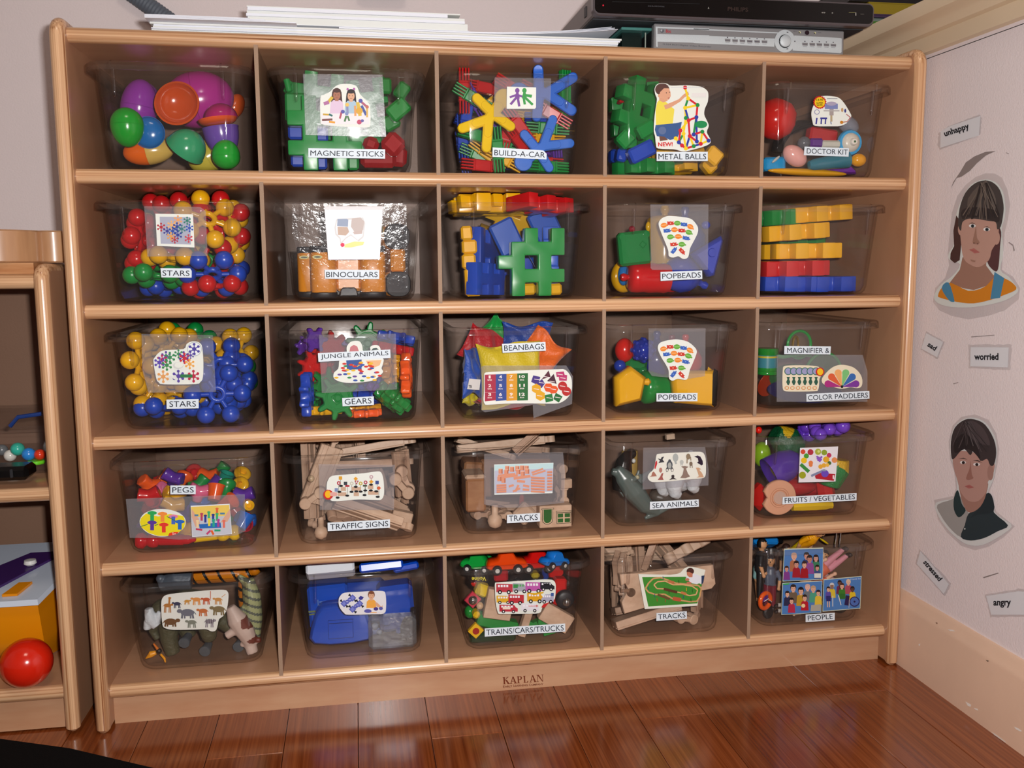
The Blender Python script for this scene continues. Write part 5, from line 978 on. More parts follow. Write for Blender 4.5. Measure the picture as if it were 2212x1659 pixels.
P1('picture', [('d08224', [(425, 1450), (450, 1400), (520, 1360), (640, 1420), (760, 1390), (830, 1300), (900, 1330), (960, 1365), (985, 1410), (900, 1450), (800, 1485), (680, 1510), (560, 1500), (440, 1470)]), (FD, [(510, 1360), (580, 1270), (600, 1180), (770, 1200), (770, 1240), (815, 1300), (830, 1320), (770, 1385), (680, 1415), (600, 1400)]), ('4a86a8', [(450, 1400), (500, 1360), (540, 1480), (535, 1500), (500, 1485)]), ('4a86a8', [(830, 1285), (900, 1330), (870, 1470), (800, 1480)]),
      ('4a3230', [(555, 880), (590, 930), (595, 1040), (585, 1150), (580, 1200), (545, 1222), (512, 1195), (515, 1150), (540, 1100), (535, 990)]), ('56383a', [(850, 960), (878, 1000), (870, 1100), (860, 1240), (840, 1282), (790, 1240), (775, 1180), (800, 1150), (820, 1060)]), (FC, [(585, 930), (640, 880), (740, 880), (830, 920), (860, 960), (850, 1060), (810, 1130), (790, 1200), (720, 1250), (660, 1235), (610, 1190), (590, 1080)]), (FC, circ(590, 980, 22, 12, 45)), (FC, circ(845, 1040, 24, 12, 50)),
      ('46403f', [(570, 950), (580, 830), (620, 720), (690, 650), (760, 630), (820, 645), (870, 700), (895, 800), (892, 880), (875, 960), (850, 980), (840, 930), (790, 920), (700, 905), (640, 905), (600, 930), (590, 990)]), ('5e5550', [(640, 760), (760, 635), (740, 760), (720, 850), (660, 880)]), ('6a605a', [(760, 640), (780, 640), (840, 760), (830, 850), (790, 860), (770, 740)]), ('352f30', [(600, 840), (700, 820), (850, 850), (860, 930), (780, 905), (660, 890), (600, 905)]),
      ('eceaea', circ(672, 955, 24, 12, 13)), ('eceaea', circ(775, 980, 24, 12, 13)), ('3a4a50', circ(674, 956, 13, 10)), ('3a4a50', circ(777, 981, 13, 10)), ('141416', circ(674, 956, 6, 8)), ('141416', circ(777, 981, 6, 8)), ('4a3834', [(645, 940), (672, 930), (700, 945), (672, 936)]), ('4a3834', [(752, 965), (780, 958), (805, 975), (780, 964)]), (FD, [(690, 1000), (700, 960), (706, 1040), (725, 1070), (715, 1085), (690, 1085), (675, 1070)]), ('6a4840', circ(685, 1078, 5, 6)), ('6a4840', circ(712, 1083, 5, 6)),
      ('b06a64', [(650, 1125), (685, 1115), (728, 1145), (690, 1152)]), ('8a4a48', [(650, 1126), (690, 1134), (728, 1145), (688, 1136)]), (FD, [(660, 1195), (700, 1205), (690, 1215), (665, 1208)])], .0012)
rs = random.Random(9)
P1('hair_strands', [stick(758 + rs.uniform(-25, 25), 645, 610 + i * 14.5 + rs.uniform(-6, 6), 880 + rs.uniform(-20, 30) + abs(i - 9) * 1.5, rs.uniform(3, 8), rs.choice(['6d625a', '7d7168', '2c2728', '38312f', '5a504a'])) for i in range(19)], .0025)
r, ch = wall_thing('portrait_cutout', 'portrait', 'cut-out portrait of a short-haired person in a two-tone dark collared shirt', (1900, 700), 2.37,
    [(280, 900), (380, 880), (392, 840), (385, 760), (362, 690), (355, 600), (375, 520), (420, 475), (490, 462), (560, 490), (600, 560), (615, 640), (605, 720), (590, 790), (565, 860), (600, 960), (650, 1000), (695, 1035), (640, 1090), (560, 1140), (490, 1158), (420, 1135), (350, 1070), (300, 1000)], [])
def P2(nm, its, off): ch(decal(nm, PW, (1900, 700), 2.37, sm(its), None, off=off, step=.00003))
P2('white_backing', [('d0d2d2', [(290, 915), (385, 892), (400, 850), (390, 750), (368, 680), (366, 600), (385, 530), (430, 488), (490, 480), (545, 505), (590, 570), (604, 640), (596, 720), (585, 800), (555, 870), (595, 965), (640, 1000), (680, 1036), (620, 1085), (545, 1125), (490, 1135), (430, 1118), (360, 1060), (305, 985)])], .0009)
P2('picture', [('9a9896', [(300, 925), (380, 895), (400, 860), (460, 970), (440, 1040), (420, 1090), (360, 1040), (315, 975)]), ('26343a', [(545, 870), (585, 910), (590, 965), (662, 1030), (610, 1060), (540, 1095), (470, 1108), (420, 1090), (440, 1030), (460, 970), (520, 935)]), ('1f3438', [(405, 850), (425, 920), (445, 955), (410, 990), (385, 950), (385, 890)]), ('1f2c32', [(550, 868), (580, 880), (588, 960), (510, 975), (470, 990), (520, 935)]), ('9c7468', [(415, 860), (420, 800), (550, 800), (550, 870), (520, 935), (470, 965), (440, 940)]),
      ('b18a80', [(378, 690), (400, 650), (500, 660), (590, 700), (582, 780), (560, 805), (550, 860), (510, 905), (460, 905), (420, 860), (400, 790), (390, 760)]), ('a07a70', circ(572, 760, 16, 12, 40)), ('3a3234', [(372, 680), (370, 600), (390, 530), (440, 490), (490, 488), (545, 515), (590, 590), (602, 660), (590, 720), (570, 722), (555, 690), (520, 700), (490, 640), (470, 672), (440, 640), (415, 655), (385, 690)]), ('4c4244', [(430, 520), (480, 495), (540, 540), (570, 620), (500, 600), (450, 560)]), ('282224', [(390, 600), (440, 560), (500, 620), (520, 690), (480, 650), (440, 640), (390, 660)]),
      ('e2dede', circ(432, 708, 16, 10, 8)), ('e2dede', circ(502, 718, 18, 10, 8)), ('2a2022', circ(434, 709, 8, 8)), ('2a2022', circ(503, 719, 8, 8)), ('3a2a28', [(408, 690), (435, 684), (455, 694), (434, 689)]), ('3a2a28', [(482, 700), (508, 696), (532, 710), (508, 702)]), ('96695e', [(466, 740), (470, 700), (478, 770), (486, 788), (462, 798), (448, 788)]), ('a8625e', [(440, 830), (465, 822), (490, 836), (462, 842)]), ('7a4240', [(440, 830), (464, 832), (490, 836), (462, 834)]), ('c0c4c2', circ(442, 1048, 4, 6))], .0012)

P2('hair_strands', [stick(455 + rs.uniform(-20, 25), 500, 385 + i * 13 + rs.uniform(-4, 4), 600 + rs.uniform(10, 60), rs.uniform(2, 5), rs.choice(['4f4648', '2a2426', '5a5254'])) for i in range(15)], .0025)
# ------------------------------------------------------------ toy builders
REG = []
m_sheer = {}
def tp(c, rough=.25):      # tinted see-through toy plastic with a milky body
    n = 'tinted_' + c
    if n in MATS: return MATS[n]
    m = pm(n, c, rough=rough, coat=.4); b = m.node_tree.nodes['Principled BSDF']; b.inputs['Alpha'].default_value = .8; return m
def put(t, name, cat, base, me, u, v, dy, rot=(0, 0, 0), sc=1, mats=(), parts=(), group=None):
    """one thing inside tray t: me = top mesh, or None with parts [(part name, mesh, materials, loc, rot, label)]"""
    Y = t.y + .026 + dy; loc = t.P(u, v, Y)
    if me is not None: o = link(name, me, None, mats, loc, rot, sc)
    else:
        o = empty(name, loc, rot); o.scale = (sc,) * 3 if not hasattr(sc, '__len__') else sc
        for p in parts:
            q = link(p[0], p[1], o, p[2], p[3] if len(p) > 3 else (0, 0, 0), p[4] if len(p) > 4 else (0, 0, 0))
            if len(p) > 5 and p[5]: q['label'] = p[5]
    o['category'] = cat; REG.append((t, base, u, v, o)); return o
CN = {RED: 'red', YEL: 'yellow', GRN: 'green', BLU: 'blue', PUR: 'purple', ORG: 'orange'}
def cname(c): return CN.get(c, c)
def star_me():
    def mk():
        g = G(); g.ring((0, 0, 0), .0095, .0042, 20, 8, 0, 'y')
        for i in range(6):
            a = PI / 3 * i; d = (math.cos(a), math.sin(a)); g.tube([(d[0] * .011, 0, d[1] * .011), (d[0] * .026, 0, d[1] * .026)], .0036, 8); g.sph((d[0] * .034, 0, d[1] * .034), .0127, 16, 0, 10)
        return g.mesh('star_connector', 60)
    return cached('star', mk)
def star(t, u, v, dy, c, rx=0, ry=0, rz=0):
    R = math.radians; put(t, 'ball_connector', 'building toy', cname(c) + ' six-ball star connector', star_me(), u, v, dy, (R(rx), R(ry), R(rz)), 1, [pl(c)])
def grid_me(rows, u=.0197, th=.024, bv=.0022):
    def mk():
        bm = bmesh.new(); R_, C_ = len(rows), len(rows[0]); vd = {}
        fill = lambda r, c: 0 <= r < R_ and 0 <= c < C_ and rows[r][c] == 'X'
        def V(r, c, s):
            if (r, c, s) not in vd: vd[(r, c, s)] = bm.verts.new(((c - C_ / 2) * u, s * th / 2, (R_ / 2 - r) * u))
            return vd[(r, c, s)]
        for r in range(R_):
            for c in range(C_):
                if not fill(r, c): continue
                bm.faces.new((V(r, c, -1), V(r + 1, c, -1), V(r + 1, c + 1, -1), V(r, c + 1, -1))); bm.faces.new((V(r, c, 1), V(r, c + 1, 1), V(r + 1, c + 1, 1), V(r + 1, c, 1)))
                for dr, dc, a, b in ((-1, 0, (r, c), (r, c + 1)), (1, 0, (r + 1, c + 1), (r + 1, c)), (0, -1, (r + 1, c), (r, c)), (0, 1, (r, c + 1), (r + 1, c + 1))):
                    if not fill(r + dr, c + dc): bm.faces.new((V(*a, -1), V(*b, -1), V(*b, 1), V(*a, 1)))
        bmesh.ops.recalc_face_normals(bm, faces=bm.faces)
        if bv:
            ed = [e for e in bm.edges if len(e.link_faces) == 2 and e.calc_face_angle(0) > .5]
            bmesh.ops.bevel(bm, geom=ed, offset=bv, segments=2, affect='EDGES', profile=.6)
        me = bpy.data.meshes.new('grid_block'); bm.to_mesh(me); bm.free()
        me.polygons.foreach_set('use_smooth', [True] * len(me.polygons)); me.set_sharp_from_angle(angle=math.radians(50)); return me
    return cached(('grid', tuple(rows), u, th), mk)
WAF = ('..X.X', '.XXXX', 'XX.X.', '.XXXX', '.X.X.'); HSH = ('.X.X.', 'XXXXX', '.X.X.', 'XXXXX', '.X.X.'); LAD = ('X.X.X', 'XXXXX', 'X.X.X')
def waf(t, u, v, dy, c, rx=0, ry=0, rz=0, pat=WAF, sc=1, mt=None):
    R = math.radians; put(t, 'lattice_block', 'block', cname(c) + ' lattice block with square prongs', grid_me(pat), u, v, dy, (R(rx), R(ry), R(rz)), sc, [mt or pl(c, .3)])
def box_me(w_, d, h, b=.003): return cached(('box', round(w_, 4), round(d, 4), round(h, 4), b), lambda: G().box((0, 0, 0), (w_, d, h), b).mesh('block', 50))
def bx_(t, u, v, dy, w_, h, c, ry=0, d=.02, rx=0, rz=0, name='block', cat='block', base=None, b=.003, mt=None):
    k = t.k(u, v, t.y + .026 + dy); R = math.radians
    put(t, name, cat, base or cname(c) + ' rectangular block', box_me(w_ * k, d, h * k, b), u, v, dy, (R(rx), R(ry), R(rz)), 1, [mt or pl(c, .3)])
def cube_cross(rad, z, n=1): return None
# plastic eggs
def shell_me(el, th=.0015):
    """half egg opening upward at z=0, dome down to z=-el (radius 1 at the rim)"""
    pr = [(math.cos(a), -el * math.sin(a)) for a in [PI / 2 * k / 8 for k in range(9)]][::-1]
    inn = [(r * .94, z * .95) for r, z in pr][::-1]
    lip = [(1.0, 0), (1.03, 0), (1.03, .05), (.95, .05)]
    return cached(('shell', el), lambda: G().lathe(pr + lip + inn, 32, 0, 'z', True).mesh('egg_half', 50))
def dome_me(el): return cached(('dome', el), lambda: G().lathe([(0, -el)] + [(math.sin(a), -el * math.cos(a)) for a in [PI / 2 * k / 8 for k in range(1, 9)]] + [(1, 0.02), (.96, .02), (.96, 0), (0, 0)], 32, 0, 'z', False).mesh('egg_half', 50))
t = C[0][0]; R = math.radians
def egg(u, v, dy, r, c1, c2, base, rot, el=(1.25, 1.55), sc=1):
    k = t.k(u, v, t.y + .026 + dy) * r
    put(t, 'plastic_egg', 'egg', base, None, u, v, dy, [R(a) for a in rot], (k, k, k), parts=[('egg_half', dome_me(el[0]), [pl(c1, .2)]), ('egg_half', dome_me(el[1]), [pl(c2, .2)], (0, 0, .02), (PI, 0, 0))])
def half(u, v, dy, r, c, base, rot, el=1.2, ridge=0):
    k = t.k(u, v, t.y + .026 + dy) * r
    return put(t, 'egg_half_shell', 'egg', base, shell_me(el), u, v, dy, [R(a) for a in rot], (k, k, k), [pl(c, .18)])
egg(1420, 660, .125, 330, 'b52c90', 'b52c90', 'large magenta plastic egg lying sideways', (0, 78, 0), (1.15, 1.3))
egg(720, 760, .10, 215, '9236a8', '9236a8', 'purple plastic egg behind the green egg', (0, 10, 0))
egg(430, 760, .155, 200, '8a34a4', '8a34a4', 'purple plastic egg half hidden at the tray side', (0, 0, 0))
egg(575, 960, .026, 196, '0a9a28', '0a9a28', 'bright green plastic egg standing at the left', (0, 180, 0), (1.05, 1.35))
egg(740, 1265, .036, 172, 'ee6a12', 'd8b45a', 'plastic egg with one orange and one cream half', (0, 82, 0), (1.7, 1.9))
half(860, 1050, .032, 190, '0a6ab4', 'deep blue half egg shell facing the front', (-90, 0, 0), .5)
half(1190, 715, .028, 262, 'c04a14', 'open orange half egg shell showing its inside', (80, 0, -8), .75)
half(1285, 1250, .036, 232, '2f9a6a', 'pearly green half egg shell with ribbed rim', (-22, -140, 0), 1.12)
half(1690, 1000, .034, 215, '6a4aa8', 'violet half egg shell used as a cup', (0, -8, 0), 1.65)
half(1660, 905, .034, 226, 'e0551a', 'orange egg ring nested on the violet half shell', (0, -8, 0), .35)
half(1700, 890, .036, 200, 'b01a6a', 'magenta half egg shell on top of the orange ring', (180, -8, 0), .9)
egg(1772, 1330, .028, 165, '0ba02c', '0ba02c', 'green plastic egg at the bottom right corner', (0, 0, 0), (.9, 1.2))
egg(1540, 1330, .095, 190, 'c8b840', 'c8b840', 'yellow plastic egg behind the pearly green shell', (0, 60, 0))
egg(1850, 760, .15, 110, 'd8581a', 'd8581a', 'orange plastic egg deep at the right side', (0, 30, 0))
# MAGNETIC STICKS tray
t = C[0][1]
waf(t, 770, 1075, .014, GRN, pat=HSH, sc=1.02)
bx_(t, 465, 770, .034, 265, 340, GRN, 0)
waf(t, 780, 520, .062, GRN, 8, 6, 0, HSH, .95)
waf(t, 1180, 640, .075, GRN, -6, -8, 0, WAF)
for a in [(1700, 575, .03, 150, 190, '0c8a32', 35), (1660, 790, .026, 260, 190, '0a9236', -40), (1570, 940, .05, 200, 170, '0c8a32', -30), (1520, 520, .055, 120, 180, '0c8a32', 0)]: bx_(t, *a[:5], a[5], a[6], base='translucent green rectangular block', mt=tp(a[5]))
bx_(t, 1220, 1180, .03, 240, 200, GRN, 0); bx_(t, 1020, 1230, .052, 180, 520, GRN, 0); bx_(t, 1140, 1400, .03, 130, 180, GRN, 0)
for a in [(545, 745, .062, 160, 90), (420, 1040, .055, 200, 190), (430, 1385, .05, 220, 130), (765, 1070, .045, 170, 190), (770, 1400, .05, 140, 160)]: bx_(t, *a, BLU)
for a in [(1345, 1190, .03, 180, 170, 20), (1600, 1190, .024, 240, 240, 42), (1430, 1360, .026, 420, 200, 0), (1680, 1330, .028, 200, 240, 5)]: bx_(t, *a[:5], 'a80f1a', a[5], base='deep red translucent block', mt=tp('a80f1a', .15), b=.006)
for a in [(290, 520, .06, 20), (385, 505, .03, -12)]: put(t, 'green_stick', 'building toy', 'short green rounded stick', cached('stk', lambda: G().tube([(0, 0, -.010), (0, 0, -.008), (0, 0, .008), (0, 0, .010)], [.001, .0045, .0045, .001], 12).mesh('stick')), a[0], a[1], a[2], (0, R(a[3]), 0), 1, [pl(GRN)])
bx_(t, 700, 900, .12, 800, 700, '0b7a30', 5, d=.05, base='dark green block filling the back')
# BUILD-A-CAR tray
t = C[0][2]
def comb_me():
    def mk():
        g = G().box((0, 0, 0), (.024, .011, .0165), .0015)
        for s in (-1, 1):
            g.box((s * .013, 0, 0), (.003, .012, .0175), .001)
            for k in range(4): g.box((s * .0225, 0, -.0065 + k * .00433), (.020, .011, .0024), .0008)
        return g.mesh('comb', 50)
    return cached('comb', mk)
def fig_me():
    def mk():
        g = G()
        def cap(a, b, w_, y0, y1, bv=.0012):
            a, b = Vector(a), Vector(b); d = (b - a); L = d.length; an = math.atan2(d.y, d.x)
            pts = [(p[0], p[1]) for p in circ(0, 0, w_, 9, a0=PI / 2, a1=3 * PI / 2)] + [(L + p[0], p[1]) for p in circ(0, 0, w_ * .95, 9, a0=-PI / 2, a1=PI / 2)]
            g.prism([(a.x + x * math.cos(an) - y * math.sin(an), a.y + x * math.sin(an) + y * math.cos(an)) for x, y in pts], y0, y1, bv)
        g.prism(circ(0, .031, .0135, 22), -.004, .004, .0012)
        limbs = [((0, .004), (.030, .006)), ((0, .004), (-.030, .006)), ((0, -.006), (.021, -.040)), ((0, -.006), (-.021, -.040)), ((0, .03), (0, -.002))]
        for i, (a, b) in enumerate(limbs): cap(a, b, .0072 if i < 4 else .0085, -.004 - .00002 * i, .004 + .00002 * i)
        for i, (a, b) in enumerate(limbs[:4]): m_ = tuple(x + (y - x) * .52 for x, y in zip(a, b)); cap(a, m_, .0058, -.0050 - .00002 * i, -.003, .0006)
        cap((0, .016), (0, -.004), .0068, -.0052, -.003, .0006)
        return g.mesh('figure', 45)
    return cached('fig', mk)
for a in [(400, 480, .035, RED, 90), (650, 500, .045, RED, 8), (1000, 520, .04, RED, 30), (380, 620, .03, GRN, 30), (530, 640, .04, PUR, 60), (430, 800, .035, BLU, 100), (1030, 640, .05, RED, 5), (560, 1075, .02, GRN, 15), (790, 1040, .03, PUR, 85), (1060, 950, .016, RED, 52),
          (920, 1030, .024, RED, -75), (1070, 1150, .02, RED, 50), (1600, 810, .012, RED, 30), (1400, 975, .02, GRN, 4), (1450, 1095, .028, YEL, 0), (1690, 1080, .03, PUR, 85), (1580, 1230, .03, PUR, 10), (850, 1190, .026, GRN, 16), (500, 1300, .022, GRN, 22), (690, 1290, .02, YEL, 35), (860, 1400, .016, YEL, 28),
          (800, 1465, .014, GRN, 85), (540, 1475, .016, RED, 5), (1420, 1470, .02, GRN, 3), (1480, 1390, .026, RED, 2), (390, 1080, .03, BLU, 88), (560, 1210, .045, BLU, 40), (1200, 880, .035, YEL, 15), (1710, 780, .045, YEL, 90), (1670, 560, .04, GRN, 90), (1230, 800, .05, YEL, 0), (450, 950, .055, BLU, 20), (1100, 1290, .05, GRN, -10), (1620, 1400, .05, PUR, 80), (390, 1310, .05, BLU, 80), (1480, 860, .06, BLU, 0), (1300, 560, .07, RED, 20), (700, 760, .07, GRN, 10), (1100, 1420, .07, BLU, 5), (780, 640, .06, YEL, -40), (1300, 1200, .06, BLU, 20)]:
    put(t, 'comb_piece', 'building toy', cname(a[3]) + ' link piece with comb ends', comb_me(), a[0], a[1], a[2], (R(rnd.uniform(-15, 15)), R(a[4]), R(rnd.uniform(-12, 12))), 1, [pl(a[3])])
put(t, 'people_link', 'building toy', 'yellow flat figure with spread arms and legs', fig_me(), 660, 830, .0065, (R(-6), R(38), 0), (1.02, 1, 1.02), [pl('f0c814')])
put(t, 'people_link', 'building toy', 'blue flat figure leaning over the tray rim', fig_me(), 1440, 430, .008, (R(-12), R(-88), 0), (1.08, 1, 1.08), [pl('1a62cc')])
put(t, 'people_link', 'building toy', 'light blue flat figure lying upside down at the bottom', fig_me(), 1370, 1225, .0065, (R(-4), R(-128), 0), (.98, 1, .98), [pl('2a6cd0')])
# METAL BALLS tray
t = C[0][3]
waf(t, 440, 720, .05, GRN, 0, 12, 20, HSH, .95); waf(t, 560, 620, .09, GRN, 0, -5, 0, HSH)
for a in [(620, 950, .028, 240, 180, GRN, -30), (340, 1080, .024, 190, 190, GRN, 45), (560, 1235, .016, 340, 190, BLU, -26), (280, 1280, .03, 130, 160, BLU, 10), (200, 1290, .06, 90, 160, BLU, 0), (1510, 1290, .024, 200, 190, YEL, 38), (1580, 1420, .03, 170, 150, YEL, 48), (300, 585, .055, 70, 60, RED, -30)]: bx_(t, *a[:6], ry=a[6])
waf(t, 480, 1440, .018, GRN, 88, 0, 20, HSH, .85); waf(t, 1000, 1445, .035, YEL, 86, -2, 10, HSH, .9); waf(t, 830, 1370, .07, GRN, 84, 0, 40, HSH, .9); waf(t, 1360, 1330, .07, YEL, 60, 0, 10, HSH, .9)
# DOCTOR KIT tray
t = C[0][4]
def ell(rx, ry, rz, n=28): return cached(('ell', round(rx, 4), round(ry, 4), round(rz, 4)), lambda: G().sph((0, 0, 0), (rx, ry, rz), n, 0, n // 2 + 2).mesh('ellipsoid', 180))
def el_(t, u, v, dy, a, b, c, name, cat, base, ry=0, d=None, rx=0, rz=0, mt=None):
    k = t.k(u, v, t.y + .026 + dy); return put(t, name, cat, base, ell(a * k, d or min(a, b) * k, b * k), u, v, dy, (R(rx), R(ry), R(rz)), 1, [mt or pl(c, .2)])
put(t, 'toy_mask', 'medical toy', 'big rounded red plastic case at the left', cached('rcase', lambda: G().lathe([(.001, -.034), (.018, -.030), (.030, -.014), (.031, .0), (.026, .016), (.015, .026), (.001, .028)], 30).mesh('case', 60)), 255, 740, .045, (R(15), R(20), 0), 1, [pl('c8140c', .15)])
g = G(); g.tube([(-.03, 0, -.026), (-.026, 0, -.008), (-.012, .004, .008), (.01, .01, .018), (.034, .012, .022), (.05, .02, .016)], [.009, .010, .009, .008, .006, .005], 12)
put(t, 'toy_headset', 'medical toy', 'curved black plastic band behind the pink piece', g.mesh('band', 60), 480, 960, .05, (0, 0, 0), 1, [m_blk])
bx_(t, 800, 960, .06, 330, 150, 'b8141c', 8, base='red box behind the label', name='toy_box', cat='medical toy')
k = t.k(1240, 1040, t.y + .05)
put(t, 'toy_scope', 'medical toy', None or 'light blue and white round toy scope with yellow knob', None, 1240, 1040, .034, (0, 0, 0), 1, parts=[('blue_ring', cached('sc1', lambda: G().lathe([(.014, .004), (.0185, .004), (.0205, 0), (.0185, -.006), (.012, -.010), (.001, -.011)][::-1], 30, 0, 'y').mesh('ring', 60)), [pl('2aa0dc')], (0, .004, 0), (PI, 0, 0)),
     ('white_face', cached('sc2', lambda: G().lathe([(.001, -.007), (.007, -.0065), (.013, -.004), (.0155, .002)], 30, 0, 'y').mesh('face', 60)), [pl('dcd8cc', .3)]), ('eyepiece', cached('sc3', lambda: G().lathe([(.001, -.012), (.0045, -.0115), (.0055, -.010), (.006, -.006)], 24, 0, 'y').mesh('eye', 40)), [pl('e8e6dc', .3)]), ('green_dot', cached('sc4', lambda: G().sph((0, -.0118, 0), (.0018, .0008, .0018), 10).mesh('dot')), [pl('1a5a2a')]),
     ('handle', cached('sc5', lambda: G().box((-.032, .004, -.003), (.032, .010, .012), .003).mesh('handle', 50)), [pl('cfd0c4', .3)]), ('purple_grip', cached('sc6', lambda: G().box((-.056, .006, -.001), (.022, .012, .014), .003).mesh('grip', 50)), [pl('5a1a88')])])
put(t, 'toy_thermometer', 'medical toy', 'teal tapered handset lying behind the name label', cached('tealh', lambda: G().lathe([(.001, -.036), (.006, -.035), (.0085, -.028), (.0105, .0), (.0125, .026), (.0125, .030), (.001, .031)], 24, 0, 'x').mesh('handset', 50)), 900, 1275, .016, (0, R(-8), 0), 1, [pl('2a7488', .15)])
el_(t, 1240, 1250, .014, 85, 70, 'e8a008', 'knob_toy', 'medical toy', 'yellow rounded knob below the white scope')
el_(t, 480, 1200, .016, 150, 105, 'e8a8a0', 'pink_piece', 'medical toy', 'pale pink rounded plastic piece', 35)
put(t, 'purple_case', 'medical toy', 'shiny purple wedge at the bottom right', cached('wedge', lambda: G().prism([(-.035, -.007), (.035, -.007), (.034, -.001), (.02, .010), (-.03, .004)], -.015, .02, .003).mesh('wedge', 50)), 1240, 1370, .028, (0, 0, 0), 1, [pl('6a1a9a', .12)])
el_(t, 600, 1395, .016, 480, 42, 'e8a80c', 'toy_syringe', 'medical toy', 'long flat yellow instrument along the bottom', 2, .01)
bx_(t, 200, 1300, .034, 260, 150, '1a9ad8', -3, base='sky blue plastic piece at the lower left', name='blue_piece', cat='medical toy')
put(t, 'clear_ball', 'medical toy', 'small clear ball with coloured fleck', ball(.0098, 24), 590, 1045, .024, (0, 0, 0), 1, [pm('smoky_glass', '6a7078', rough=.1, alpha=.6)])
el_(t, 1230, 830, .05, 130, 90, '9aa4b4', 'clear_cup', 'medical toy', 'milky clear plastic cup behind the scope', 30, mt=pm('milky_plastic', 'a0a8b8', rough=.1, alpha=.5))
el_(t, 255, 1240, .02, 60, 16, 'b8bcb8', 'silver_clip', 'medical toy', 'small silver clip at the lower left', -40)
# STARS trays
t = C[1][0]
for a in [(1590, 790, .014, RED, 0, 0, 0), (545, 870, .020, RED, 0, 15, 82), (735, 800, .028, RED, 0, 10, 78), (1120, 1010, .012, YEL, 82, 4, 0), (745, 1220, .014, GRN, 80, 4, 8), (870, 1385, .018, BLU, 84, 0, 0), (1590, 1190, .020, BLU, 48, 0, 5), (1600, 1390, .045, RED, 80, 0, 20),
          (1480, 330, .016, YEL, -35, 20, 10), (1880, 700, .03, YEL, 0, 25, 80), (930, 480, .10, RED, 20, 10, 0), (1230, 480, .10, RED, 70, 20, 20), (1700, 560, .05, RED, 0, 30, 30), (420, 560, .09, YEL, 30, 0, 60), (1880, 1080, .045, BLU, 0, 10, 75), (1100, 720, .11, RED, 0, 0, 30), (980, 1180, .07, GRN, 60, 0, 0), (620, 1060, .06, RED, 60, 0, 40), (1300, 860, .08, YEL, 10, 0, 0), (1850, 1390, .03, RED, 0, 0, 70), (420, 1280, .10, GRN, 40, 0, 0), (1480, 1050, .09, GRN, 0, 30, 20), (1500, 400, .12, RED, 30, 0, 0), (700, 520, .11, YEL, 0, 0, 0)]: star(t, *a)
t = C[2][0]
for a in [(570, 720, .028, YEL, 0, 12, 80), (730, 600, .05, YEL, 30, 0, 40), (980, 560, .06, YEL, 20, 20, 0), (760, 1010, .022, BLU, 30, 8, 0), (1500, 1130, .014, BLU, 0, 0, 4), (1640, 740, .026, BLU, -25, 0, 10), (900, 1290, .020, BLU, 76, 3, 8), (690, 1290, .05, BLU, 40, 0, 20), (1130, 1120, .045, BLU, 60, 10, 10), (1500, 1330, .028, BLU, 80, 0, 12), (1750, 900, .045, BLU, 0, 20, 65), (1780, 620, .09, YEL, 0, 0, 60), (560, 960, .05, YEL, 20, 0, 60), (1360, 700, .08, YEL, 20, 0, 10),
          (1270, 1290, .07, YEL, 30, 0, 0), (1000, 1140, .08, YEL, 50, 0, 0), (440, 850, .10, GRN, 0, 0, 30), (480, 1290, .10, GRN, 0, 0, 40), (1800, 1100, .09, GRN, 20, 0, 60), (620, 1140, .08, GRN, 20, 0, 20), (1740, 1270, .05, BLU, 10, 0, 50), (1900, 930, .07, BLU, 0, 0, 60), (1150, 950, .07, BLU, 20, 20, 0), (1350, 950, .055, BLU, 10, 10, 0), (1150, 430, .12, GRN, 60, 0, 0), (900, 760, .09, YEL, 0, 0, 0)]: star(t, *a)
# BINOCULARS tray
t = C[1][1]
m_byl = pl('dc8a12', .35); m_bbk = pm('rubber_black', '10151c', rough=.45)
def bino(u, v, dy, rot, base, sc=1):
    rr2 = lambda w_, d, r: rrect(w_ / 2, -d / 2, d / 2, r)
    brl = cached('brl', lambda: loft([(rr2(.034, .034, .010), 0), (rr2(.036, .036, .012), .002), (rr2(.036, .036, .012), .054), (rr2(.034, .034, .012), .056)]).mesh('barrel', 40))
    cup = cached('bcup', lambda: loft([(rr2(.033, .033, .010), 0), (rr2(.037, .037, .014), .002), (rr2(.037, .037, .014), .0075), (rr2(.034, .034, .012), .009)]).mesh('cup', 40))
    ps = []
    for s in (-1, 1): ps += [('barrel', brl, [m_byl], (s * .0345, 0, -.028)), ('lens_rim', cup, [m_bbk], (s * .0345, 0, -.0365)), ('eyecup', cup, [m_bbk], (s * .0345, 0, .028))]
    ps += [('bridge', cached('brd', lambda: G().box((0, .004, -.002), (.036, .022, .05), .004).mesh('bridge', 50)), [m_byl]), ('hinge', cached('hng', lambda: G().prism([(-.0135, -.034), (.0135, -.034), (.011, -.024), (.008, -.0215), (-.008, -.0215), (-.011, -.024)], -.017, .006, .0015).mesh('hinge', 50)), [m_bbk]),
           ('badge', cached('bdg', lambda: G().prism(circ(-.042, .0215, .007, 18, .0027), -.0186, -.0178).mesh('badge', 0)), [pm('print_cfc890', 'cfc87a')]), ('badge_mark', cached('bdm', lambda: G().prism(circ(-.042, .0215, .0048, 14, .0012), -.0190, -.0184).mesh('badge', 0)), [pm('print_303a20', '303a20')])]
    return put(t, 'toy_binoculars', 'binoculars', base, None, u, v, dy, rot, sc, parts=ps)
bino(1030, 1172, .024, (0, 0, 0), 'orange-yellow toy binoculars standing at the front')
bino(840, 1190, .070, (0, 0, 0), 'orange-yellow toy binoculars standing behind the front pair')
bino(1560, 1265, .075, (R(80), R(90), 0), 'orange-yellow toy binoculars lying on their side')
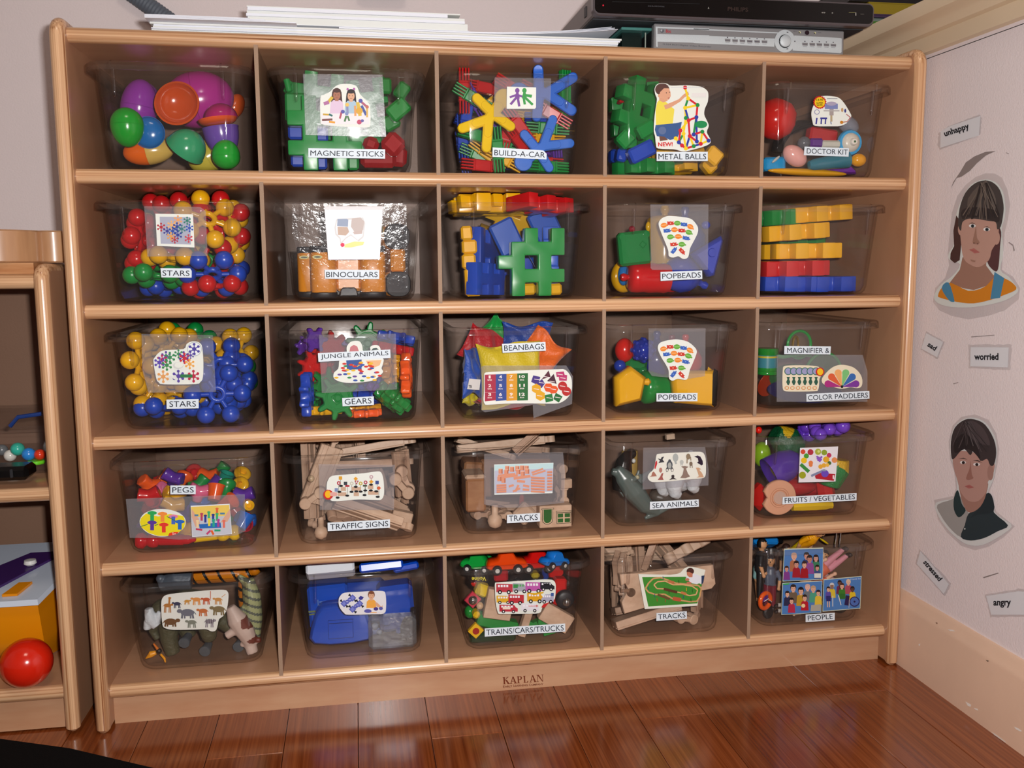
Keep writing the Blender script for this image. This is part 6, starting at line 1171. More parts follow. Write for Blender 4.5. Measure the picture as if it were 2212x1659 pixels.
# lattice block tray
t = C[1][2]
waf(t, 1192, 1035, .014, GRN)
for a in [(425, 685, .022, 135, 165, YEL), (458, 848, .022, 180, 165, YEL), (452, 1022, .022, 165, 175, YEL), (500, 1285, .018, 185, 330, YEL), (1168, 1352, .03, 150, 130, YEL), (1484, 1352, .03, 145, 130, YEL), (810, 1320, .035, 110, 140, YEL)]: bx_(t, *a, ry=-3)
for a in [(1370, 600, .045, 330, 400, -26), (910, 730, .05, 300, 400, -26), (1560, 960, .06, 260, 260, -30)]: bx_(t, *a[:5], '1350b4', a[5], d=.012, base='blue flat square block')
waf(t, 650, 900, .034, '1546b4', 0, 4, 62, LAD, 1.1); waf(t, 660, 1240, .034, '1546b4', 0, 2, 50, LAD, .8); waf(t, 1640, 1180, .036, '1c58c4', 0, 0, 75, LAD); waf(t, 1720, 1000, .075, '1c58c4', 0, 0, 80, HSH)
CN['1546b4'] = 'blue'; CN['1c58c4'] = 'bright blue'
waf(t, 930, 500, .07, 'd0a010', 25, 20, 0, HSH, .9); CN['d0a010'] = 'mustard yellow'
waf(t, 600, 235, .045, YEL, 88, 0, 3, HSH, 1.15); waf(t, 1350, 235, .050, RED, 86, 2, 12, WAF, 1.05); waf(t, 1560, 350, .04, RED, 84, 4, 30, LAD, .9); waf(t, 470, 350, .10, YEL, 80, 0, 20, HSH, .8)
waf(t, 1000, 1000, .11, BLU, 0, 10, 0, HSH, 1.1)
# stacked block tray
t = C[1][4]
for a in [(310, 470, .040, GRN, -4, 20), (790, 435, .034, YEL, -4, 12), (490, 665, .028, YEL, -4, 8), (1110, 650, .05, 'c8283a', 9, 30), (640, 905, .022, YEL, -1, 0), (440, 1125, .022, RED, -1, 4), (960, 1000, .07, 'c41a24', -20, 40), (480, 1320, .020, BLU, 1, 2), (1130, 1318, .024, BLU, 0, 8), (820, 740, .09, GRN, 3, 20), (900, 1150, .10, 'a8182c', 0, 20)]:
    CN.setdefault(a[3], 'darker red' if a[3] != 'c8283a' else 'light red'); waf(t, a[0], a[1], a[2] + .022, a[3], 90, a[4], a[5], HSH, (1.12, 1, 1.05) if a[0] > 400 else 1)
# POPBEADS trays
t = C[1][3]
def lathe_put(t, u, v, dy, prof, c, name, cat, base, rot, ax='x', n=28, mt=None, sc=1):
    return put(t, name, cat, base, cached(('lp', tuple(prof), ax), lambda: G().lathe(prof, n, 0, ax).mesh(name, 50)), u, v, dy, [R(a) for a in rot], sc, [mt or pl(c, .18)])
CYL = [(.001, -.046), (.0045, -.046), (.0062, -.042), (.0055, -.038), (.004, -.036), (.004, -.034), (.018, -.033), (.0225, -.029), (.0235, -.02), (.0225, -.01), (.0235, 0), (.0225, .012), (.0235, .022), (.0215, .030), (.012, .034), (.001, .034)]
SPH = [(.001, -.031), (.012, -.028), (.022, -.020), (.029, -.007), (.029, .007), (.022, .020), (.012, .028), (.006, .031), (.0045, .036), (.0065, .041), (.005, .046), (.001, .047)]
HRG = [(.001, -.052), (.0045, -.052), (.0068, -.048), (.006, -.043), (.0042, -.040), (.0042, -.036), (.022, -.035), (.0265, -.031), (.0268, -.022), (.024, -.012), (.0205, .0), (.022, .010), (.0255, .020), (.0255, .031), (.022, .035), (.001, .036)]
lathe_put(t, 670, 1265, .026, CYL, 'c81018', 'pop_bead', 'bead', 'red barrel-shaped pop bead lying at the front', (0, 2, 0))
lathe_put(t, 1280, 1215, .032, SPH, '1238b4', 'pop_bead', 'bead', 'round blue pop bead with nub at lower right', (0, 25, 0))
lathe_put(t, 860, 790, .06, CYL[:], 'd8a808', 'pop_bead', 'bead', 'tall yellow pop bead standing behind the film', (0, 90, 0), 'x', 28, None, 1.25)
lathe_put(t, 1200, 770, .075, SPH[:], '1a3a90', 'pop_bead', 'bead', 'tall blue pop bead standing behind the picture card', (0, -90, 0), 'x', 28, None, 1.15)
put(t, 'pop_bead', 'bead', 'green square pop bead with embossed letter', None, 485, 865, .020, (0, R(-6), 0), 1, parts=[('bead_body', cached('gsq', lambda: G().box((0, .006, 0), (.050, .016, .050), .004).mesh('body', 50)), [pl('0a7a3a', .15)]), ('stud', cached('gst', lambda: G().at((-.019, -.003, .019)).lathe([(.005, 0), (.005, .002), (.001, .002)], 16, 0, 'y').at((.019, -.003, .019)).lathe([(.005, 0), (.005, .002), (.001, .002)], 16, 0, 'y').mesh('stud')), [pl('0a7a3a', .15)]), ('raised_letter', cached('gsl', lambda: G().ring((.012, -.0022, .004), .0055, .0008, 4, 6, 0, 'y').mesh('letter')), [pl('0a7a3a', .15)], (0, 0, 0), (0, PI / 4 * 0, 0))])
put(t, 'pop_bead', 'bead', 'blue triangular pop bead with round studs', None, 1560, 930, .030, (0, R(12), 0), 1, parts=[('bead_body', cached('btri', lambda: G().prism([(-.024, -.006), (.016, .030), (.022, .024), (.020, -.030), (.012, -.034)], -.012, .012, .005).mesh('body', 60)), [pl('1238b4', .15)]), ('stud', cached('bst', lambda: G().at((.006, -.012, .002)).lathe([(.007, 0), (.006, -.002), (.001, -.0022)], 18, 0, 'y').mesh('stud')), [pl('1238b4', .15)])])
put(t, 'pop_bead', 'bead', 'yellow ring bead at the lower left', cached('yring', lambda: G().ring((0, 0, 0), .018, .008, 24, 12).mesh('ring', 180)), 250, 1230, .06, (0, 0, R(30)), 1, [pl(YEL)])
el_(t, 335, 1210, .05, 70, 130, '1a70b8', 'pop_bead', 'bead', 'light blue bead squeezed at the left side'); el_(t, 1390, 570, .05, 55, 50, '1238b4', 'pop_bead', 'bead', 'small blue bead nub beside the film'); el_(t, 655, 590, .035, 35, 60, 'd8a808', 'pop_bead', 'bead', 'small yellow bead nub beside the film'); el_(t, 445, 620, .10, 40, 40, 'a01830', 'pop_bead', 'bead', 'dark red bead nub above the green bead')
put(t, 'pop_bead', 'bead', 'red wedge bead between barrel bead and round bead', cached('rw', lambda: G().prism([(-.02, -.012), (.02, -.012), (0, .012)], -.01, .01, .003).mesh('w')), 1020, 1330, .07, (0, 0, 0), 1, [pl('b01018')])
t = C[2][3]
lathe_put(t, 830, 1185, .032, HRG, '0a8a3a', 'pop_bead', 'bead', 'green hourglass pop bead lying at the front', (0, 3, 4))
lathe_put(t, 1310, 770, .055, SPH, 'e02812', 'pop_bead', 'bead', 'bright red oval pop bead behind the card', (0, -90, 0), 'x', 28, None, .95)
lathe_put(t, 1580, 770, .085, SPH, '8a1420', 'pop_bead', 'bead', 'dark red pop bead deep at the right', (0, -90, 0), 'x', 28, None, 1.0)
lathe_put(t, 760, 760, .065, SPH, '16308a', 'pop_bead', 'bead', 'large navy blue pop bead behind the film', (0, -90, 0), 'x', 28, None, 1.05)
put(t, 'pop_bead', 'bead', 'knobbly dark blue bead beside the red bead', cached('knob', lambda: [g := G().sph((0, 0, 0), .018, 20, 0, 12)] and [g.sph((.017 * math.cos(a) * math.cos(b), .017 * math.sin(b), .017 * math.sin(a) * math.cos(b)), .004, 10, 0, 6) for a in [PI / 4 * i for i in range(8)] for b in (-.9, -.3, .3)] and g.mesh('knob', 60)), 590, 630, .045, (0, 0, 0), 1, [pl('1030a0', .12)])
el_(t, 350, 630, .06, 120, 150, 'd81c12', 'pop_bead', 'bead', 'red rounded bead at the upper left'); el_(t, 290, 830, .04, 75, 75, '1238a4', 'pop_bead', 'bead', 'small blue bead at the left edge')
put(t, 'pop_bead', 'bead', 'dark green bead with raised bumps above the wedge', cached('gb', lambda: G().box((0, 0, 0), (.036, .02, .022), .006).sph((.012, -.006, -.008), .008).mesh('gb', 60)), 490, 810, .055, (0, R(10), 0), 1, [pl('0a7a3a', .12)])
put(t, 'pop_bead', 'bead', 'yellow wedge bead with nub at the left', None, 390, 1080, .024, (0, R(8), 0), 1, parts=[('bead_body', cached('yw', lambda: G().prism([(-.024, .010), (-.002, .030), (.024, .016), (.022, -.020), (-.016, -.034)], -.014, .014, .005).mesh('w', 50)), [pl(YEL, .15)]), ('nub', cached('ywn', lambda: G().tube([(.022, 0, .008), (.032, 0, .009), (.036, 0, .009)], [.004, .006, .002], 12).mesh('n')), [pl(YEL, .15)])])
put(t, 'pop_bead', 'bead', 'yellow rounded square bead at the lower right', cached('ysq', lambda: G().prism(cr([(-.031, .024), (.028, .026), (.031, .022), (.031, -.026), (.026, -.028), (-.026, -.022), (-.031, -.018)], 3), -.012, .012, .004).mesh('sq', 50)), 1380, 1180, .024, (0, 0, 0), 1, [pl('ecb208', .18)])
# GEARS tray
t = C[2][1]
def gear_me(n=8):
    def mk():
        out = []
        for i in range(n):
            a = 2 * PI * i / n
            for da, r in ((-.30, .0215), (-.20, .0225), (-.15, .028), (-.09, .0325), (0, .0338), (.09, .0325), (.15, .028), (.20, .0225)): out.append((r * math.cos(a + da * 8 / n), r * math.sin(a + da * 8 / n)))
        g = G().prism(out, -.007, .007, .0018).ring((0, -.0068, 0), .0175, .0007, 28, 6).ring((0, -.0068, 0), .0155, .0006, 28, 6).ring((0, -.0068, 0), .0052, .0014, 20, 6)
        g.tube([(-.010, -.0071, 0), (0, -.0071, .010), (.010, -.0071, 0), (0, -.0071, -.010)], .0007, 6, 0, True)
        return g.mesh('gear', 45)
    return cached(('gear', n), mk)
def gear(u, v, dy, c, rx=0, ry=0, rz=0, sc=1, n=8): put(t, 'toy_gear', 'gear', cname(c) + ' toothed plastic gear', gear_me(n), u, v, dy, (R(rx), R(ry), R(rz)), sc, [pl(c)])
for a in [(860, 1175, .012, '0c8238', 0, 12, 0), (520, 760, .018, 'd0181a', 0, 20, 25, .85), (610, 850, .034, 'd0181a', 0, 0, 10, .9), (450, 510, .05, PUR, 20, 0, 40, .5, 6), (590, 450, .055, PUR, 0, 0, 30, .6, 6), (500, 1090, .016, BLU, 0, 22, 84), (590, 1080, .022, '0c8238', 0, 24, 80, .9), (620, 1330, .022, YEL, 84, 0, 0, .9), (960, 1370, .030, ORG, 85, 0, 0, .8),
          (1170, 1350, .020, ORG, 86, -1, 6, .75), (1170, 1270, .022, 'e09a18', 86, -2, 12, .75), (1790, 860, .022, ORG, 0, 0, 82, 1.0), (1680, 545, .022, RED, 85, 12, 0, .95), (1560, 720, .022, 'e8a010', 0, 14, 78, .9), (1680, 760, .026, 'e8a010', 0, 12, 78, .9), (1440, 760, .04, 'e8a010', 0, 16, 76, .9), (1520, 1130, .018, '0c8238', 80, 40, 0, .85), (1600, 1190, .022, '0a7a34', 78, 44, 10, .9), (1450, 1180, .032, '0c8238', 78, 42, 5, .8), (1640, 1020, .04, '0c8238', 60, 30, 0, .8),
          (1400, 1250, .034, '5a2aa0', 76, 36, 0, .95), (1240, 1120, .05, BLU, 70, 10, 0, .9), (1330, 960, .05, BLU, 70, -5, 0, 1), (1620, 430, .06, BLU, 82, 15, 20, .9), (1780, 480, .06, BLU, 80, 15, 20, .8), (760, 560, .06, RED, 20, 0, 20, .9), (1100, 640, .08, PUR, 0, 0, 0, 1.2), (1450, 520, .07, RED, 30, 0, 0, .8), (760, 980, .05, '0c8238', 20, 0, 0, .9), (1750, 1240, .045, '0c8238', 60, 40, 0, .7), (1090, 900, .09, BLU, 0, 0, 0, 1.3), (430, 920, .06, BLU, 0, 0, 60, .8), (1200, 490, .1, '0c8238', 0, 10, 0, 1)]:
    CN.update({'0c8238': 'green', 'd0181a': 'red', 'e8a010': 'amber yellow', 'e09a18': 'amber yellow', '5a2aa0': 'purple', '0a7a34': 'dark green'}); gear(*a)
# BEANBAGS tray
t = C[2][2]
def satin(c): 
    n = 'satin_' + c
    if n in MATS: return MATS[n]
    m = pm(n, c, rough=.42, spec=.4, bump=.5, bscale=300); m.node_tree.nodes['Principled BSDF'].inputs['Sheen Weight'].default_value = .25; return m
def bag_me(seed, w_=.07, h=.07, th=.022, fold=.006):
    def mk():
        g = G(); n = 22; rr3 = random.Random(seed); ph = [rr3.uniform(0, 6) for _ in range(8)]; vs = []; fs = []
        for s in (-1, 1):
            for j in range(n + 1):
                for i in range(n + 1):
                    x, z = i / n * 2 - 1, j / n * 2 - 1; e = max(0, (1 - x * x)) ** .5 * max(0, (1 - z * z)) ** .5
                    f = math.sin(3.1 * x + 2 * z + ph[0]) * .5 + math.sin(5 * z - 3 * x + ph[1]) * .35 + .25 * math.sin(9 * x + 4 * z + ph[2])
                    px_ = x * (1 - .10 * (1 - z * z)); pz_ = z * (1 - .10 * (1 - x * x))
                    vs.append((px_ * w_ / 2, s * (th / 2) * e + fold * f * (1 if s < 0 else .9) * (.4 + .6 * e) + (0 if e > 0 else 0), pz_ * h / 2 + .003 * math.sin(4 * x + ph[3])))
            o = len(vs) - (n + 1) ** 2
            for j in range(n):
                for i in range(n):
                    f = (o + j * (n + 1) + i, o + j * (n + 1) + i + 1, o + (j + 1) * (n + 1) + i + 1, o + (j + 1) * (n + 1) + i); fs.append(f if s < 0 else f[::-1])
        m1 = (n + 1) ** 2; bd2 = [i for i in range(n + 1)] + [j * (n + 1) + n for j in range(1, n + 1)] + [n * (n + 1) + i for i in range(n - 1, -1, -1)] + [j * (n + 1) for j in range(n - 1, 0, -1)]
        for a, b in zip(bd2, bd2[1:] + bd2[:1]): fs.append((b, a, m1 + a, m1 + b))
        return g.raw(vs, fs).mesh('beanbag', 180)
    return cached(('bag', seed, w_, h, th), mk)
for i, a in enumerate([(620, 540, .04, 'b81220', 'red beanbag at the upper left', (10, 25, 15), .07, .055), (490, 850, .03, '0c4ab0', 'blue beanbag at the left side', (0, 5, 50), .055, .075), (960, 880, .018, 'd8c010', 'large yellow beanbag at the front centre', (-4, -4, 0), .098, .10), (1560, 640, .026, 'ee6a10', 'orange beanbag standing on its corner', (5, 40, -10), .064, .070), (1420, 760, .055, 'c83a68', 'pink beanbag behind the orange one', (0, 10, 0), .06, .06),
                       (1150, 440, .06, '123f98', 'dark blue beanbag along the top', (20, 0, 0), .08, .05), (960, 1350, .030, 'b81828', 'red beanbag lying flat at the bottom', (78, 0, 0), .115, .05), (790, 330, .085, '0f9a40', 'green beanbag with its corner above the rim', (0, 45, 0), .05, .05), (1650, 1200, .05, '10307a', 'navy beanbag at the lower right', (10, 0, 20), .07, .06), (480, 1250, .035, 'c8b810', 'small yellow beanbag tucked at the lower left', (0, 10, 40), .04, .04), (1640, 950, .03, 'd0485e', 'pink beanbag under the orange one', (0, 20, 0), .05, .05), (1760, 720, .07, 'd85a10', 'second orange beanbag deep at the right', (0, 30, 60), .06, .07)]):
    put(t, 'beanbag', 'beanbag', a[4], bag_me(i, a[6], a[7]), a[0], a[1], a[2], [R(x) for x in a[5]], 1, [satin(a[3])])
tg = t.child(decal('x', t.pl, t.o, t.s, [('d8d8d8', [(470, 938), (605, 950), (590, 1075), (442, 1066)])], None, off=-.006)); tg.name = 'fabric_tag'; tg.parent = None; tg.matrix_world = Matrix.Identity(4)
c0 = sum((Vector(v.co) for v in tg.data.vertices), Vector()) / 4; tg.data.transform(Matrix.Translation(-c0)); tg.location = c0
tag(tg, 'white fabric tag sticking out left of the number card in BEANBAGS tray', 'tag')
tl = lettering('TR', Plane(tuple(c0), tuple(t.pl.n)), t.o, t.s, (455, 1040), (496, 1040), 34, None, '14141a', .0006, .03); tl.data.transform(Matrix.Translation(-c0)); tl.parent = tg
# COLOR PADDLERS tray
t = C[2][4]
m_gtr = pm('green_tint', '1a9a40', rough=.15, coat=.4); sh = pm('sheer_green', '3a8a50', rough=.2, alpha=.35); shb = pm('sheer_navy', '0c1650', rough=.15, alpha=.8); sho = pm('sheer_orange', 'c03a10', rough=.15, alpha=.7)
def disc(u, v, dy, r, mt, base, rot, rim=None, ry_=1):
    k = t.k(u, v, t.y + .026 + dy)
    ps = [('lens', cached(('disc', r, ry_), lambda: G().prism(circ(0, 0, r * k, 36, r * k * ry_), -.0008, .0008, .0003).mesh('disc', 50)), [mt])]
    if rim: ps.append(('rim', cached(('rim', r), lambda: G().ring((0, 0, 0), r * k, .0026, 36, 8).mesh('rim', 180)), [rim]))
    put(t, 'colour_paddle' if not rim else 'magnifier', 'paddle' if not rim else 'magnifier', base, None, u, v, dy, [R(x) for x in rot], 1, parts=ps)
disc(1280, 960, .045, 270, sh, 'large green-rimmed round magnifier', (0, 0, 12), m_gtr)
disc(690, 560, .075, 165, pm('sheer_plain', 'b0a898', rough=.1, alpha=.12), 'upright green hoop behind the top label', (0, 0, 10), m_gtr)
disc(760, 1210, .03, 480, shb, 'dark navy see-through paddle lying along the bottom', (-30, 4, 0), None, .32)
disc(300, 1060, .05, 170, sho, 'orange see-through paddle at the lower left', (20, 0, 20)); disc(640, 1000, .06, 330, pm('sheer_green2', '1a6a3a', rough=.2, alpha=.7), 'deep green see-through paddle in the middle', (20, 10, 0), None, .6)
put(t, 'toy_can', 'toy', 'green ribbed roll with a blue and yellow label band', None, 285, 770, .045, (0, 0, 0), 1, parts=[('roll', cached('roll', lambda: G().lathe([(.001, -.021), (.016, -.021), (.0165, -.018), (.0155, -.016), (.0165, -.014), (.0155, -.012), (.0155, .012), (.0168, .015), (.0168, .021), (.001, .021)], 28).mesh('roll', 40)), [pl('0c8a28', .15)]), ('label_band', cached('rband', lambda: G().lathe([(.0158, -.010), (.016, -.010), (.016, .010), (.0158, .010)], 28, 0, 'z', False).mesh('band')), [pl('3a8a9a', .3)]), ('yellow_stripe', cached('rband2', lambda: G().lathe([(.016, .006), (.0163, .006), (.0163, .009), (.016, .009)], 28, 0, 'z', False).mesh('band')), [pl('c8b830', .3)])])
put(t, 'green_strap', 'toy', 'thin green strap running behind the film', cached('strap', lambda: G().tube([(-.05, 0, .004), (-.02, .0, -.002), (.01, 0, .002), (.03, .0, .0)], .0035, 8).mesh('strap')), 620, 700, .05, (0, 0, 0), 1, [m_gtr])
put(t, 'brass_ring', 'toy', 'small brass coloured ring inside the green hoop', cached('bring', lambda: G().ring((0, 0, 0), .011, .0022, 24, 8).mesh('br')), 640, 560, .065, (0, 0, R(30)), (.7, 1, 1.2), [pm('brass_paint', '9a7a30', rough=.3, metal=.5)])
# ------------------------------------------------------------ fourth and bottom rows
def blob(key, parts, vox=.0016, color=None, smooth=2):
    """one continuous skin around tubes ('t', points, radii) and balls ('s', centre, radius); color(face centre) -> material index"""
    def mk():
        g = G()
        for p in parts:
            if p[0] == 't': g.tube(p[1], p[2], 12)
            else: g.sph(p[1], p[2], 14, 0, 10)
        me = g.mesh('x', 0); ob = bpy.data.objects.new('x', me); COL.objects.link(ob)
        md = ob.modifiers.new('r', 'REMESH'); md.mode = 'VOXEL'; md.voxel_size = vox
        m2 = ob.modifiers.new('s', 'SMOOTH'); m2.iterations = smooth; m2.factor = .6
        bpy.context.view_layer.update()
        out = bpy.data.meshes.new_from_object(ob.evaluated_get(bpy.context.evaluated_depsgraph_get())); bpy.data.objects.remove(ob)
        out.polygons.foreach_set('use_smooth', [True] * len(out.polygons))
        if color: out.polygons.foreach_set('material_index', [color(p.center) for p in out.polygons])
        return out
    return cached(('blob', key), mk)
# PEGS tray
t = C[3][0]
def lobe_me(): return blob('lobe', [('t', [(-.014, 0, .003), (0, 0, -.001), (.014, 0, .003)], [.010, .0085, .010]), ('t', [(0, 0, 0), (0, 0, -.016)], [.008, .0065])], .0018)
def knob_me(): return cached('kpeg', lambda: G().lathe([(.001, -.018), (.006, -.018), (.0065, -.004), (.009, -.001), (.0125, .003), (.0125, .007), (.009, .010), (.005, .009), (.004, .002), (.001, .002)], 22).mesh('peg', 60))
def cupm(): return cached('cpeg', lambda: G().lathe([(.001, -.012), (.008, -.012), (.011, .008), (.012, .010), (.0095, .010), (.007, -.006), (.001, -.007)], 22).mesh('peg', 60))
PK, TL = 'e06a92', '0c8f7a'
CN.update({PK: 'pink', TL: 'teal', '1a6ad0': 'bright blue', 'b01838': 'crimson'})
for i, a in enumerate([(930, 540, .06, PUR, 0), (850, 610, .05, ORG, 0), (1180, 490, .08, RED, 1), (1340, 520, .07, ORG, 0), (1470, 470, .08, GRN, 0), (1530, 560, .06, TL, 2), (1720, 520, .05, YEL, 1), (1230, 620, .045, GRN, 0), (1420, 620, .04, PUR, 2), (740, 690, .04, PK, 0), (650, 745, .022, RED, 0), (950, 720, .035, YEL, 0),
                       (1230, 700, .03, PK, 0), (1420, 710, .028, ORG, 2), (1550, 655, .03, GRN, 1), (1720, 640, .03, YEL, 1), (1800, 740, .028, PUR, 0), (600, 620, .07, ORG, 0), (460, 680, .05, PK, 0), (430, 770, .04, RED, 0), (660, 860, .03, RED, 2), (930, 850, .028, YEL, 0), (1250, 840, .03, '1a6ad0', 0), (1560, 840, .022, ORG, 2),
                       (1700, 980, .03, RED, 0), (1800, 1040, .022, '1a6ad0', 2), (490, 1110, .024, PUR, 2), (1080, 1130, .024, YEL, 0), (980, 1210, .03, ORG, 0), (650, 1220, .034, '1a6ad0', 0), (1100, 950, .035, PUR, 0), (820, 980, .04, RED, 0), (560, 960, .04, RED, 2), (1400, 970, .04, ORG, 0), (1600, 1120, .04, GRN, 0), (1800, 1180, .06, '1a6ad0', 0), (1050, 560, .09, ORG, 1), (640, 560, .10, RED, 0), (800, 1080, .06, BLU, 0), (1300, 1100, .07, RED, 0)]):
    nm = ['three-lobed peg', 'knob peg', 'cup peg'][a[4]]; rr4 = random.Random(i)
    put(t, 'toy_peg', 'peg', cname(a[3]) + ' ' + nm, [lobe_me, knob_me, cupm][a[4]](), a[0], a[1], a[2], (rr4.uniform(-.9, .9), rr4.uniform(-.8, .8), rr4.uniform(-.7, .7)), 1.05, [pl(a[3], .15)])
LP = [(.001, -.040), (.0085, -.040), (.0115, -.036), (.0115, -.030), (.0085, -.027), (.0075, -.025), (.010, -.021), (.0108, -.017), (.010, -.012), (.0070, -.009), (.0078, -.007), (.0080, .024), (.0068, .025), (.0066, .032), (.0045, .036), (.0030, .041), (.001, .042)]
lathe_put(t, 745, 1322, .014, LP, 'b80c20', 'long_peg', 'peg', 'long crimson bowling-pin peg lying at the front', (0, 2, 0))
lathe_put(t, 1375, 1300, .014, LP, 'f0c40c', 'long_peg', 'peg', 'long yellow bowling-pin peg lying at the front', (0, 176, 0))
put(t, 'ring_peg', 'peg', 'crimson peg seen end-on at the lower right', cached('rpeg', lambda: G().lathe([(.001, -.002), (.004, -.003), (.005, -.006), (.0075, -.006), (.008, -.003), (.010, -.007), (.0122, -.006), (.012, .002), (.008, .02), (.001, .02)][::-1], 24, 0, 'y').mesh('rp', 60)), 1780, 1245, .022, (0, 0, 0), 1, [pl('b01838', .15)])
put(t, 'ring_peg', 'peg', 'yellow peg seen end-on at the right edge', cached('rpeg2', lambda: G().lathe([(.001, -.002), (.0035, -.002), (.004, -.005), (.0075, -.004), (.008, .004), (.006, .016), (.001, .016)][::-1], 24, 0, 'y').mesh('rp', 60)), 1805, 860, .018, (0, 0, R(15)), 1, [pl(YEL, .15)])
# wooden tracks
def grooves(g, x0, x1, w_, th):      # straight track lying in the xz plane, y = thickness
    g.box(((x0 + x1) / 2, .001, 0), (x1 - x0, th - .002, w_), .0008)
    for z, h in ((0, w_ * .36), (w_ * .43, w_ * .14), (-w_ * .43, w_ * .14)): g.box(((x0 + x1) / 2, -th / 2 + .0012, z), (x1 - x0, .0024, h), .0006)
def track_me(L=.09, w_=.034, th=.011):
    def mk():
        g = G(); grooves(g, -L / 2, L / 2, w_, th); g.box((L / 2 + .004, 0, 0), (.009, th * .8, .006), .0006); g.lathe([(.0001, -th * .4), (.006, -th * .4), (.006, th * .4), (.0001, th * .4)], 20, 0, 'y')
        for i in range(len(g.v) - 80, len(g.v)): g.v[i] = (g.v[i][0] + L / 2 + .011, g.v[i][1], g.v[i][2])
        return g.mesh('track', 40)
    return cached(('trk', L, w_, th), mk)
def curve_me(Rr=.10, a0=35, w_=.034, th=.011):
    def mk():
        g = G(); A = math.radians(a0)
        def sec(r0, r1, y0, y1):
            n = 12; P_ = [((Rr + r1) * math.sin(-A / 2 + A * i / n), (Rr + r1) * math.cos(-A / 2 + A * i / n) - Rr) for i in range(n + 1)] + [((Rr + r0) * math.sin(A / 2 - A * i / n), (Rr + r0) * math.cos(A / 2 - A * i / n) - Rr) for i in range(n + 1)]
            g.prism(P_, y0, y1, .0006)
        sec(-w_ / 2, w_ / 2, -th / 2 + .002, th / 2)
        for a, b in ((-.18, .18), (.36, .5), (-.5, -.36)): sec(a * w_, b * w_, -th / 2, -th / 2 + .0025)
        ex, ez = (Rr) * math.sin(A / 2), Rr * math.cos(A / 2) - Rr; d = (math.cos(A / 2), -math.sin(A / 2))
        g.tube([(ex - d[0] * .002, 0, ez - d[1] * .002), (ex + d[0] * .008, 0, ez + d[1] * .008)], .0032, 8); g.at((ex + d[0] * .012, 0, ez + d[1] * .012)).lathe([(.0001, -.005), (.006, -.005), (.006, .005), (.0001, .005)], 18, 0, 'y')
        return g.mesh('curved_track', 40)
    return cached(('cur', Rr, a0, w_, th), mk)
def bone_me(n=1):
    def mk():
        g = G()
        for i in range(n + 1):
            x = (i - n / 2) * .019; out = circ(x, 0, .0062, 16); g.prism(out, -.0055, .0055, .0008)
        g.box((0, 0, 0), (.019 * n, .010, .0062), .0005); return g.mesh('connector', 40)
    return cached(('bone', n), mk)
def wd(k=0): return wood('track_wood_' + 'abc'[k], ['b3927a', 'a98770', 'bb9a80'][k], ['c6a68e', 'bd9c84', 'd0b299'][k], (40, 60, 60), rough=.55, bump=.1)
def trk(t, u, v, dy, kind, rx, ry, rz, sc=1, k=0):
    me, nm, base = {'s': (track_me(), 'straight_track', 'straight wooden train track'), 'l': (track_me(.12), 'straight_track', 'long straight wooden train track'), 'h': (track_me(.05), 'short_track', 'short wooden train track'), 'c': (curve_me(), 'curved_track', 'curved wooden train track'), 'C': (curve_me(.14, 45), 'curved_track', 'long curved wooden train track'),
                   'b': (bone_me(), 'track_connector', 'double-ended wooden track connector'), 'B': (bone_me(2), 'track_connector', 'three-lobed wooden track connector'), 'k': (box_me(.026, .014, .02, .001), 'wooden_block', 'small plain wooden block'),
                   'p': (cached('wpin', lambda: G().lathe([(.001, -.012), (.004, -.012), (.004, 0), (.0075, .002), (.009, .008), (.007, .014), (.001, .017)], 18).mesh('pin', 60)), 'wooden_pin', 'round-headed wooden pin')}[kind]
    put(t, nm, 'track' if 'track' in nm else 'block', base, me, u, v, dy, (R(rx), R(ry), R(rz)), sc, [wd(k)])
t = C[3][1]
for a in [(430, 560, .026, 's', 10, -68, 0, 1, 2), (430, 1090, .030, 'l', 0, 88, 70, 1, 0), (560, 1110, .030, 'c', 0, 80, 70, 1, 0), (650, 1120, .045, 'c', 0, -86, 75, 1.1, 1), (500, 830, .022, 'b', 0, -35, 0, 1.4, 2), (610, 1290, .018, 'p', 150, 0, 0, 1.1, 2), (1350, 1060, .026, 'C', 55, 20, 0, 1.1, 1), (1380, 1010, .045, 'C', 50, 22, 0, 1.1, 0), (1290, 1190, .020, 's', 60, 22, 0, 1.15, 2),
          (800, 1070, .040, 'h', 30, -50, 0, 1, 2), (900, 1040, .034, 'B', 40, 10, 20, 1.2, 1), (1540, 690, .030, 'b', 0, 50, 0, 1.5, 2), (1600, 620, .04, 'b', 0, 70, 0, 1.5, 0), (1520, 830, .05, 'h', 0, 88, 40, 1, 1), (1590, 990, .028, 'B', 0, 4, 0, 1.5, 0), (1560, 540, .055, 's', 0, 85, 30, .8, 1), (1390, 830, .05, 'p', 200, 0, 0, 1.3, 0), (1690, 1100, .035, 'l', 0, 88, 60, .8, 0), (1650, 1230, .022, 'k', 0, 15, 0, 1.2, 2),
          (700, 760, .08, 's', 10, 85, 20, 1, 1), (1000, 700, .085, 's', 10, 80, 0, 1.1, 1), (1250, 720, .08, 'c', 0, 80, 0, 1, 1), (870, 1210, .04, 'k', 20, 20, 10, 1.2, 0), (1080, 1200, .05, 'k', 0, -10, 0, 1.2, 1), (800, 300, .07, 'l', 70, 60, 40, 1, 0), (1050, 290, .08, 's', 78, 88, 0, 1.2, 1), (1480, 250, .07, 'l', 80, -8, 0, 1.1, 2), (600, 290, .06, 's', 70, -70, 0, 1, 1), (1300, 420, .07, 's', 85, 0, 0, 1, 0), (980, 430, .09, 'l', 85, 0, 0, 1.1, 1)]: trk(t, *a)
el_(t, 490, 610, .016, 42, 42, 'c8b090', 'wooden_ball', 'ball', 'small wooden ball in front of the upright track')
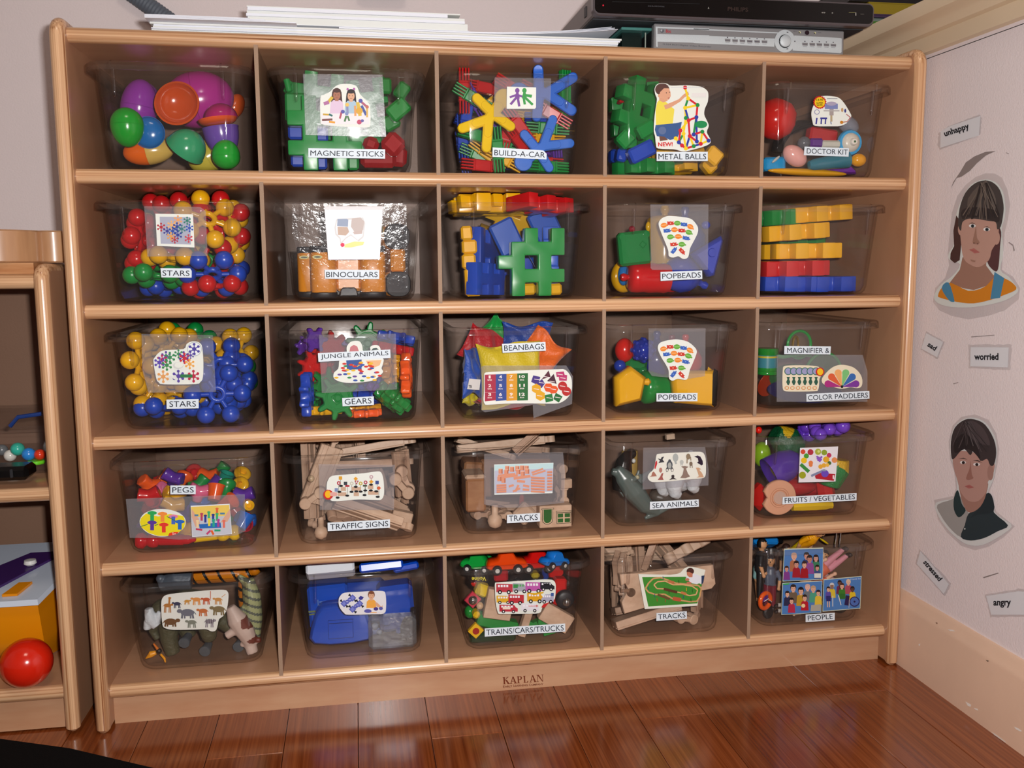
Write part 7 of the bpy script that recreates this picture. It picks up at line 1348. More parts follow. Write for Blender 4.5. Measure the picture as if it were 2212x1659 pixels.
# fourth-row TRACKS tray
t = C[3][2]
bx_(t, 470, 800, .040, 240, 400, 'a06a3c', 0, d=.06, base='large brown curved wooden bridge block', mt=wood('bridge_wood', '8a5c38', '9c6e48', (30, 30, 60), rough=.5)); bx_(t, 470, 590, .036, 250, 60, 'c0a080', 0, d=.05, base='pale wooden slat on the bridge block', mt=wd(2)); bx_(t, 450, 480, .045, 240, 150, '8a5c38', 6, d=.05, base='second brown wooden bridge block', mt=MATS['bridge_wood'])
hs = put(t, 'toy_house', 'block', 'pale wooden house block with green door and window', None, 1482, 1122, .016, (0, 0, 0), 1, parts=[('house_block', box_me(.0505, .024, .0345, .001), [wd(2)])])
hk = t.k(1482, 1122, t.y + .042)
def on_house(c, q, dz=0): return (c, [((u - 1482) * hk, (1135 - v) * hk) for u, v in q], dz)
for nm, items in (('door_print', [on_house('24301c', [(1308, 1028), (1460, 1028), (1460, 1046), (1448, 1046), (1450, 1160), (1436, 1205), (1400, 1225), (1360, 1225), (1325, 1200), (1315, 1160), (1320, 1046), (1308, 1046)]), on_house('cdb294', [(1314, 1032), (1454, 1032), (1454, 1042), (1314, 1042)], 1), on_house('cdb294', [(1326, 1046), (1443, 1046), (1443, 1158), (1430, 1200), (1398, 1218), (1362, 1218), (1332, 1196), (1322, 1158)], 1), on_house('0a5a18', [(1336, 1044), (1432, 1044), (1432, 1160), (1418, 1192), (1392, 1208), (1366, 1208), (1344, 1190), (1334, 1160)], 2)]),
                  ('window_print', [on_house('24301c', rect(1485, 1068, 1678, 1090)), on_house('cdb294', rect(1490, 1073, 1673, 1085), 1), on_house('24301c', rect(1492, 1092, 1668, 1224)), on_house('cdb294', rect(1498, 1096, 1662, 1218), 1)] + [on_house('0a5a18', rect(x, y, x + 64, y + 46), 2) for x in (1506, 1590) for y in (1102, 1162)])):
    g = G(); ms = []
    for c, q, dz in items:
        mt_ = paint('', c)
        if mt_ not in ms: ms.append(mt_)
        g.prism(q, -.01215 - .0001 * dz, -.0119, 0, ms.index(mt_))
    q_ = link(nm, g.mesh(nm, 0), hs, ms)
for a in [(1620, 610, .030, 'b', 0, 90, 10, 1.25, 2), (1690, 640, .040, 'b', 0, 90, 20, 1.25, 1), (1660, 700, .024, 'k', 0, 0, 10, .7, 2), (1630, 820, .026, 'b', 0, 90, 0, 1.25, 2), (1710, 840, .036, 'b', 0, 90, 0, 1.25, 1), (650, 1080, .026, 'B', 0, 5, 20, 1.1, 1), (800, 1100, .022, 'b', 0, 3, 10, 1.2, 2), (560, 1210, .035, 's', 75, 15, 30, .8, 0), (660, 1215, .030, 'B', 0, 5, 30, 1.3, 1), (733, 1225, .018, 'p', 180, 0, 0, 1.3, 2), (930, 1020, .035, 's', 85, 2, 0, .9, 2)]: trk(t, *a)
bx_(t, 1180, 1035, .034, 200, 160, 'c0a080', 0, d=.02, base='flat wooden block behind the name label', mt=wd(0)); bx_(t, 1090, 1140, .030, 220, 220, 'c0a080', 45, d=.012, base='wooden block standing on its corner', mt=wd(2)); bx_(t, 1058, 960, .030, 55, 240, 'a03020', 3, d=.006, base='narrow red painted strip', name='red_strip')
bx_(t, 1010, 600, .12, 900, 480, '6a4a38', 2, d=.05, base='dark wooden plate standing at the back', mt=MATS['bridge_wood'])
for a in [(700, 230, .09, 'l', 80, -4, 0, 1.2, 2), (480, 260, .10, 's', 80, 20, 0, 1, 2), (1110, 215, .08, 'h', 60, -40, 0, .9, 1), (1350, 240, .11, 'l', 84, 6, 0, 1, 1)]: trk(t, *a)
# SEA ANIMALS tray
t = C[3][3]
def animal(t, key, u, v, dy, parts, mats, base, rot=(0, 0, 0), sc=1, color=None, name='toy_animal', vox=.0014, extra=()):
    me = blob(key, parts, vox, color)
    if not extra: return put(t, name, 'toy animal', base, me, u, v, dy, [R(a) for a in rot], sc, mats)
    return put(t, name, 'toy animal', base, None, u, v, dy, [R(a) for a in rot], sc, parts=[('body', me, mats)] + list(extra))
m_bear = pm('polar_white', 'd4dce2', rough=.6, bump=.8, bscale=180)
quad = lambda L, h, r, hr, leg: [('t', [(-L * .5, 0, h), (-L * .15, 0, h * 1.06), (L * .25, 0, h * 1.08), (L * .5, 0, h * 1.02)], [r * .85, r * 1.05, r, r * .8]), ('t', [(L * .45, 0, h * 1.05), (L * .68, 0, h * 1.15), (L * .8, 0, h * 1.1)], [r * .7, hr, hr * .9]), ('t', [(L * .78, 0, h * 1.08), (L * .95, 0, h * .98)], [hr * .7, hr * .45]),
    ('s', (L * .68, r * .45, h * 1.15 + hr), hr * .35), ('s', (L * .68, -r * .45, h * 1.15 + hr), hr * .35)] + [('t', [(x, y, h * .95), (x + dx, y, h * .5), (x + dx * .3, y, leg * 1.1), (x + dx * .3 + leg * .6, y, leg)], [leg * 1.9, leg * 1.35, leg * 1.0, leg * 1.1]) for x, dx in ((L * .32, .002), (-L * .36, -.003)) for y in (r * .5, -r * .5)]
animal(t, 'bear', 1250, 985, .026, quad(.060, .034, .019, .013, .0082), [m_bear], 'white polar bear figure seen from the side', (0, 0, 35), 1.15, name='toy_polar_bear', extra=[('nose', cached('nz', lambda: G().sph((.0615, 0, .036), .003, 10).mesh('nose')), [m_blk])])
animal(t, 'whale', 560, 1010, .026, [('t', [(-.040, 0, .040), (-.030, 0, .026), (-.014, 0, .004), (.004, .002, -.018), (.024, .004, -.030)], [.006, .013, .0155, .012, .006]), ('t', [(.020, .004, -.029), (.040, .0, -.020)], [.006, .003]), ('t', [(.020, .004, -.029), (.002, .0, -.036)], [.006, .0025]), ('t', [(-.026, -.004, .018), (-.012, -.014, .030)], [.006, .003]), ('t', [(-.028, 0, .028), (-.048, 0, .036)], [.009, .005])],
       [pm('shark_grey', '566663', rough=.3, coat=.3), pm('shark_belly', 'b4b090', rough=.4)], 'grey whale figure curving down with its tail at the bottom', (0, 0, 0), 1.1, lambda c: 1 if c.y < -.004 and c.x + c.z > .012 else 0, name='toy_whale')
animal(t, 'seal', 330, 640, .05, [('t', [(-.004, 0, -.034), (0, 0, -.010), (.004, 0, .012), (.014, 0, .024)], [.012, .017, .013, .009]), ('s', (.018, 0, .024), .0085)], [pm('seal_black', '0c0d0e', rough=.25)], 'black seal figure standing at the left side', (0, 0, 20), 1, name='toy_seal')
animal(t, 'peng', 900, 960, .045, [('t', [(-.02, 0, -.006), (0, 0, .0), (.022, 0, -.004)], [.012, .016, .010]), ('t', [(.018, 0, 0), (.03, 0, .01)], [.006, .004])], [MATS['seal_black']], 'shiny black sea animal behind the name label', (0, 10, 0), 1, name='toy_seal')
animal(t, 'tort', 860, 1010, .035, [('s', (0, 0, 0), (.022, .016, .012)), ('t', [(.018, 0, 0), (.032, 0, .004)], [.006, .005])], [pm('walrus_brown', '4a443c', rough=.4)], 'brown rounded sea animal at the middle', (0, 15, 0), 1, name='toy_walrus')
animal(t, 'gold', 430, 620, .075, [('t', [(0, 0, -.03), (0, 0, .03)], [.014, .014])], [pm('golden_tan', 'b0904a', rough=.3, coat=.5)], 'golden tan animal figure deep at the left', (0, 0, 0), 1, name='toy_sea_lion')
animal(t, 'fish', 520, 830, .05, [('t', [(-.03, 0, -.006), (0, 0, .002), (.03, 0, .010)], [.007, .010, .003]), ('t', [(.0, 0, .004), (.012, 0, .02)], [.005, .002])], [pm('dolphin_grey', '6f7c7a', rough=.25, coat=.4)], 'small grey dolphin figure above the whale', (0, -20, 0), 1, name='toy_dolphin')
el_(t, 485, 525, .04, 26, 30, 'd0d4d0', 'white_pebble', 'toy animal', 'tiny white penguin head at the top left')
bx_(t, 965, 200, .16, 110, 70, 'c8a070', -6, d=.01, b=.0006, base='pale wooden tab leaning at the back', mt=wd(2))
# FRUITS / VEGETABLES tray
t = C[3][4]
m_bump = lambda n, c: pm(n, c, rough=.3, coat=.3, bump=1.0, bscale=260)
def bic(zc): return lambda c: 0 if c.z > zc else 1
put(t, 'toy_pineapple', 'toy food', 'bumpy dark green and yellow toy fruit at the upper left', blob('pine', [('t', [(-.02, 0, .018), (0, 0, .004), (.018, 0, -.012)], [.016, .026, .020])], .002, lambda c: 1 if c.z > .012 + .8 * abs(c.x + .006) - .3 * c.y * 0 and c.x > -.012 else 0), 600, 420, .050, (0, 0, 0), 1.05, [m_bump('avocado_green', '0f5a34'), m_bump('corn_yellow', 'd8b020')])
put(t, 'toy_eggplant', 'toy food', 'purple cone-shaped eggplant half with open end', None, 545, 730, .034, (R(20), R(-25), 0), 1, parts=[('skin', cached('eggp', lambda: G().lathe([(.001, .036), (.010, .034), (.020, .024), (.026, .006), (.027, -.018), (.0265, -.024), (.0255, -.024), (.024, -.022), (.001, -.014)], 30, 0, 'x').mesh('skin', 60)), [pl('4c2aa0', .2)]), ('cut_face', cached('eggc', lambda: G().at((-.0165, 0, .0)).lathe([(.010, 0), (.001, -.0015)], 20, 0, 'x').mesh('cut')), [pl('a89820', .4)])])
def grapes(key, n): return cached(('grp', key), lambda: [g := G()] and [g.sph((rnd.uniform(-.022, .022), rnd.uniform(-.01, .01), rnd.uniform(-.008, .008)), .0095, 14, 0, 9) for _ in range(n)] and g.sph((.018, -.006, .006), .011, 16).mesh('grapes', 60))
put(t, 'toy_grapes', 'toy food', 'bunch of shiny purple toy grapes at the top', grapes(1, 7), 1180, 235, .055, (0, 0, 0), 1.1, [pl('7a4ad0', .15)]); put(t, 'toy_grapes', 'toy food', 'second bunch of purple grapes behind', grapes(2, 8), 880, 235, .085, (0, 0, 0), 1.2, [pl('6a3cc0', .15)])
put(t, 'toy_corn', 'toy food', 'toy fruit with green top and yellow bottom at the right', blob('corn', [('t', [(-.008, 0, .024), (0, 0, .0), (.008, 0, -.018)], [.016, .024, .021])], .002, lambda c: 0 if c.z > -.008 else 1), 1370, 770, .040, (0, 10, 0), 1.05, [m_bump('lime_green', '16803c'), m_bump('corn_yellow', 'd8b020')])
lathe_put(t, 1480, 610, .06, [(.001, -.016), (.010, -.008), (.016, .004), (.014, .010), (.001, .012)], 'dc1c14', 'toy_strawberry', 'toy food', 'small red toy strawberry at the right side', (0, 0, 0), 'z')
lathe_put(t, 900, 1110, .050, [(.001, -.024), (.016, -.022), (.028, -.008), (.030, .004), (.024, .018), (.012, .024), (.004, .022), (.001, .020)], 'c41420', 'toy_tomato', 'toy food', 'round red toy tomato behind the name label', (0, 0, 0), 'z')
bx_(t, 1210, 1190, .045, 220, 320, 'c81a18', -12, d=.02, base='red slanted toy pepper piece', name='toy_pepper', cat='toy food', b=.008)
bx_(t, 240, 1120, .04, 160, 340, 'c4140c', 0, d=.03, base='red ribbed toy pepper at the left edge', name='toy_pepper', cat='toy food', b=.010); el_(t, 280, 560, .07, 110, 160, '8ab814', 'toy_lime', 'toy food', 'lime green toy fruit at the left edge'); el_(t, 240, 240, .05, 40, 45, 'e01c10', 'toy_cherry', 'toy food', 'red toy cherry above the tray rim'); el_(t, 1060, 205, .12, 60, 50, '6a9a10', 'toy_pea', 'toy food', 'green toy fruit between the grapes'); el_(t, 700, 1000, .07, 300, 110, 'b01420', 'toy_apple', 'toy food', 'dark red toy apple behind the eggplant')
put(t, 'toy_mushroom', 'toy food', 'flat tan mushroom slice with ring marks at the front', None, 500, 1200, .012, (0, 0, 0), 1, parts=[('slice', cached('mush', lambda: G().prism(circ(0, 0, .0285, 34, a0=math.radians(-158), a1=math.radians(158)) + [(-.024, .006), (-.020, 0), (-.024, -.006)], -.004, .004, .001).mesh('slice', 45)), [pl('d8a080', .4)]), ('ring_mark', cached('mushr', lambda: G().ring((0, -.004, 0), .0125, .0008, 30, 6).ring((0, -.004, 0), .0158, .0005, 30, 6).mesh('ring')), [pl('c08868', .5)]), ('round_centre', cached('mushc', lambda: G().prism(circ(0, 0, .0105, 26), -.0048, -.003, .0004).mesh('c', 45)), [pl('c8a898', .5)])])
put(t, 'toy_banana', 'toy food', 'yellow toy banana piece lying beside the mushroom slice', cached('bana', lambda: G().tube([(-.036, 0, -.002), (-.02, 0, 0), (.006, 0, .001), (.022, 0, .0), (.028, 0, -.001), (.034, 0, -.001)], [.008, .0105, .0112, .0095, .0065, .0062], 8).mesh('banana', 40)), 950, 1295, .022, (0, R(2), 0), 1, [pl('e0bc10', .2)])
# wild animal tray
t = C[4][0]
m_ele = pm('elephant_olive', '4f4c34', rough=.6, bump=.8, bscale=220); m_hip = pm('hippo_grey', '48505a', rough=.45, bump=.3, bscale=200); m_tig = pm('tiger_orange', 'c87410', rough=.35); m_strp = pm('tiger_black', '120e0c', rough=.4); m_zeb = pm('zebra_cream', 'a8ac7c', rough=.4); m_zg = pm('zebra_grey', '5f6458', rough=.4); m_cow = pm('cow_white', 'c8b0a4', rough=.5); m_cbr = pm('cow_brown', '6a2c1c', rough=.5)
m_hoof = pm('hoof_grey', '4f565c', rough=.5)
animal(t, 'ele', 900, 930, .034, [('t', [(-.034, 0, .018), (-.01, 0, .024), (.02, 0, .020), (.036, 0, .012)], [.018, .023, .021, .012]), ('t', [(-.030, -.006, .010), (-.031, -.008, -.016), (-.027, -.008, -.036)], [.015, .011, .009]), ('t', [(.018, -.006, .004), (.020, -.008, -.012), (.020, -.006, -.016)], [.014, .010, .009]), ('t', [(-.022, .010, .006), (-.012, .012, -.022)], [.012, .009]), ('t', [(.028, .010, .004), (.046, .012, -.014)], [.012, .008]), ('t', [(-.044, -.002, .012), (-.052, -.004, -.008), (-.046, -.006, -.018)], [.012, .006, .004]), ('s', (-.040, 0, .018), .015)],
       [m_ele], 'olive grey elephant figure with thick legs', (0, 0, -10), 1.18, None, 'toy_elephant')
animal(t, 'hippo', 1350, 960, .050, [('t', [(-.04, 0, .004), (0, 0, .010), (.04, 0, .004)], [.014, .017, .012])] + [('t', [(x, -.004, 0), (x + dx, -.012, -.018)], [.009, .0075]) for x, dx in ((-.034, -.006), (-.012, .002), (.034, .004))], [pm('rhino_dark', '20262c', rough=.4, bump=.3, bscale=200)], 'dark grey animal lying behind the elephant', (0, -4, 0), 1.1, None, 'toy_rhino')
for u, v in [(1005, 955), (1245, 1080), (1632, 1035)]: put(t, 'toy_hoof', 'toy animal', 'round grey foot of a lying animal', cached('hoof', lambda: G().lathe([(.001, .020), (.006, .018), (.0075, .004), (.0085, 0), (.008, -.0015), (.001, -.002)][::-1], 18, 0, 'y').mesh('hoof', 50)), u, v, .026, (R(10), 0, R(-10)), 1, [m_hoof])
animal(t, 'bear2', 560, 680, .030, [('t', [(0, 0, .016), (.002, 0, 0), (.010, 0, -.012)], [.006, .009, .007]), ('t', [(-.002, 0, -.004), (-.004, 0, -.016)], [.006, .005]), ('t', [(.010, 0, -.004), (.016, 0, .010)], [.006, .004])], [m_bear], 'small white animal figure at the left', (0, 0, 0), 1, None, 'toy_polar_bear')
animal(t, 'zeb', 1850, 590, .030, [('t', [(-.002, 0, .044), (.002, 0, .02), (.004, 0, -.01), (.004, 0, -.036)], [.008, .012, .011, .007]), ('t', [(-.002, -.002, .01), (-.018, -.004, -.002), (-.022, -.006, .008)], [.006, .005, .0045]), ('t', [(-.004, 0, .04), (-.014, 0, .05)], [.006, .003]), ('t', [(.0, 0, -.01), (-.012, 0, -.024)], [.006, .004])], [m_zeb, m_zg], 'cream and grey striped animal standing upright at the right', (0, 0, 0), 1.15, lambda c: 1 if math.sin(c.z * 620 + c.x * 260) > .5 else 0, 'toy_zebra')
animal(t, 'tig', 1710, 470, .036, [('t', [(0, 0, .03), (.002, 0, .005), (0, 0, -.02)], [.009, .012, .009])], [m_tig, m_strp], 'orange striped tiger figure behind the cream animal', (0, 0, 0), 1.05, lambda c: 1 if math.sin(c.z * 420 + c.x * 120) > .5 else 0, 'toy_tiger')
animal(t, 'cow', 1740, 810, .024, [('t', [(-.012, 0, .028), (-.004, 0, .010), (.006, 0, -.008), (.012, 0, -.022)], [.006, .013, .012, .009]), ('t', [(.010, 0, -.020), (.014, -.002, -.036)], [.008, .0075]), ('t', [(-.004, -.002, -.002), (-.018, -.004, -.010)], [.006, .005]), ('s', (.022, 0, -.02), .004), ('s', (.002, 0, -.024), .004)], [m_cow, m_cbr], 'pinkish white and brown cow figure pointing down', (0, 0, 0), 1.15, lambda c: 1 if (c.x * 1.2 + c.z) > .012 - .02 * math.sin(c.z * 260) and c.x > .002 else 0, 'toy_cow')
animal(t, 'tig2', 1400, 175, .045, [('t', [(-.045, 0, -.002), (-.02, 0, .002), (.02, 0, .002), (.045, 0, -.002)], [.009, .013, .013, .008]), ('t', [(.03, -.006, 0), (.04, -.014, -.01)], [.006, .004]), ('s', (.05, -.002, .006), .009)], [m_tig, m_strp], 'orange tiger figure lying on top at the rim', (0, 0, 0), 1.1, lambda c: 1 if math.sin(c.x * 330 + c.z * 160) > .78 else 0, 'toy_tiger')
animal(t, 'hip2', 900, 225, .05, [('t', [(-.02, 0, -.006), (0, 0, .0), (.022, 0, -.002)], [.009, .014, .013]), ('s', (-.018, -.004, .004), .006)], [m_hip], 'slate grey hippo figure on top at the rim', (0, 0, 0), 1.1, None, 'toy_hippo')
put(t, 'toy_bird', 'toy animal', 'small bird figure with orange beak and black head', None, 690, 1080, .016, (0, 0, 0), 1, parts=[('head', ell(.004, .004, .004), [m_strp], (.003, 0, .002)), ('beak', cached('beak', lambda: G().tube([(-.001, 0, 0), (-.008, 0, -.002), (-.016, 0, -.008)], [.003, .005, .0008], 10).mesh('beak')), [pl('e89a10')]), ('leg', cached('bleg', lambda: G().tube([(.005, 0, -.003), (.010, 0, -.010), (.011, 0, -.016)], [.0015, .0018, .001], 8).mesh('leg')), [pl('e89a10')]), ('neck', cached('bneck', lambda: G().tube([(.002, 0, .004), (-.004, 0, .014)], [.0022, .0012], 8).mesh('neck')), [pl('c86a10')])])
# blue car parts tray
t = C[4][1]
CB = '0c4cc0'
def shellbox(w_, d, h, r, key): return cached(('sb', key), lambda: G().prism(cr([(-w_ / 2, -h / 2), (-w_ / 2, h * .1), (-w_ * .40, h * .40), (-w_ * .25, h / 2), (w_ * .25, h / 2), (w_ * .40, h * .40), (w_ / 2, h * .1), (w_ / 2, -h / 2)], 3), -d / 2, d / 2, r).mesh('shell', 60))
put(t, 'toy_car', 'toy car', 'rounded blue car body with square door mark', None, 760, 1035, .028, (0, 0, 0), 1, parts=[('car_body', shellbox(.083, .034, .058, .004, 'a'), [pl(CB, .15)]), ('door_outline', cached('dl', lambda: G().tube([(-.019, -.0173, .008), (.018, -.0173, .008), (.018, -.0173, -.021), (-.019, -.0173, -.021)], .0004, 6, 0, True).tube([(-.018, -.0173, .003), (.017, -.0173, .003)], .0005, 6).mesh('dl')), [pl('08245e', .3)])])
put(t, 'toy_car', 'toy car', 'upright blue car body with grille at the left', None, 560, 600, .036, (0, R(-3), 0), 1, parts=[('car_body', box_me(.062, .04, .068, .004), [pl(CB, .15)]), ('grille', cached('grl', lambda: [g := G()] and [g.box((.006, -.0203, .010 - .0044 * i), (.040, .001, .0022), .0004) for i in range(5)] and g.box((-.0155, -.0203, .002), (.002, .001, .024), .0004).mesh('grille')), [pl('5a7cc0', .3)]), ('sticker', cached('stk2', lambda: G().box((-.026, -.0203, -.004), (.010, .0004, .003)).box((-.025, -.0203, -.0085), (.011, .0004, .0025)).box((-.022, -.0203, -.024), (.008, .0004, .003)).mesh('st')), [pl('6a7a50', .5)])])
bx_(t, 1500, 620, .045, 420, 560, CB, -4, d=.04, base='blue car body at the right', b=.006, name='toy_car', cat='toy car'); CN[CB] = 'blue'
bx_(t, 1000, 640, .075, 620, 520, '0a3fa8', 0, d=.03, base='blue car body behind the card', b=.006, name='toy_car', cat='toy car')
put(t, 'clear_case', 'toy car', 'hazy clear plastic car cover at the lower right', box_me(.072, .03, .048, .006), 1380, 1010, .022, (0, 0, 0), 1, [clear('hazy_plastic', (.85, .88, .92), f0=.09, rough=.12, haze=.16, edge=.85, hazecol=(.5, .53, .56), bump=.4, bsc=120)])
lathe_put(t, 1700, 930, .026, [(.001, -.006), (.012, -.006), (.0165, -.003), (.0165, .004), (.012, .006), (.001, .006)], '101214', 'wheel_toy', 'toy wheel', 'black toy wheel at the right side', (0, 0, 50), 'y')
lathe_put(t, 1620, 720, .030, [(.001, .010), (.004, .009), (.0045, .0), (.003, -.004), (.001, -.008)], '14161a', 'knob_toy', 'toy wheel', 'small black axle knob above the wheel', (0, 0, 0), 'z')
for a in [(1180, 870, .036, 40, 40), (1230, 940, .03, 30, 30)]: el_(t, *a, 'b8c0c8', 'clear_bead', 'toy car', 'small clear plastic knob')
for a in [(1180, 1045, .04, 140, 80), (1310, 845, .04, 90, 50), (1450, 920, .04, 60, 80)]: bx_(t, *a, '2a62c8', d=.006, base='small light blue plastic tab', name='blue_tab', cat='toy car')
bx_(t, 665, 225, .040, 560, 120, 'c8d2dc', -2, rx=-40, d=.03, base='shiny white toy car hood on top', name='toy_hood', cat='toy car', mt=pl('e4eaf2', .12)); bx_(t, 1250, 180, .05, 500, 110, '0a48c4', -3, rx=-20, d=.04, base='blue car part on top behind the rim', name='toy_car', cat='toy car'); bx_(t, 1620, 170, .05, 300, 90, '0a48c4', -8, rx=-10, d=.03, base='blue car part at the top right', name='toy_car', cat='toy car')
# TRAINS/CARS/TRUCKS tray
t = C[4][2]
for a in [(780, 760, .026, 330, 360, 12, 'large plain wooden block at the left'), (1528, 920, .012, 390, 220, 33, 'plain wooden block tilted at the front right'), (1100, 990, .016, 90, 330, 18, 'narrow wooden stick behind the name label')]: bx_(t, a[0], a[1], a[2], a[3], a[4], 'c8a080', a[5], d=.014, base=a[6], mt=wd(2), name='wooden_block', b=.0008)
m_tg = pl('1c8c34', .5); CN['1c8c34'] = 'green'
put(t, 'wooden_tree', 'toy', 'green wooden cut-out shape at the centre', cached('gtree', lambda: G().prism([(-.012, .034), (-.002, .038), (.008, .030), (.016, .014), (.014, .004), (.022, -.008), (.018, -.014), (.030, -.020), (.020, -.030), (.002, -.034), (.0, -.024), (-.008, -.012), (-.006, 0), (-.014, .010)], -.006, .006, .001).mesh('tree', 40)), 1310, 1050, .020, (0, 0, 0), 1, [m_tg])
put(t, 'wooden_tree', 'toy', 'low green wooden shape with steps along the bottom', cached('gt2', lambda: G().prism([(-.026, -.012), (-.026, .004), (-.018, .010), (-.008, .004), (.004, .010), (.018, .004), (.026, .010), (.034, -.002), (.026, -.012)], -.006, .006, .001).mesh('t2', 40)), 1260, 1190, .028, (0, 0, 0), 1.05, [m_tg])
bx_(t, 760, 1020, .024, 520, 150, '1c8c34', 18, d=.022, base='green wooden train wagon', mt=m_tg, name='toy_train', cat='toy train'); bx_(t, 1480, 1120, .035, 260, 120, '1c8c34', 0, base='green wooden block at the lower right', mt=m_tg)
bx_(t, 700, 1240, .018, 560, 90, '0c3018', 1, d=.02, base='dark green plastic bar along the bottom', name='toy_train', cat='toy train')
put(t, 'warning_sign', 'toy', 'yellow diamond sign block with red oval', None, 495, 1085, .008, (0, R(45), 0), 1, parts=[('sign_block', box_me(.0175, .008, .0175, .0006), [pl('e8b810', .4)]), ('red_oval', cached('ro', lambda: G().prism(circ(0, 0, .0052, 18, .0052), -.0046, -.0038).mesh('o')), [paint('', 'a01c14')])])
put(t, 'toy_wheel_set', 'toy', 'red diamond piece holding a silver ball', None, 450, 710, .020, (0, 0, 0), 1, parts=[('red_frame', cached('rf', lambda: G().prism([(-.013, 0), (0, .0135), (.013, 0), (0, -.0135)], -.003, .004, .001).mesh('f')), [pl('c83048', .4)]), ('steel_ball', cached('stb', lambda: G().sph((0, -.003, .0), .0072, 22, 0, 14).mesh('b', 180)), [pm('steel', '9a9a98', rough=.15, metal=.9)])])
put(t, 'rolling_toy', 'toy', 'black wheel with a silver ball hub at the right', None, 1660, 700, .020, (0, 0, 0), 1, parts=[('tyre', cached('tyr', lambda: G().lathe([(.001, -.005), (.011, -.005), (.0145, -.002), (.0145, .004), (.001, .005)], 26, 0, 'y').mesh('t', 50)), [m_bbk]), ('steel_ball', cached('stb2', lambda: G().sph((.001, -.007, -.002), .0068, 22, 0, 14).mesh('b', 180)), [MATS['steel']])])
for a in [(1520, 600, .03, 150, 330, 'c81414', 4, 'tall red wooden train wagon at the right'), (1740, 640, .035, 90, 170, 'd01c10', -10, 'red wooden piece at the right edge'), (1690, 1115, .030, 150, 180, '182c78', 0, 'dark blue wooden barrel at the lower right'), (570, 580, .03, 160, 150, 'e0c010', 25, 'yellow wooden piece at the upper left'), (800, 400, .05, 170, 150, 'b01c28', 0, 'red wooden car behind the rim'), (1220, 400, .06, 100, 70, 'a89820', 0, 'mustard wooden piece behind the card'), (1360, 380, .07, 120, 180, '1a3a8a', 0, 'blue wooden piece behind the card'), (940, 400, .06, 140, 130, '8a7a9a', 0, 'pale lilac wooden piece behind the card'), (940, 1000, .05, 120, 80, '16389a', 0, 'blue wooden piece at the middle'), (500, 880, .03, 80, 90, 'e0b810', 30, 'small yellow wooden piece at the left'), (700, 1130, .05, 400, 90, 'e0a810', 10, 'yellow wooden strip under the wagon')]:
    bx_(t, *a[:6], ry=a[6], base=a[7], name='wooden_piece', cat='toy')
el_(t, 405, 860, .04, 70, 80, '0c8a30', 'green_ball', 'ball', 'green wooden ball at the left edge'); el_(t, 480, 505, .045, 45, 45, 'd02010', 'red_ball', 'ball', 'small red ball at the upper left'); el_(t, 548, 785, .022, 45, 45, 'c09a70', 'wooden_ball', 'ball', 'small wooden ball beside the red diamond'); el_(t, 1685, 505, .045, 45, 45, '30302e', 'steel_bead', 'ball', 'dark metal ball above the black wheel')
def car(t, u, v, dy, c, base, sc=1, rot=(0, 0, 0)):
    put(t, 'toy_car', 'toy car', base, None, u, v, dy, [R(a) for a in rot], sc, parts=[('car_body', cached('carb', lambda: G().prism(cr([(-.022, -.008), (-.022, .002), (-.012, .004), (-.008, .012), (.006, .013), (.013, .004), (.023, .001), (.023, -.008)], 3), -.010, .010, .0015).mesh('body', 50)), [pl(c, .2)])] + [('wheel', cached('carw', lambda: G().lathe([(.001, -.003), (.0055, -.003), (.0062, -.001), (.0062, .002), (.001, .003)], 18, 0, 'y').mesh('w')), [m_bbk], (x, -.0105, -.008)) for x in (-.013, .013)] + [('hubcap', cached('carh', lambda: G().lathe([(.001, -.0036), (.0028, -.0032), (.003, 0), (.001, 0)], 14, 0, 'y').mesh('h')), [pl('e4e4e0')], (x, -.0105, -.008)) for x in (-.013, .013)])
car(t, 870, 235, .040, 'e0440c', 'orange toy car on top of the pile', 1.25); car(t, 400, 250, .045, '0fa03c', 'green toy car on top at the left', 1.1, (0, 0, -25)); car(t, 1250, 215, .050, 'd01410', 'red toy car on top of the pile', 1.3); car(t, 1460, 215, .045, '1a7ad8', 'bright blue toy car on top at the right', 1.0, (0, 10, 30)); car(t, 600, 235, .06, '109a40', 'second green toy car behind the orange one', 1.1); car(t, 1640, 330, .05, 'c81818', 'red toy car upright at the right rim', 1.1, (0, 80, 0)); car(t, 640, 420, .05, '101010', 'black toy car upside down at the left', 1.2, (180, 0, 0)); car(t, 1100, 390, .06, '14181c', 'dark toy car behind the picture card', 1.1)
bx_(t, 530, 440, .012, 240, 90, '101010', 2, d=.012, base='black wooden piece with yellow lettering upside down', name='wooden_piece', cat='toy')
tv, tf, ta_, tb_, tc_, td_ = textmesh('Voline', .02); g = G(); g.raw([(-(v[0] - (ta_ + tb_) / 2) / (tb_ - ta_) * .022, -.0062, -(v[1] - (tc_ + td_) / 2) / (td_ - tc_) * .0062) for v in tv], tf)
link('side_print', g.mesh('side_print', 0), REG[-1][4], [paint('', 'e8dc30')])
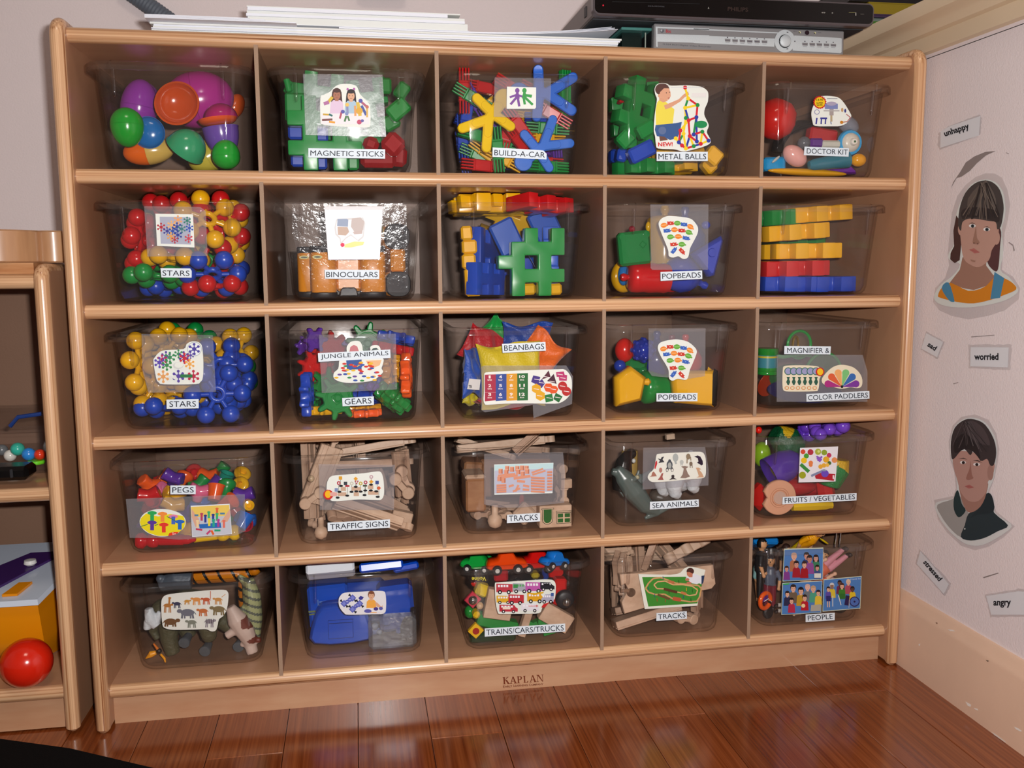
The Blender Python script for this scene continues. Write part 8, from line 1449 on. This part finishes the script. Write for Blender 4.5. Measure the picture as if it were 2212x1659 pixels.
# bottom-row TRACKS tray
t = C[4][3]
g = G(); g.prism([(-.072, .036), (-.045, .038), (.080, .052), (.086, .022), (.080, .014), (.060, .010), (-.060, -.026), (-.066, -.008), (-.060, .004), (-.056, .012), (-.062, .022), (-.068, .018)], -.006, .006, .001)
put(t, 'track_plate', 'track', 'wide wooden switch track plate with a round notch', None, 915, 850, .004, (R(-3), R(4), 0), 1.0, parts=[('plate', g.mesh('plate', 40), [wd(2)]), ('joint_hole', cached('jh', lambda: G().at((-.052, -.0062, .008)).lathe([(.0072, 0), (.001, 0)], 22, 0, 'y').mesh('jh')), [wood('hole_wood', '7a5c46', '8c6c54', (40, 40, 40), rough=.7)]), ('notch', cached('jn', lambda: G().box((-.062, -.0061, .011), (.014, .001, .005)).mesh('jn')), [MATS['hole_wood']])])
el_(t, 1650, 640, .022, 52, 66, 'd0a880', 'round_joint', 'track', 'round wooden joint knob at the right'); REG[-1][4].active_material = wd(2)
for a in [(950, 1060, .034, 'l', 70, -8, 0, 1.1, 1), (690, 1300, .020, 's', 75, -14, 0, 1.2, 0), (1090, 1270, .022, 'p', 180, 0, 0, 1.4, 2), (1230, 1245, .024, 'b', 0, 15, 20, 1.4, 2), (330, 480, .045, 'c', 0, 75, 60, .8, 1), (400, 520, .035, 'c', 0, 85, 60, .8, 0), (290, 1200, .05, 's', 0, 85, 60, .6, 1), (1620, 900, .05, 's', 0, 88, 40, .8, 1), (1350, 1130, .06, 'l', 40, -20, 0, 1, 1), (300, 850, .06, 's', 0, 88, 60, .9, 1),
          (420, 260, .08, 's', 80, 88, 0, 1, 2), (600, 250, .09, 'l', 80, 86, 0, 1, 1), (950, 230, .09, 'l', 82, 8, 0, 1.3, 2), (1280, 230, .06, 's', 60, 50, 0, 1, 0), (1480, 210, .055, 'B', 60, -25, 0, 1.6, 2), (780, 240, .07, 'c', 60, -70, 0, .9, 1), (280, 290, .06, 'h', 40, 0, 0, .8, 2)]: trk(t, *a)
# PEOPLE tray
t = C[4][4]
def doll(t, u, v, dy, cols, base, rot, sc=1, key='d'):
    """little figure: hair, skin, top, trousers; one skin with painted areas"""
    ps = [('t', [(0, 0, -.004), (0, 0, .012), (0, 0, .020)], [.0075, .0085, .006]), ('t', [(0, 0, .018), (0, 0, .026)], [.0032, .0032]), ('s', (0, 0, .031), (.0062, .0066, .0078))]
    for s in (-1, 1): ps += [('t', [(s * .008, 0, .017), (s * .013, 0, .006), (s * .012, -.004, -.005)], [.0036, .0030, .0022]), ('s', (s * .012, -.005, -.0075), .0028), ('t', [(s * .004, 0, -.004), (s * .0048, 0, -.020), (s * .005, 0, -.036)], [.0050, .0040, .0030]), ('t', [(s * .005, 0, -.037), (s * .005, -.006, -.038)], [.0032, .0026])]
    def colr(c):
        if c.z > .034 or (c.z > .026 and c.y > .001): return 0
        if c.z > .0225 or (abs(c.x) > .0095 and c.z < .004 and c.z > -.012): return 1
        if c.z > -.004: return 2
        return 3 if c.z > -.034 else 4
    me = blob('doll', ps, .0011, colr)
    face = cached('dface', lambda: G().sph((-.0022, -.0063, .032), (.0007, .0004, .0007), 8).sph((.0022, -.0063, .032), (.0007, .0004, .0007), 8).sph((0, -.0070, .0300), (.0008, .0012, .0012), 8).mesh('face'))
    put(t, 'toy_figure', 'toy figure', base, None, u, v, dy, [R(a) for a in rot], sc, parts=[('body', me, [pl(cols[0], .5), pl(cols[1], .5), pl(cols[2], .4), pl(cols[3], .4), pl('2a2020', .4)]), ('face', face, [pl('241814', .4)])])
SK = 'd8a070'
for a in [((330, 600, .034, ('120e0c', SK, '16181c', '0c0c10'), 'dark-haired toy figure in black standing at the left', (0, 10, 60), 1.3)), ((460, 520, .045, ('0c0a0a', 'c08a60', '101014', '14181c'), 'toy figure in black behind the left corner', (0, 0, -20), 1.4)), ((270, 850, .04, ('3a241c', SK, '8cc0c0', SK), 'toy figure in pale blue shirt at the left edge', (0, -8, 40), 1.2)), ((1290, 600, .035, ('e8b808', 'e8b898', 'd8684a', 'd890a0'), 'blond toy figure lying with its legs to the right', (0, -125, 0), 1.3)), ((1330, 660, .04, ('d8b070', SK, 'e0b090', 'c8a0a8'), 'toy figure in peach clothes lying behind the blond one', (0, -60, 0), 1.2)), ((920, 250, .05, ('3a2010', SK, 'e8a010', 'd8b80c'), 'yellow-dressed toy figure on top of the pile', (50, 0, 20), 1.3)), ((450, 880, .035, ('2a2a30', SK, '5a6478', '7a1c30'), 'toy figure in grey blue shirt beside the picture cards', (0, 0, -30), 1.2)), ((800, 1255, .03, ('c8c4bc', 'd8b898', 'd0ccc8', 'b8b4b0'), 'white-clothed toy figure lying at the bottom', (0, 88, 0), 1.0)), ((1250, 1190, .05, ('4a3020', SK, 'c0c0c8', '9a9aa0'), 'toy figure in grey lying behind the cards', (0, 80, 0), 1.1)), ((1000, 900, .06, ('201814', SK, '3a6a4a', '2a3a6a'), 'toy figure in green hidden behind the cards', (0, 30, 0), 1.3)), ((760, 700, .06, ('3a241c', SK, '8a2a3a', '2a2a3a'), 'toy figure in dark red behind the cards', (0, -20, 0), 1.3))]: doll(t, *a)
put(t, 'toy_wheelchair', 'toy', 'orange and purple toy wheelchair with black wheel', None, 385, 1110, .020, (0, 0, R(25)), 1, parts=[('orange_seat', cached('wcs', lambda: G().ring((0, 0, 0), .0125, .0038, 20, 8, 0, 'y', -.2, PI + .6 + PI * .6).mesh('s', 60)), [pl('ee5a0c', .2)]), ('purple_back', cached('wcb', lambda: G().box((-.001, .002, .006), (.016, .010, .018), .004).mesh('b', 50)), [pl('5a1a7a', .2)]), ('wheel', cached('wcw', lambda: G().lathe([(.001, -.003), (.009, -.003), (.0105, 0), (.009, .003), (.001, .003)], 24, 0, 'y').mesh('w', 50)), [m_bbk], (.008, 0, -.022)), ('white_trim', cached('wct', lambda: G().tube([(-.009, -.005, .002), (0, -.006, .005), (.010, -.005, -.003)], .0007, 6).mesh('t')), [pl('e0e0e8')])])
lathe_put(t, 1480, 1205, .024, [(.001, -.006), (.007, -.006), (.008, -.004), (.0135, -.004), (.015, -.001), (.0135, .004), (.001, .005)], '0c0c0e', 'wheel_toy', 'toy wheel', 'black toy tyre at the lower right', (0, 0, 10), 'y')
put(t, 'toy_walker', 'toy', 'shiny silver walker frame on top at the right', cached('svf', lambda: [g := G()] and [g.tube([(x, 0, -.012), (x + .004, 0, .012)], .0015, 8) for x in (-.026, -.019, .019, .026)] and g.tube([(-.022, .0, .012), (.03, .0, .012)], .0012, 8).mesh('f')), 1270, 215, .05, (R(-10), 0, 0), 1.1, [pm('chrome', 'd8dce0', rough=.1, metal=1)])
bx_(t, 360, 255, .05, 330, 90, '0c78c8', 4, rx=-30, d=.03, base='bright blue toy piece on top at the left', name='blue_piece', cat='toy'); bx_(t, 460, 250, .08, 300, 60, '101214', -5, base='black toy piece at the top left', name='black_piece', cat='toy')
el_(t, 1170, 240, .07, 70, 12, 'e0c010', 'yellow_stick', 'toy', 'thin yellow stick between the silver bars', 35)
# ------------------------------------------------------------ settle every toy inside its tray
def verts_of(o):
    bpy.context.view_layer.update(); out = []
    for q in [o] + list(o.children):
        if q.type == 'MESH':
            vs = q.data.vertices; st = max(1, len(vs) // 500); mw = q.matrix_world
            out += [mw @ vs[i].co for i in range(0, len(vs), st)]
    return out
bpy.context.view_layer.update()
from mathutils.bvhtree import BVHTree
def clamp(t, V, mv, fwd=True):
    n = t.pl.n
    if n.dot(CAM - t.pl.o) < 0: n = -n
    zc = t.z + .0035; top = ZS[t.r] - .0015
    for it in range(2):
        lo, hi = min(p.z for p in V) + mv.z, max(p.z for p in V) + mv.z
        dz = max(0, zc + .0006 - lo); dz = dz if hi + dz < top else max(0, top - hi) if dz else min(0, top - hi)
        if hi - lo > top - zc - .0006: dz = (top + zc) / 2 - (hi + lo) / 2
        mv.z += dz
        q = [p for p in V if p.z + mv.z < t.z + .138]
        d = max((p + mv - t.pl.o).dot(n) for p in q) + .0036 if q else -1
        if d > 0:
            c = V[0] + mv - CAM; c.normalize(); mv += Vector((c.x, c.y, 0)) * (d / -(c.x * n.x + c.y * n.y))
        xs = [(p.x + mv.x, min(max(p.z + mv.z - t.z, 0), .134)) for p in V]; hwf = lambda z: .0806 + .0105 * z / .134 if z < .1339 else .105
        R1 = max(x - t.x - hwf(z) for x, z in xs); L1_ = max(t.x - x - hwf(z) for x, z in xs)
        if R1 > 0 and L1_ > 0: mv.x += (L1_ - R1) / 2
        elif R1 > 0: mv.x -= min(R1, max(0, -L1_))
        elif L1_ > 0: mv.x += min(L1_, max(0, -R1))
        bk_ = max(p.y for p in V) + mv.y - (t.y + .31)
        if bk_ > 0: mv.y -= bk_
    return mv
def soup(o):
    vs = []; fs = []
    for q in [o] + list(o.children):
        if q.type == 'MESH':
            k = len(vs); mw = q.matrix_world; vs += [mw @ v.co for v in q.data.vertices]; fs += [[i + k for i in p.vertices] for p in q.data.polygons]
    return vs, fs
trays = {}
for e in REG: trays.setdefault(id(e[0]), []).append(e)
for L in trays.values():
    t = L[0][0]; placed = []; S = []
    for e in L:
        vs, fs = soup(e[4]); st = max(1, len(vs) // 400); V = vs[::st]
        mv = clamp(t, V, Vector((0, 0, 0))); S.append([e[4].location.y, e, vs, fs, V, mv])
    S.sort(key=lambda q: q[0])
    for _, e, vs, fs, V, mv in S:
        best = None; c = sum(V, Vector()) / len(V) - CAM; c.normalize()
        for k in range(0, 26):
            m = mv + c * (.004 * k)
            if k: m = clamp(t, V, m.copy())
            lo = Vector([min(p[i] for p in V) + m[i] for i in range(3)]); hi = Vector([max(p[i] for p in V) + m[i] for i in range(3)])
            tr = None; hits = 0
            for pl_, ph_, pt in placed:
                if all(lo[i] < ph_[i] and hi[i] > pl_[i] for i in range(3)):
                    if tr is None: tr = BVHTree.FromPolygons([p + m for p in vs], fs)
                    if tr.overlap(pt): hits += 1
            if best is None or hits < best[0]: best = (hits, m, lo, hi, tr)
            if hits == 0: break
        hits, m, lo, hi, tr = best
        placed.append((lo, hi, tr or BVHTree.FromPolygons([p + m for p in vs], fs))); e[4].location = e[4].location + m
# ------------------------------------------------------------ labels for the things in the trays
NUM = 'zero one two three four five six seven eight nine ten eleven twelve thirteen fourteen fifteen sixteen seventeen eighteen nineteen twenty'.split()
ORD = 'leftmost second third fourth fifth sixth seventh eighth ninth tenth eleventh twelfth thirteenth fourteenth fifteenth sixteenth'.split()
grp = {}
for e in REG: grp.setdefault((e[0].r, e[0].c, e[1]), []).append(e)
for (r, c, base), L in grp.items():
    sh_ = SHORT[r][c]; n = len(L)
    for i, e in enumerate(sorted(L, key=lambda e: (e[2], e[3]))):
        if n == 1: lb = f'{base} in the {sh_}'
        elif i == 0: lb = f'leftmost {base} of {NUM[n]} in the {sh_}'
        elif i == n - 1: lb = f'rightmost {base} of {NUM[n]} in the {sh_}'
        else: lb = f'{base}, {ORD[i]} from left of {NUM[n]}, {sh_}'
        e[4]['label'] = lb
        if n > 1: e[4]['group'] = f'{base}s in the {sh_}'
        if len(lb.split()) > 16: print('LONG', lb)
